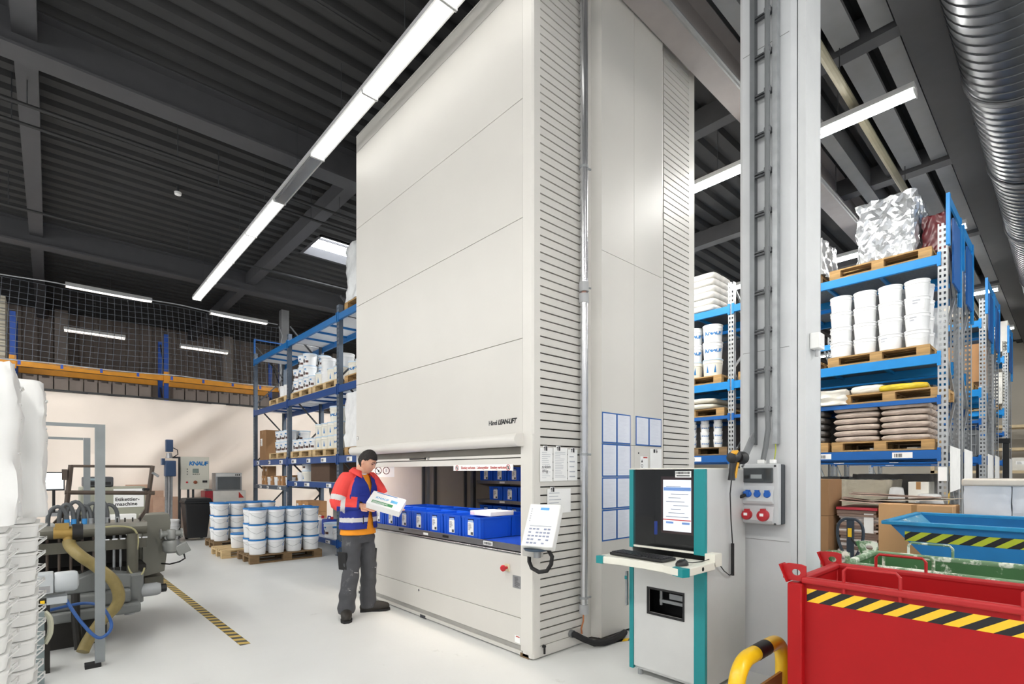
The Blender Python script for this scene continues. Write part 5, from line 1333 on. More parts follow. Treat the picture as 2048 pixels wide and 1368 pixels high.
# beige cabinet at the back
MB().box(.3, 6.6, .2, .72, 7.1, .78).build('rear_cabinet', mat('cabinet_beige', '#b9b7a8', .5, var=.05), mc, bevel=.008)
MB().cyl((.72, 6.85, .35), (.745, 6.85, .35), .02).build('cabinet_knob', black, mc)
# upper bench
MB().box(-.6, 6.05, .98, .70, 6.55, 1.05).build('top_plate', mat('bench_steel', '#8f8d84', .35, metal=.5, var=.1), mc)
MB().cyl((-.6, 6.1, .99), (.70, 6.1, .99), .055, n=16).build('manifold', olive, mc, smooth=True)
MB().box(-.6, 6.1, .80, .70, 6.15, .90).build('front_rail', olive, mc)
MB().box(-.6, 6.12, .58, .70, 6.5, .63).build('lower_rail', dkst, mc)
MB().box(-.55, 6.45, .46, .66, 6.5, .98).build('back_sheet', dkst, mc)
for x in (-.1, -.02, .06, .14, .22, .30, .38, .45, .50, .58): MB().cyl((x, 6.13, .5), (x, 6.13, .98), .011, n=8).build('vertical_rod', galv if x > .3 else brst, mc, smooth=True)
for x in (.33, .39, .45, .51, .57, .63, .68): MB().cb((x, 6.045, .905), (.04, .012, .012)).build('bright_lug', chrome, mc)
for x in (.42, .48, .54, .6, .66): MB().cyl((x, 6.2, 1.05), (x, 6.2, 1.09), .006, n=6).build('pin', dkst, mc)
MB().cyl((-.2, 6.1, .53), (.62, 6.1, .53), .012, n=8).build('tie_bar', galv, mc, smooth=True)
# guard frame of brown tubes
for (a, b, r_) in (((.145, 6.3, 1.59), (.773, 6.3, 1.59), .012), ((.145, 6.3, 1.6), (.10, 6.3, 1.05), .02), ((.773, 6.3, 1.6), (.72, 6.3, 1.12), .02), ((.10, 6.3, 1.345), (.79, 6.3, 1.32), .02)):
    MB().tube([a, b], r_, 8).build('guard_tube', brst, mc, smooth=True)
MB().bar((.72, 6.3, 1.16), (.66, 6.28, 1.06), .02, .03).bar((.10, 6.3, 1.16), (.03, 6.28, 1.06), .02, .03).build('guard_foot', brst, mc)
MB().bar((.77, 6.29, 1.53), (.82, 6.27, 1.49), .03, .02).build('guard_clamp', greymetal, mc)
MB().cyl((.74, 6.29, 1.36), (.69, 6.27, 1.36), .014).build('clamp_knob', black, mc)
MB().box(.08, 6.27, 1.46, .12, 6.3, 1.56).build('guard_clamp', brst, mc)
# tapered cabinet and gear motor at the right end
MB().prism([(.70, .46), (.89, .50), (.945, 1.0), (.93, 1.095), (.72, 1.095), (.70, 1.08)], 6.40, 6.75, 'xz').build('end_cabinet', mat('end_cabinet_olive', '#77766c', .5, var=.06), mc, bevel=.008)
MB().box(.72, 6.4, .36, .88, 6.7, .45).build('cabinet_foot', olive, mc)
MB().lathe([(.05, 0), (.075, .02), (.08, .1), (.07, .13)], 18, (.93, 6.28, .70)).build('gear_housing', mat('gear_grey', '#8d8f8c', .4, metal=.3), mc, smooth=True)
MB().lathe([(.03, 0), (.045, .02), (.045, .09), (.035, .11)], 16, (.93, 6.28, .83)).cyl((.84, 6.28, .90), (1.02, 6.28, .90), .03).cyl((.90, 6.28, .86), (.90, 6.41, .86), .03).build('gear_neck', mat('gear_grey', '#8d8f8c', .4, metal=.3), mc, smooth=True)
for x in (.84, 1.02): MB().lathe([(.05, -.008), (.05, .008)], 16, (x, 6.28, .90), axis='x').build('flange', mat('gear_grey', '#8d8f8c', .4, metal=.3), mc)
MB().cb((1.02, 6.27, .74), (.12, .12, .11), Matrix.Rotation(R(-25), 3, 'Y')).build('terminal_box', mat('gear_grey', '#8d8f8c', .4, metal=.3), mc, bevel=.01)
MB().tube([(1.04, 6.27, .68), (1.05, 6.27, .63), (1.0, 6.27, .60), (.92, 6.3, .58), (.86, 6.41, .58)], .008, 6).build('motor_cable', black, mc, smooth=True)
# corrugated grey hoses looping over the bench
hg = mat('hose_grey', '#55585b', .6, var=.15, scale=30)
for i in range(7):
    x = .05 + .062 * i; w_ = .05 if i % 2 else .065
    pts = [(x + w_ * math.cos(a) * -1, 6.2 + .01 * i, 1.10 + (.12 + .02 * (i % 3)) * math.sin(a)) for a in [PI * k / 10 for k in range(11)]]
    pts = [(pts[0][0], pts[0][1], 1.03)] + pts + [(pts[-1][0], pts[-1][1], 1.03)]
    MB().tube(pts, .017, 10).build('loop_hose', hg, mc, smooth=True)
    MB().cyl((x + w_, 6.195 + .01 * i, 1.04), (x + w_, 6.195 + .01 * i, 1.10), .02, n=10).build('hose_fitting', galv if i > 2 else mat('fitting_blue', '#3d8fd0', .4), mc, smooth=True)
# brass valve with black cap and the thick khaki suction hose
MB().cyl((.02, 5.75, 1.02), (.14, 5.75, 1.02), .05, n=14).cyl((.12, 5.75, .93), (.12, 5.75, 1.03), .04, n=14).box(.03, 5.71, 1.05, .12, 5.79, 1.10).build('brass_valve', mat('brass_valve', '#a98b4c', .4, metal=.5, var=.15), mc, smooth=True)
MB().cyl((.14, 5.75, 1.02), (.21, 5.75, 1.02), .07, n=18).build('valve_cap', black, mc, smooth=True)
MB().cyl((.12, 5.75, 1.02), (.12, 6.1, 1.0), .03).build('valve_pipe', olive, mc, smooth=True)
MB().tube(smooth_path([(.12, 5.75, .95), (.13, 5.72, .90), (.19, 5.6, .83), (.28, 5.6, .74), (.40, 5.6, .60), (.445, 5.6, .46), (.42, 5.6, .36), (.32, 5.6, .25), (.24, 5.55, .13), (.20, 5.5, .05)]), .045, 14).build('suction_hose', mat('hose_khaki', '#8a7a4a', .5, var=.12, scale=20), mc, smooth=True)
MB().tube(smooth_path([(.08, 5.3, .56), (.17, 5.15, .39), (.27, 5.1, .25), (.34, 5.1, .27), (.36, 5.15, .34), (.31, 5.35, .43), (.2, 5.5, .45), (0, 5.5, .43)]), .012, 8).build('blue_cable', mat('cable_blue', '#24508f', .5), mc, smooth=True)
MB().lathe([(.03, 0), (.03, -.012)], 20, (.565, 6.09, .945), axis='y').build('gauge', white, mc)
MB().lathe([(.034, .002), (.034, -.008)], 20, (.565, 6.098, .945), axis='y').cb((.567, 6.077, .948), (.026, .002, .004), Matrix.Rotation(R(-35), 3, 'Y')).build('gauge_ring', dkst, mc)
MB().box(.575, 6.08, .78, .595, 6.1, .85).build('red_valve', red, mc)
MB().tube(smooth_path([(.3, 6.0, 1.02), (.45, 5.99, 1.03), (.58, 5.99, 1.0), (.62, 5.98, .9), (.6, 5.98, .75), (.55, 5.98, .66), (.57, 5.95, .58), (.64, 5.95, .56), (.67, 5.97, .62)]), .008, 8).build('yellow_cable', mat('cable_pale', '#a5a077', .5), mc, smooth=True)
# near grey motor on the left
MB().lathe([(.02, 0), (.075, .005), (.08, .02), (.08, .12), (.07, .14), (.04, .15)], 20, (.02, 5.3, .68), axis='x').build('pump_motor', mat('motor_pale', '#b5babd', .4, var=.05), mc, smooth=True)
MB().box(-.09, 5.22, .61, .02, 5.38, .76).build('pump_box', mat('motor_pale', '#b5babd', .4, var=.05), mc, bevel=.008)
MB().box(-.08, 5.217, .62, -.0, 5.221, .67).build('pump_plate', mat('plate_grey', '#9c9c9e', .4, metal=.5), mc)
MB().box(-.02, 5.24, .52, .10, 5.36, .575).build('pump_foot', mat('motor_pale', '#b5babd', .4, var=.05), mc, bevel=.006)
MB().box(-.055, 5.235, .535, -.03, 5.241, .56).build('yellow_tag', yellow, mc)
MB().box(-.1, 5.25, .0, .0, 5.4, .55).build('pump_stand', dkst, mc)
MB().box(-.12, 5.0, .0, -.03, 5.06, .52).build('side_guard', mat('guard_teal_grey', '#6e797a', .5), mc)
MB().tube(smooth_path([(-.03, 5.1, .50), (.0, 5.08, .45), (.0, 5.06, .35), (-.03, 5.05, .28)]), .018, 8).build('clear_hose', mat('hose_clear', '#b8b7a2', .3), mc, smooth=True)
MB().tube([(.16, 5.7, .5), (.16, 5.65, .3), (.18, 5.6, .05)], .03, 10).build('drain_pipe', dkst, mc, smooth=True)
# grey portal frame round the machine
pf = thing('portal_frame', 'grey steel portal frame with two flat posts beside the filling machine', 'steel frame', (.3, 6.2, 0))
pg = mat('portal_grey', '#84898b', .55, var=.08, scale=8, dirt='#585b5c', dscale=20, dthr=.68)
MB().box(.262, 5.17, .03, .325, 5.21, 1.91).build('post', pg, pf)
MB().box(.268, 7.18, .03, .325, 7.22, 1.905).build('post', pg, pf)
MB().box(-.9, 5.18, 1.885, .265, 5.205, 1.91).build('top_bar', pg, pf); MB().box(-.9, 7.19, 1.88, .265, 7.21, 1.905).build('top_bar', pg, pf)
MB().box(.20, 5.15, 0, .30, 5.24, .03).build('foot', rubber, pf); MB().box(.22, 7.15, 0, .34, 7.25, .03).build('foot', rubber, pf)
for y in (5.18, 7.19): MB().box(-.95, y, 0, -.9, y + .02, 1.91).build('post', pg, pf)
# labelling machine, desk with screen behind
lm_ = thing('labelling_machine', 'greenish grey labelling machine carrying a white name sign', 'machine', (.75, 9.2, 0))
lg = mat('label_machine_grey', '#9b9c8c', .5, var=.05)
MB().box(.30, 9.0, .62, 1.02, 9.6, 1.325).build('cabinet', lg, lm_, bevel=.015)
MB().box(.25, 8.8, .55, 1.1, 9.7, .62).build('table', white, lm_); MB().box(.3, 8.85, .70, .9, 9.0, .95).build('feed_tray', white, lm_, bevel=.01)
for x in (.28, 1.05):
    for y in (8.85, 9.65): MB().box(x - .025, y - .025, 0, x + .025, y + .025, .55).build('leg', galv, lm_)
sn = MB().box(.655, 8.993, 1.04, 1.0, 8.999, 1.30).build('name_sign', paper, lm_)
text('Etikettier-', .068, (.672, 8.9925, 1.13), *NY, black, 'lettering', sn, bold=.0016)
text('maschine', .068, (.672, 8.9925, 1.065), *NY, black, 'lettering', sn, bold=.0016)
b_ = MB(); barcode(b_, (.73, 8.9925, 1.22), *NY, .18, .05, 16, seed=8); b_.build('barcode', black, sn)
dk = thing('packing_desk', 'desk with dark shelves behind the filling machine', 'desk', (.1, 8.9, 0))
MB().box(-.6, 8.6, .98, .28, 9.3, 1.02).build('desk_top', mat('desk_grey', '#8b8d90', .5), dk)
for x in (-.58, .24): MB().box(x, 8.62, 0, x + .04, 9.28, .98).build('side', dkst, dk)
MB().box(-.54, 8.7, .6, .24, 9.2, .63).build('shelf', dkst, dk)
sc2 = thing('monitor', 'small bright computer screen behind the white pail stacks', 'monitor', (.03, 8.7, 1.02))
MB().box(-.07, 8.72, 1.30, .14, 8.74, 1.535).build('frame', black, sc2); MB().box(-.055, 8.715, 1.32, .127, 8.722, 1.522).build('screen', mat('screen_sky', '#d9ecf7', .4, var=.3, scale=12, emit=1.3), sc2)
MB().box(.02, 8.73, 1.03, .05, 8.75, 1.3).box(-.06, 8.68, 1.02, .12, 8.82, 1.03).build('stand', black, sc2)
pr_ = thing('printer', 'dark grey label printer beside the bright screen', 'printer', (.42, 9.25, 1.325))
MB().box(.33, 9.05, 1.33, .66, 9.45, 1.47).build('body', mat('printer_dark', '#4a4c50', .5), pr_, bevel=.02)
MB().box(.36, 9.045, 1.36, .63, 9.05, 1.40).build('paper_slot', black, pr_); MB().box(.40, 9.044, 1.42, .50, 9.05, 1.45).build('display', mat('disp', '#8fa3ad', .3), pr_)

# ------------------------------------------------------------------ stacks of nested white pails in the left foreground
pallet((-.35, 2.9, 0), PX, 'pallet under the stacks of nested white pails at the left edge', 'light')
npw = mat('nested_pail_white', '#E2E2E0', .4, var=.02)
def rrect(w, r, n=5):
    pts = []
    for cx_, cy_, a0 in ((w - r, w - r, 0), (-w + r, w - r, 90), (-w + r, -w + r, 180), (w - r, -w + r, 270)):
        for i in range(n + 1):
            a = R(a0 + 90 * i / n); pts.append((cx_ + r * math.cos(a), cy_ + r * math.sin(a)))
    return pts
nest = None
def nested(loc, label, group):
    global nest
    if nest is not None: return dup(nest, loc, 0, label, group)
    t = thing('nested_pail', label, 'pail', loc, 0, group)
    mb = MB(); rings = [(.160, 0), (.166, .004), (.1695, .049), (.1735, .051), (.1735, .0600), (.164, .0608)]
    n_ = None
    for (w_, z_) in rings:
        p = rrect(w_, .05); n_ = len(p); mb.v += [(x, y, z_) for x, y in p]
    for i in range(len(rings) - 1):
        for j in range(n_): mb.f.append([i * n_ + j, i * n_ + (j + 1) % n_, (i + 1) * n_ + (j + 1) % n_, (i + 1) * n_ + j]); mb.m.append(0)
    mb.f.append(list(range(n_))[::-1]); mb.m.append(0); mb.f.append(list(range((len(rings) - 1) * n_, len(rings) * n_))); mb.m.append(0)
    mb.build('rim', npw, t, smooth=True, world=False, ang=50)
    MB().tube([(.160, -.04, .012), (.196, -.04, .045), (.170, -.04, .048)], .0035, 6).tube([(.160, .04, .012), (.196, .04, .045), (.170, .04, .048)], .0035, 6).tube([(.196, -.04, .045), (.196, .04, .045)], .0035, 6).build('handle_clip', npw, t, world=False, smooth=True)
    nest = t
    return t
for (cx_, cy_, n_, nm_) in ((-.205, 3.12, 28, 'rear stack by the machine'), (-.275, 2.70, 28, 'front stack at the left edge')):
    for k in range(n_):
        j = random.uniform(-.004, .004)
        nested((cx_ + j - .0006 * (n_ - k), cy_ + j, .145 + .0615 * k), 'nested white pail, %s, layer %d from its top' % (nm_, n_ - k), 'nested pails ' + nm_)
for i, (cx_, cy_, zt, sd) in enumerate(((-.205, 3.12, 1.90, 31), (-.275, 2.70, 1.90, 37))):
    t = thing('film_hood', 'white stretch film hood over the top of the %s nested pails' % ['rear', 'front'][i], 'stretch film', (cx_, cy_, 1.36))
    hb = crumple(.375, .375, .56, .007, 12, sd)
    vv = []
    for x, y, z_ in hb.v:
        if z_ > .5: k_ = 1 - (z_ - .5) * 1.2; x *= k_; y *= k_
        if z_ < .05: z_ += .02 * math.sin(9 * x + 14 * y)
        vv.append((x, y, z_))
    hb.v = vv
    hb.build('hood', mat('white_film', '#E4E4E2', .3, var=.03, spec=.6), t, smooth=True, world=False, ang=80)
# ------------------------------------------------------------------ curtain, net, orange rack, machines at the back
cu = thing('curtain', 'large peach coloured tarpaulin curtain across the back of the hall', 'curtain', (2, 15.2, 0))
mb = MB(); nx, nz = 170, 36; X0, X1 = -3.2, 6.4
def cz(x, z):
    d = .05 * math.sin(2.1 * x + .4) + .03 * math.sin(5.3 * x + 1)
    u = (x - 3.9) * .75 + (3.3 - z) * .9
    w = max(0., min(1., (x - 1.3) / 1.6))
    d += w * (.16 * math.sin(3.6 * u) + .06 * math.sin(8.1 * u + 1))
    d += (1 - w) * .03 * math.sin(2.6 * z + x)
    return 15.25 + d * (1 - .6 * (z / 3.33) ** 3)
for i in range(nx + 1):
    for k in range(nz + 1):
        x = X0 + (X1 - X0) * i / nx; z = 3.33 * k / nz; mb.v.append((x, cz(x, z), z))
o = len(mb.v)
for i in range(nx + 1):
    for k in range(nz + 1):
        x = X0 + (X1 - X0) * i / nx; z = 3.33 * k / nz; mb.v.append((x, cz(x, z) + .012, z))
for i in range(nx):
    for k in range(nz):
        a = i * (nz + 1) + k; mb.f.append([a, a + nz + 1, a + nz + 2, a + 1]); mb.m.append(0)
        mb.f.append([o + a, o + a + 1, o + a + nz + 2, o + a + nz + 1]); mb.m.append(0)
for i in range(nx):
    a = i * (nz + 1) + nz; mb.f.append([a, a + nz + 1, o + a + nz + 1, o + a]); mb.m.append(0)
mb.build('cloth', mat('curtain_peach', '#FAEDE1', .7, var=.03, scale=1.5), cu, smooth=True, fix=False, ang=60)
MB().cyl((X0, 15.22, 3.36), (X1, 15.22, 3.36), .018, n=8).build('top_rod', darkmetal, cu)
for i in range(9): MB().box(-.25 + .62 * i, 15.12, 3.318, .02 + .62 * i, 15.16, 3.33).build('clip_bar', black, cu)

nt = thing('safety_net', 'thin dark safety net hanging above the curtain', 'safety net', (1.8, 15.5, 3.9))
ncol = mat('net_cord', '#6f757e', .7)
mb = MB(); rg = random.Random(4)
def npt(x, z): return (x + .05 * math.sin(1.3 * z + x), 15.5 + .08 * math.sin(.9 * x + .5 * z), z - .03 * math.sin(1.9 * x))
NXs = [-1.6 + .135 * i for i in range(50)]; NZs = [3.98 + .135 * i for i in range(14)]
for x in NXs: mb.tube([npt(x, z) for z in NZs], .006, 3, cap=False)
for z in NZs: mb.tube([npt(x, z) for x in NXs], .006, 3, cap=False)
tag(mb.build('net_mesh', ncol, nt), kind='stuff')
for (z, nm_) in ((5.78, 'top_rope'), (3.96, 'bottom_rope')):
    MB().tube([(x, 15.48 + .08 * math.sin(.9 * x + .5 * z), z + .05 - .03 * abs(math.sin(1.3 * x))) for x in [-1.7 + .2 * i for i in range(34)]], .013, 6).build(nm_, mat('rope_pale', '#b9bcc0', .6), nt, smooth=True)
for i in range(9): MB().cb((-1.2 + .7 * i, 15.45, 3.93), (.05, .02, .09)).build('net_tie', mat('tie_blue', '#3556b0', .5), nt)
MB().tube([(4.9, 15.45, 5.75), (5.0, 15.45, 5.5), (4.92, 15.45, 5.1), (4.96, 15.45, 4.5), (4.9, 15.45, 3.9)], .012, 6).build('hanging_rope', mat('rope_pale', '#b9bcc0', .6), nt, smooth=True)

ob = thing('orange_rack', 'blue and orange pallet rack behind the curtain and net', 'pallet rack', (.8, 16.2, 0))
ub = mat('upright_royal_blue', '#1f4fa8', .5, var=.06)
for x in (-3.5, -.63, 2.29, 5.2):
    for y in (16.2, 17.2):
        MB().box(x - .05, y, 0, x + .05, y + .06, 5.2).build('upright', ub, ob)
    for z in (.5, 1.7, 2.9, 4.1): MB().bar((x, 16.23, z), (x, 17.2, z + 1.0), .03, .03).build('brace', darkmetal, ob)
for (a, b) in ((-3.44, -.69), (-.57, 2.23), (2.35, 5.14)):
    for y in (16.18, 17.22): MB().box(a, y, 3.96, b, y + .05, 4.10).build('beam', orange, ob, bevel=.005, seg=1)
    MB().box(a, 16.23, 3.99, b, 16.25, 4.02).build('beam_lip', orange, ob)
    for y in (16.18, 17.22): MB().box(a, y, 3.40, b, y + .05, 3.50).build('beam', mat('grey_beam', '#6c6762', .6), ob)
    for i in range(3): MB().box(a, 16.35 + .28 * i, 3.50, b, 16.55 + .28 * i, 3.52).build('shelf_plank', walld, ob)
for x in (-.63, 2.29, 5.2): MB().box(x - .06, 16.16, 3.90, x + .06, 16.2, 4.2).build('beam_plate', orange, ob)
# grey stacking crates on the lower level
gc = mat('stack_crate_grey', '#8d8179', .6, var=.1)
pc = None
def gcrate(loc, label):
    global pc
    if pc is not None: return dup(pc, loc, 0, label)
    t = thing('stacking_crate', label, 'crate', loc, 0, 'grey stacking crates')
    MB().box(-.125, -.2, 0, .125, .2, .02).box(-.125, -.2, .02, .125, -.19, .26).box(-.125, .19, .02, .125, .2, .3).box(-.125, -.19, .02, -.115, .19, .3).box(.115, -.19, .02, .125, .19, .3).build('body', gc, t, world=False)
    for s in (-1, 1): MB().box(s * .07, -.2, .26, s * .125, -.19, .3).build('corner_tab', gc, t, world=False)
    MB().box(-.13, -.205, .24, .13, -.2, .26).build('rim', gc, t, world=False)
    pc = t
    return t
cn = 0
for (a, b) in ((-.5, 2.1), (2.45, 4.9)):
    x = a + .15
    while x < b:
        cn += 1; gcrate((x, 16.6, 3.52), 'grey open stacking crate in the row above the curtain edge, place %d' % cn); x += .275
for j in range(4):
    t = carton('crate_box', (-1.2, 16.7, 4.104 + .36 * j), (.9, .85, .35), 'pale slatted box stacked at the left picture edge behind the net, %s' % ['lowest', 'second', 'third', 'topmost'][j], m=mat('pale_box', '#c9c2b0', .7, var=.1), tape=False)
    for q in range(3): MB().cb((0, -.428, .06 + .11 * q), (.9, .006, .03)).build('slat', mat('pale_box_dark', '#9a9282', .7), t, world=False)

# mixer with blue motor
mx = thing('mixer', 'tall mixer with dark blue motor and silver column before the curtain', 'mixer', (2.02, 13.9, 0))
mbm = mat('motor_dark_blue', '#2c4466', .45, var=.1)
MB().box(1.85, 13.8, 0, 2.2, 14.2, .06).build('base', greymetal, mx)
MB().box(1.96, 14.02, .06, 2.10, 14.1, 1.75).build('column', galv, mx)
MB().box(1.955, 13.99, .9, 2.0, 14.02, 1.5).box(2.06, 13.99, .9, 2.10, 14.02, 1.5).build('guide', steel, mx)
MB().box(1.93, 13.8, 1.44, 2.14, 14.02, 1.80).build('gear_box', mbm, mx, bevel=.02)
MB().box(1.87, 13.82, 1.70, 1.93, 14.0, 1.85).build('side_motor', mbm, mx, bevel=.01)
MB().lathe([(.07, 0), (.06, .06), (.05, .12)], 16, (2.02, 13.92, 1.86)).build('neck', steel, mx, smooth=True)
MB().box(1.95, 13.85, 2.0, 2.09, 13.99, 2.28).build('top_motor', mbm, mx, bevel=.015)
MB().cyl((2.02, 13.9, .55), (2.02, 13.9, 1.45), .02).build('stirrer_shaft', steel, mx, smooth=True)
MB().tube([(2.09, 13.92, 2.1), (2.18, 13.92, 2.05), (2.19, 13.92, 1.95), (2.10, 13.92, 1.88)], .01, 6).build('cable', black, mx, smooth=True)
pail('plain', (1.88, 13.45, .0), 0, 'big white tub under the mixer', 'mixer tub', 1.9)
# control cabinet
cc = thing('control_cabinet', 'cream control cabinet with blue lettering beside the mixer', 'control cabinet', (2.55, 14.1, 0))
cb_ = MB().box(2.26, 14.0, 1.13, 2.84, 14.25, 1.90).build('case', mat('cabinet_cream', '#CFCDC0', .45, var=.03), cc, bevel=.01)
text('KNAUF', .13, (2.42, 13.998, 1.70), *NY, inkblue, 'lettering', cc, bold=.005, shear=.15, spacing=.85)
MB().box(2.50, 13.994, 1.52, 2.62, 14.0, 1.62).build('display', mat('display_grey', '#7d8a84', .3), cc)
for (x, z) in ((2.50, 1.48), (2.54, 1.48), (2.58, 1.48), (2.62, 1.48), (2.38, 1.60), (2.38, 1.54), (2.38, 1.48)): MB().box(x, 13.993, z, x + .02, 14.0, z + .02).build('button', black, cc)
MB().lathe([(.04, 0), (.04, -.02), (.025, -.03)], 16, (2.55, 13.998, 1.30), axis='y').build('main_switch', mat('switch_rust', '#8f4a2c', .5), cc, smooth=True)
MB().lathe([(.02, 0), (.02, -.02)], 12, (2.38, 13.998, 1.30), axis='y').build('red_button', red, cc)
MB().box(2.70, 13.993, 1.29, 2.80, 14.0, 1.34).build('handle', black, cc)
MB().box(2.22, 14.05, .0, 2.27, 14.1, 1.9).box(2.22, 14.05, 1.86, 2.1, 14.1, 1.9).build('stand', darkmetal, cc)
MB().box(2.40, 14.05, .5, 2.44, 14.1, 1.13).box(2.5, 14.05, .6, 2.54, 14.1, 1.13).build('cable_duct', darkmetal, cc)
# oven on red and white cabinet on a table
tb = thing('side_table', 'light steel table under the red and white test cabinet', 'table', (3.2, 14.3, 0))
MB().box(2.74, 14.0, .42, 3.7, 14.6, .455).build('top', mat('table_pale', '#b8b6b0', .5), tb)
for x in (2.76, 3.66):
    for y in (14.02, 14.56): MB().box(x, y, 0, x + .035, y + .035, .42).build('leg', mat('table_pale', '#b8b6b0', .5), tb)
rc = thing('test_cabinet', 'white test cabinet with dark red side next to the blue rack', 'cabinet', (3.2, 14.3, .455))
MB().box(2.93, 14.05, .457, 3.66, 14.5, 1.08).build('case', mat('case_white', '#d9d6cf', .45), rc, bevel=.006)
MB().box(2.76, 14.04, .457, 2.928, 14.5, 1.08).build('red_side', mat('case_red', '#9e2430', .45), rc, bevel=.006)
MB().prism([(3.5, .90), (3.62, .90), (3.5, 1.05)], 14.044, 14.05, 'xz').build('red_logo', inkred, rc)
MB().box(3.04, 14.03, .70, 3.10, 14.05, .76).build('latch', black, rc)
MB().box(2.80, 14.034, .75, 2.86, 14.04, .78).box(2.80, 14.034, .6, 2.86, 14.04, .63).build('green_tag', mat('tag_green', '#9bc23a', .5), rc)
ov = thing('test_oven', 'small oven with dark glass door on the white test cabinet', 'oven', (3.28, 14.3, 1.08))
MB().box(2.99, 14.05, 1.082, 3.57, 14.45, 1.52).build('case', mat('oven_silver', '#9fa1a3', .4, metal=.4), ov, bevel=.008)
MB().box(3.03, 14.042, 1.11, 3.53, 14.05, 1.42).build('glass_door', mat('oven_glass', '#5a5e60', .15, spec=.8), ov)
MB().box(3.0, 14.04, 1.43, 3.56, 14.05, 1.51).build('control_strip', mat('oven_white', '#d4d4d2', .4), ov)
for i in range(3): MB().box(3.42 + .04 * i, 14.035, 1.45, 3.445 + .04 * i, 14.04, 1.49).build('knob', black, ov)
tph = thing('telephone', 'small grey telephone beside the oven', 'telephone', (2.88, 14.2, 1.08))
MB().box(2.79, 14.1, 1.082, 2.93, 14.3, 1.12).build('base', mat('phone_grey', '#a8a9aa', .5), tph, bevel=.01); MB().box(2.79, 14.11, 1.12, 2.83, 14.29, 1.16).build('handset', black, tph, bevel=.01)
# black wheelie bin
wb_ = thing('wheelie_bin', 'black wheeled rubbish bin before the control cabinet', 'bin', (2.47, 13.45, 0))
bk = mat('bin_black', '#17181b', .4, var=.1)
MB().add([(2.27, 13.25, .06), (2.65, 13.25, .06), (2.65, 13.65, .06), (2.27, 13.65, .06), (2.21, 13.16, .84), (2.72, 13.16, .84), (2.72, 13.75, .84), (2.21, 13.75, .84)], [(0, 3, 2, 1), (4, 5, 6, 7), (0, 1, 5, 4), (1, 2, 6, 5), (2, 3, 7, 6), (3, 0, 4, 7)]).build('body', bk, wb_, bevel=.02)
MB().box(2.19, 13.14, .84, 2.74, 13.77, .88).build('rim', bk, wb_, bevel=.01)
MB().prism([(2.19, .88), (2.74, .88), (2.70, .95), (2.23, .95)], 13.15, 13.75, 'xz').build('lid', bk, wb_, bevel=.012)
for x in (2.3, 2.6): MB().cyl((x, 13.7, .09), (x + .05, 13.7, .09), .09).build('wheel', rubber, wb_)
MB().cyl((2.25, 13.78, .9), (2.68, 13.78, .9), .014).build('handle', bk, wb_)
MB().box(2.45, 13.207, .58, 2.62, 13.212, .60).build('stripe_print', paper, wb_)
MB().lathe([(.02, 0), (.03, 0), (.03, -.002), (.02, -.002), (.02, 0)], 16, (2.41, 13.205, .59), axis='y', capb=False, capt=False).build('ring_print', paper, wb_)
# flattened cartons leaning at the curtain
for i, (x, w_, h_) in enumerate(((1.55, .5, 1.0), (1.8, .45, .85), (2.05, .5, .7), (1.45, .4, .65))):
    t = thing('cardboard_sheet', 'pinkish flattened carton leaning on the curtain, %s' % ['tallest', 'middle one', 'one behind the mixer', 'smallest at the left'][i], 'cardboard', (x, 14.75 - .08 * i, 0))
    MB().cb((0, 0, .25 + h_ / 2), (w_, .02, h_), Matrix.Rotation(R(-8), 3, 'X')).build('panel', mat('rosy_card', '#c4a28c', .8, var=.12), t, world=False)
    MB().cb((0, -.03, .12), (w_ * .9, .02, .3), Matrix.Rotation(R(-8), 3, 'X')).build('flap', mat('rosy_card', '#c4a28c', .8, var=.12), t, world=False)
# smoke detector under the roof
sd2 = thing('smoke_detector', 'small round white smoke detector on the dark ceiling', 'smoke detector', (1.62, 10.3, 6.32))
MB().lathe([(.03, -.05), (.05, -.04), (.055, -.01), (.055, .0)], 16, (1.62, 10.3, 6.32)).build('body', white, sd2, smooth=True); MB().cyl((1.62, 10.3, 6.32), (1.62, 10.3, 6.42), .02).build('stem', darkmetal, sd2)

# wooden shelving against the far right wall
ws_ = thing('wooden_shelving', 'pale timber shelving against the far right wall', 'shelving', (25.4, 1.6, 0))
tm = mat('pale_timber', '#c9b592', .7, var=.1)
for y in (-.6, 1.6, 3.6): MB().box(25.0, y, 0, 25.12, y + .12, 3.2).build('post', tm, ws_)
for z in (.7, 1.5, 2.3, 3.1): MB().box(25.0, -.6, z, 26.0, 3.72, z + .1).build('board', tm, ws_)
MB().bar((25.05, -.5, 2.4), (25.05, 1.0, 3.1), .08, .1).build('brace', tm, ws_)
for i, (y, z, h) in enumerate(((.1, .8, .5), (1.1, 1.6, .45), (.2, 2.4, .4))):
    carton('carton', (25.5, y, z), (.7, .8, h), 'carton on the far timber shelving, %s shelf' % ['low', 'middle', 'high'][i], m=mat('white_card', '#dcdad2', .7))
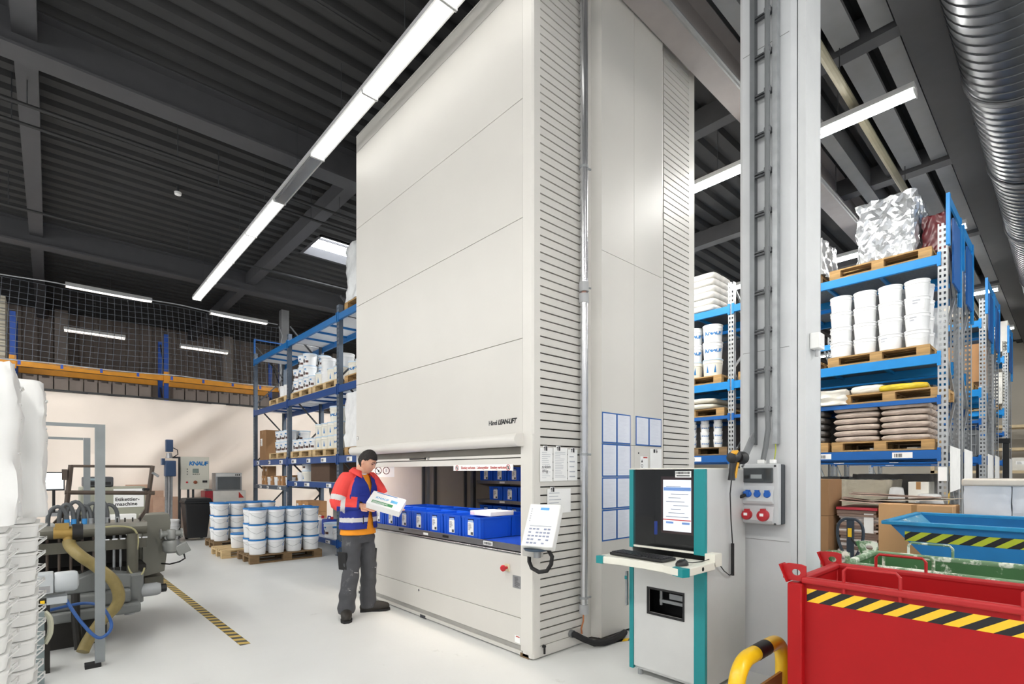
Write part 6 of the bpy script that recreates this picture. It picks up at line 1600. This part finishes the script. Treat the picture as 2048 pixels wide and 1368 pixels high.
# ------------------------------------------------------------------ the man at the lift
PO = Vector((2.47, 5.20, 0)); PA = R(15.2)
man = thing('person', 'man in red and blue work jacket reading a white box at the lift', 'person', PO, PA)
def LW(x, y, z):      # world to the man's own frame
    d = Vector((x, y, 0)) - Vector((PO.x, PO.y, 0)); return Vector((d.x * math.cos(PA) + d.y * math.sin(PA), -d.x * math.sin(PA) + d.y * math.cos(PA), z))
def ell(mb, rings, n=28, cap=True):
    """loft of horizontal super-ellipses: (cx, cy, z, rx, ry)"""
    o = len(mb.v)
    for (cx_, cy_, z_, rx, ry) in rings:
        for j in range(n):
            a = 2 * PI * j / n; ca, sa = math.cos(a), math.sin(a)
            mb.v.append((cx_ + rx * math.copysign(abs(ca) ** .85, ca), cy_ + ry * math.copysign(abs(sa) ** .85, sa), z_))
    for i in range(len(rings) - 1):
        for j in range(n): mb.f.append([o + i * n + j, o + i * n + (j + 1) % n, o + (i + 1) * n + (j + 1) % n, o + (i + 1) * n + j]); mb.m.append(0)
    mb.f.append([o + j for j in range(n)][::-1]); mb.m.append(0); mb.f.append([o + (len(rings) - 1) * n + j for j in range(n)]); mb.m.append(0)
    return mb
def ball(mb, c, r, n=12, sc=(1, 1, 1), rot=None):
    o = len(mb.v); c = Vector(c)
    for i in range(n + 1):
        t = PI * i / n
        for j in range(2 * n):
            a = PI * j / n; p = Vector((math.sin(t) * math.cos(a) * sc[0], math.sin(t) * math.sin(a) * sc[1], math.cos(t) * sc[2])) * r
            if rot is not None: p = rot @ p
            mb.v.append(tuple(c + p))
    for i in range(n):
        for j in range(2 * n): mb.f.append([o + i * 2 * n + j, o + (i + 1) * 2 * n + j, o + (i + 1) * 2 * n + (j + 1) % (2 * n), o + i * 2 * n + (j + 1) % (2 * n)]); mb.m.append(0)
    return mb
def limb(mb, pts, rad, n=16):
    mb.tube(smooth_path(pts, 4), [rad[min(i // 4, len(rad) - 2)] * (1 - (i % 4) / 4) + rad[min(i // 4 + 1, len(rad) - 1)] * ((i % 4) / 4) if i < 4 * (len(pts) - 1) else rad[-1] for i in range(4 * (len(pts) - 1) + 1)], n)
    ball(mb, pts[0], rad[0] * .98, 8); ball(mb, pts[-1], rad[-1] * .98, 8)
    return mb
def fuse(mb, voxel, iters=4, fac=.5):
    bm = bmesh.new()
    vs = [bm.verts.new(v) for v in mb.v]
    for f in mb.f:
        try: bm.faces.new([vs[i] for i in f])
        except Exception: pass
    bmesh.ops.remove_doubles(bm, verts=bm.verts, dist=1e-6)
    bmesh.ops.recalc_face_normals(bm, faces=bm.faces)
    me = bpy.data.meshes.new('tmp'); bm.to_mesh(me); bm.free()
    ob = bpy.data.objects.new('tmp', me); COL.objects.link(ob)
    md = ob.modifiers.new('r', 'REMESH'); md.mode = 'VOXEL'; md.voxel_size = voxel
    if iters: ms2 = ob.modifiers.new('s', 'SMOOTH'); ms2.iterations = iters; ms2.factor = fac
    dg = bpy.context.evaluated_depsgraph_get(); res = bpy.data.meshes.new_from_object(ob.evaluated_get(dg))
    bpy.data.objects.remove(ob); bpy.data.meshes.remove(me)
    return res
def finish(me, name, mats, pick=None, drop=None, thick=0., ripple=0.):
    for m_ in mats: me.materials.append(m_)
    bm = bmesh.new(); bm.from_mesh(me)
    if drop: bmesh.ops.delete(bm, geom=[f for f in bm.faces if drop(f.calc_center_median())], context='FACES')
    if ripple:
        for v in bm.verts:
            p = v.co; v.co = p + v.normal * ripple * (math.sin(38 * p.z + 9 * p.x + 6 * p.y) + .6 * math.sin(61 * p.z - 23 * p.x + 17 * p.y))
    for f in bm.faces:
        f.smooth = True
        f.material_index = pick(f.calc_center_median()) if pick else 0
    if thick:
        bmesh.ops.solidify(bm, geom=bm.faces[:], thickness=thick)
    bm.to_mesh(me); bm.free()
    o = bpy.data.objects.new(name, me); COL.objects.link(o); o.parent = man
    return o
skin = mat('skin', '#D9A488', .5, var=.04, scale=20)
hairm = mat('dark_hair', '#1d1613', .55, var=.4, scale=60, bump=.6, bscale=120)
jblue = mat('jacket_blue', '#1B2F8F', .7, var=.08, scale=12); jred = mat('jacket_red', '#EF4A44', .7, var=.06, scale=12); refl = mat('reflective_silver', '#D6D3D2', .45, var=.06)
shirtm = mat('shirt_orange', '#F59A1E', .75, var=.06, scale=10); trm = mat('trouser_grey', '#494A4E', .85, var=.15, scale=8, dirt='#77777a', dscale=4, dthr=.6)
bootm = mat('boot_leather', '#2a2622', .6, var=.2, scale=15)

# box corners in the man's frame (box frame: B corner, u long, v short)
Bc = LW(2.566, 5.03, 1.338); Cc = LW(2.824, 4.80, 1.238); Ac = LW(2.408, 4.927, 1.228)
bu = Cc - Bc; bv = Ac - Bc; bn = bv.cross(bu).normalized()
if bn.z < 0: bn = -bn
BT = .075
# arms
rs = Vector((-.18, .0, 1.465)); re = Vector((-.275, .0, 1.205)); rw = LW(2.415, 5.02, 1.185)
ls = Vector((.18, -.01, 1.465)); le = Vector((.275, -.10, 1.20)); lw_ = LW(2.80, 4.98, 1.15)
# ---- skin: head, neck, core, arms, hands as one surface
HC = Vector((.058, -.075, 1.638)); HR = Matrix.Rotation(R(22), 3, 'Z') @ Matrix.Rotation(R(24), 3, 'X')
def headpt(sx, sy, sz, k=1.):
    x = .079 * sx; y = .098 * sy; z = .127 * sz
    if sz < 0: x *= 1 - .32 * (-sz) ** 1.6
    if sz < -.1 and sy > 0: y *= 1 - .5 * min(1, (-sz - .1) / .6)
    if sy < 0:
        y *= 1 - .10 * (1 - abs(sz))
        if sz < -.55: y -= .010 * (-sz - .55)
        g = lambda cx_, cz_, wx, wz: math.exp(-((x - cx_) / wx) ** 2 - ((z - cz_) / wz) ** 2)
        y -= .013 * g(0, .0, .010, .022) + .018 * g(0, -.022, .012, .012)
        y += .010 * (g(.031, .012, .016, .012) + g(-.031, .012, .016, .012))
        y -= .005 * (g(.03, .032, .022, .007) + g(-.03, .032, .022, .007))
        y -= .006 * g(0, -.055, .02, .010)
        y -= .004 * g(0, -.095, .02, .015)
        y += .004 * g(0, -.073, .02, .006)
        y -= .004 * (g(.04, -.022, .018, .018) + g(-.04, -.022, .018, .018))
    return Vector((x * k, y * k, z * k))
body = MB()
o = 0; n_ = 40
for i in range(n_ + 1):
    t = PI * i / n_
    for j in range(2 * n_):
        a = PI * j / n_; p = headpt(math.sin(t) * math.cos(a), math.sin(t) * math.sin(a), math.cos(t))
        body.v.append(tuple(HC + HR @ p))
for i in range(n_):
    for j in range(2 * n_): body.f.append([i * 2 * n_ + j, (i + 1) * 2 * n_ + j, (i + 1) * 2 * n_ + (j + 1) % (2 * n_), i * 2 * n_ + (j + 1) % (2 * n_)]); body.m.append(0)
for s in (-1, 1):      # ears
    ball(body, HC + HR @ Vector((s * .079, .012, .0)), .031, 8, (.28, .62, 1), HR)
limb(body, [(.0, .01, 1.47), (.02, -.02, 1.54), HC + HR @ Vector((0, .03, -.06))], [.066, .062, .06])
ell(body, [(0, 0, .95, .15, .1), (0, 0, 1.1, .14, .095), (0, -.01, 1.3, .16, .1), (0, .0, 1.48, .12, .07)])
def hand(mb, wrist, fwd, side, up, curl=.35, spread=.012):
    """palm grows along fwd, fingers beyond it; side points to the thumb, up is the grip side"""
    w = Vector(wrist); f = Vector(fwd).normalized(); s = Vector(side).normalized(); u = Vector(up).normalized()
    for k in range(5):
        q = -.032 + .016 * k
        limb(mb, [w + s * q * .7, w + f * .05 + s * q, w + f * .092 + s * q], [.014, .0145, .012], 8)
    for k, (ln, q) in enumerate(((.062, -.033), (.078, -.011), (.083, .012), (.074, .034))):
        b0 = w + f * .092 + s * q
        d1 = (f + u * curl * .4 + s * spread * (k - 1.5) * 4).normalized(); d2 = (f + u * curl).normalized(); d3 = (f * .8 + u * curl * 1.5).normalized()
        limb(mb, [b0, b0 + d1 * ln * .45, b0 + d1 * ln * .45 + d2 * ln * .32, b0 + d1 * ln * .45 + d2 * ln * .32 + d3 * ln * .23], [.0098, .0092, .0085, .007], 8)
    b0 = w + f * .028 + s * .036
    limb(mb, [b0, b0 + (f * .6 + s * .8).normalized() * .035, b0 + (f * .6 + s * .8).normalized() * .035 + (f + s * .15 + u * .25).normalized() * .03, b0 + (f * .6 + s * .8).normalized() * .035 + (f + s * .15 + u * .25).normalized() * .055], [.014, .0115, .0105, .008], 8)
    return mb
limb(body, [rs, re, rw], [.045, .038, .027]); limb(body, [ls, le, lw_], [.045, .038, .027])
# right hand lies under the near edge of the box, left hand under its far end
u1 = bu.normalized(); v1 = bv.normalized()
tgt = Ac + bu * .30 - bn * (BT + .016) - bv * .12
fd = (tgt - rw).normalized()
hand(body, rw, fd, (v1 - u1 * .1), bn, .12)
tg2 = Cc + bv * .35 - bn * (BT + .02) - bu * .06
hand(body, lw_, (tg2 - lw_).normalized(), u1, bn, .2)
for s, fx in ((-1, -.16), (1, .135)):
    limb(body, [(s * .085, 0, .93), (s * .10, -.01, .5), (fx, .0, .1)], [.075, .055, .04])
bo = finish(fuse(body, .0045, 3), 'body', [skin])
# face details
def hp(x, y, z): return HC + HR @ Vector((x, y, z))
for s in (-1, 1):
    e = MB(); ball(e, hp(s * .032, -.0795, .010), .0115, 8, (1.15, .8, .42), HR); e.build('eye', mat('eye_dark', '#3a2a22', .3), man, smooth=True, world=False)
    MB().tube([hp(s * .012, -.0905, .030), hp(s * .03, -.0905, .036), hp(s * .052, -.076, .031)], [.0035, .004, .0025], 6).build('eyebrow', hairm, man, smooth=True, world=False)
MB().tube([hp(-.02, -.0735, -.066), hp(-.009, -.0805, -.064), hp(.009, -.0805, -.064), hp(.02, -.0735, -.066)], [.002, .0045, .0045, .002], 8).build('lips', mat('lip_rose', '#b5675c', .5), man, smooth=True, world=False)
# hair cap
hb = MB(); n_ = 44; idx = {}
def hairline(sx, sy, sz):
    if sy < -.45: return sz > .40
    if sy < .10: return sz > .10 + .3 * max(0, -sy)
    if sy < .22: return sz > -.12
    return sz > -.5
grid_ = []
for i in range(n_ + 1):
    t = PI * i / n_; row = []
    for j in range(2 * n_):
        a = PI * j / n_; sx, sy, sz = math.sin(t) * math.cos(a), math.sin(t) * math.sin(a), math.cos(t)
        k_ = 1.075 + .03 * max(0, sz) + .012 * math.sin(17 * a + 9 * t) + .008 * math.sin(31 * a)
        row.append((headpt(sx, sy, sz, k_) + Vector((0, .002, .004)), hairline(sx, sy, sz)))
    grid_.append(row)
bm = bmesh.new(); vv = [[bm.verts.new(HC + HR @ p) for p, h_ in row] for row in grid_]
for i in range(n_):
    for j in range(2 * n_):
        q = [(i, j), (i + 1, j), (i + 1, (j + 1) % (2 * n_)), (i, (j + 1) % (2 * n_))]
        if all(grid_[a][b][1] for a, b in q):
            try: bm.faces.new([vv[a][b] for a, b in q])
            except Exception: pass
bmesh.ops.delete(bm, geom=[v for v in bm.verts if not v.link_faces], context='VERTS')
bmesh.ops.remove_doubles(bm, verts=bm.verts, dist=1e-6); bmesh.ops.recalc_face_normals(bm, faces=bm.faces)
bmesh.ops.solidify(bm, geom=bm.faces[:], thickness=.012)
me = bpy.data.meshes.new('hair'); bm.to_mesh(me); bm.free()
finish(me, 'hair', [hairm])

# ---- trousers
tr = MB()
ell(tr, [(0, 0, .78, .18, .122), (0, 0, .84, .182, .124), (0, 0, .885, .176, .118)])
FR = Vector((-.16, .0, .09)); FL = Vector((.135, .0, .09))
limb(tr, [(-.092, 0, .84), (-.105, -.015, .66), (-.125, -.03, .48), (-.148, -.01, .26), FR + Vector((0, 0, 0))], [.105, .096, .088, .086, .092])
limb(tr, [(.088, 0, .84), (.10, -.015, .66), (.115, -.03, .48), (.128, -.005, .26), FL + Vector((0, 0, 0))], [.105, .096, .086, .084, .09])
finish(fuse(tr, .009, 6), 'trousers', [trm], ripple=.0035, drop=lambda p: p.z < .05)
for s, y_ in ((-1, 0), (1, 0)):
    MB().cb((s * .20 + (.004 if s < 0 else -.004), .01, .60), (.03, .13, .19), Matrix.Rotation(s * R(5), 3, 'Y')).build('cargo_pocket', mat('pocket_black', '#1f1f21', .85), man, bevel=.012, world=False)
for p in ((-.13, -.118, .48), (.12, -.115, .50), (-.17, -.09, .30)):
    MB().cb(p, (.05, .004, .005), Matrix.Rotation(R(12), 3, 'Y')).build('seam_stripe', refl, man, world=False)
# ---- shirt
sh_ = MB(); ell(sh_, [(0, 0, .868, .203, .142), (0, 0, .90, .201, .14), (0, 0, .97, .192, .132), (0, -.005, 1.12, .175, .12), (0, -.012, 1.34, .18, .118), (.0, -.008, 1.475, .13, .085), (.01, -.01, 1.52, .078, .068)])
finish(fuse(sh_, .008, 4), 'shirt', [shirtm], ripple=.002)
MB().tube([(.012 + .066 * math.cos(a), -.018 + .062 * math.sin(a), 1.523 + .012 * math.sin(a)) for a in [2 * PI * i / 20 for i in range(20)]], .008, 8, closed=True).build('undershirt_collar', paper, man, smooth=True, world=False)
# ---- jacket
jk = MB()
ell(jk, [(0, 0, .93, .215, .158), (0, 0, .98, .213, .155), (0, -.005, 1.10, .205, .148), (0, -.012, 1.28, .215, .145), (0, -.012, 1.39, .215, .135), (0, -.005, 1.475, .185, .105), (.005, -.005, 1.52, .11, .08), (.01, -.008, 1.54, .085, .072)])
rw2 = re + (rw - re) * .93; lw2 = le + (lw_ - le) * .92
limb(jk, [rs + Vector((.03, 0, -.01)), rs + (re - rs) * .5 + Vector((-.01, 0, 0)), re, re + (rw2 - re) * .5, rw2], [.092, .082, .072, .062, .05])
limb(jk, [ls + Vector((-.03, 0, -.01)), ls + (le - ls) * .5 + Vector((.01, 0, 0)), le, le + (lw2 - le) * .5, lw2], [.092, .082, .072, .062, .05])
jme = fuse(jk, .005, 7)
def seg(p, a, b):
    d = b - a; t = max(0, min(1, (p - a).dot(d) / d.length_squared)); return (p - (a + d * t)).length, t
def jpick(p):
    for S, E, W in ((rs, re, rw2), (ls, le, lw2)):
        d1, t1 = seg(p, S, E); d2, t2 = seg(p, E, W)
        out = abs(p.x) > .19 or (d2 < .085 and t2 > .15 and p.y < -.10)
        if d2 < d1 and d2 < .1 and out:
            if t2 > .88: return 0
            if .16 < t2 < .36: return 2
            if p.z < E.z + (W.z - E.z) * t2 - .022: return 0
            return 1
        if d1 <= d2 and d1 < .11 and abs(p.x) > .185 - .05 * (1 - t1):
            if .70 < t1 < .90: return 2
            return 1
    if abs(p.x) > .05 and p.z > 1.41 + .12 * (.2 - abs(p.x)) / .15: return 1
    if 1.005 < p.z < 1.055: return 2
    return 0
def jdrop(p):
    if p.z < .935: return True
    if p.z > 1.533: return True
    # open front: wide at the hem, closed at mid chest, V at the collar
    if p.y < -.03:
        c = .035
        w = .05 * max(0, (1.22 - p.z) / .3) if p.z < 1.22 else .065 * max(0, (p.z - 1.32) / .2)
        if 1.0 > 0 and abs(p.x - c) < w + .006 and p.y < -.06 * (1 if p.z < 1.4 else .3): return True
    # open sleeve ends
    for E, W in ((re, rw2), (le, lw2)):
        d = (W - E).normalized()
        if (p - W).dot(d) > -.002 and (p - W).length < .062 and p.y < -.165: return True
    return False
finish(jme, 'jacket', [jblue, jred, refl], jpick, jdrop, thick=.006, ripple=.0016)
# collar: two folded leaves round the neck
for s in (-1, 1):
    co_ = MB(); ring = []
    m_ = 9
    for i in range(m_ + 1):
        a = R(90 - s * (-5 + 150 * i / m_)) if False else R(90) - s * R(-4 + 152 * i / m_)
        ca, sa = math.cos(a), math.sin(a); k_ = i / m_
        top = (.014 + .082 * ca, -.016 + .078 * sa, 1.585 - .04 * k_ ** 2)
        r2 = 1 + .45 + .55 * k_ ** 2
        bot = (.014 + .080 * ca * r2, -.016 + .074 * sa * r2, 1.55 - .08 * k_ ** 3)
        co_.v += [top, bot]
    for i in range(m_): co_.f.append([2 * i, 2 * i + 1, 2 * i + 3, 2 * i + 2]); co_.m.append(0)
    c2 = co_.build('collar', jred, man, smooth=True, world=False, fix=False)
    sm = c2.modifiers.new('t', 'SOLIDIFY'); sm.thickness = .008; sm.offset = 0
for s in (-1, 1): MB().cb((.035 + s * .095, -.152, 1.30), (.095, .008, .03), Matrix.Rotation(R(-8), 3, 'X')).build('pocket_flap', jblue, man, bevel=.003, world=False)
MB().box(-.075, -.166, .99, -.069, -.158, 1.075).build('zip_tag', black, man, world=False)
# ---- boots
for (fx, ang) in ((FR, -39), (FL, 50)):
    q = Matrix.Rotation(R(ang), 3, 'Z')
    b_ = MB()
    def P_(x, y, z_): v = q @ Vector((x, y, 0)); return (fx.x + v.x, fx.y + v.y, z_)
    limb(b_, [P_(0, .01, .16), P_(0, .01, .10), P_(0, -.01, .06)], [.058, .058, .058])
    limb(b_, [P_(0, .04, .05), P_(0, -.06, .055), P_(0, -.14, .05), P_(0, -.19, .046)], [.053, .058, .055, .043])
    finish(fuse(b_, .007, 3), 'boot', [bootm], drop=lambda p: p.z < .012)
    so = MB(); out = [(.036, .085), (.042, .03), (.038, -.04), (.058, -.12), (.054, -.19), (.025, -.236), (-.025, -.236), (-.054, -.19), (-.058, -.12), (-.038, -.04), (-.042, .03), (-.036, .085)]
    so.prism([(P_(x, y, 0)[0], P_(x, y, 0)[1]) for x, y in out], .0, .024).build('sole', rubber, man, world=False)

# ---- the white box in his hands
hbx = thing('product_box', 'white product box with blue lettering and green stripe held by the man', 'box', (0, 0, 0))
def tw(p): return Matrix.Rotation(PA, 3, 'Z') @ p + PO
Bw, Aw, Cw = tw(Bc), tw(Ac), tw(Cc); uW = Cw - Bw; vW = Aw - Bw; nW = Matrix.Rotation(PA, 3, 'Z') @ bn
vW = vW - uW.normalized() * vW.dot(uW.normalized())
hbx.location = Bw + (uW + vW) / 2 - nW * BT
b_ = MB(); b_.plate([Bw - nW * BT, Bw + uW - nW * BT, Bw + uW + vW - nW * BT, Bw + vW - nW * BT], nW, BT); bx_ = b_.build('body', paper, hbx, bevel=.002, seg=1)
ur = uW.normalized(); vr = -vW.normalized(); WU = uW.length; WV = vW.length
def bp(s, t): return Bw + uW * s + vW * t + nW * .0006
b_ = MB(); sheet(b_, bp(.12, .09), ur, vr, WU * .62, WV * .05, .0005); b_.build('blue_stripe', inkblue, bx_)
b_ = MB(); sheet(b_, bp(.62, .55), ur, vr, WU * .2, WV * .2, .0005); b_.build('blue_picture', mat('pale_blue_pic', '#5fb0e0', .5), bx_)
b_ = MB(); sheet(b_, bp(.12, .88), ur, vr, WU * .62, WV * .2, .0005); b_.build('green_stripe', mat('print_green', '#3d8f5a', .5), bx_)
text('KNAUF', .042, bp(.16, .5), ur, vr, mat('pale_blue_print2', '#62aee0', .5), 'lettering', bx_, bold=.001, shear=.15, depth=.0008)
b_ = MB(); lines(b_, bp(.14, .86), ur, vr, WU * .5, WV * .15, 3, 0, .0012, 6, .4); b_.build('stripe_print', paper, bx_)
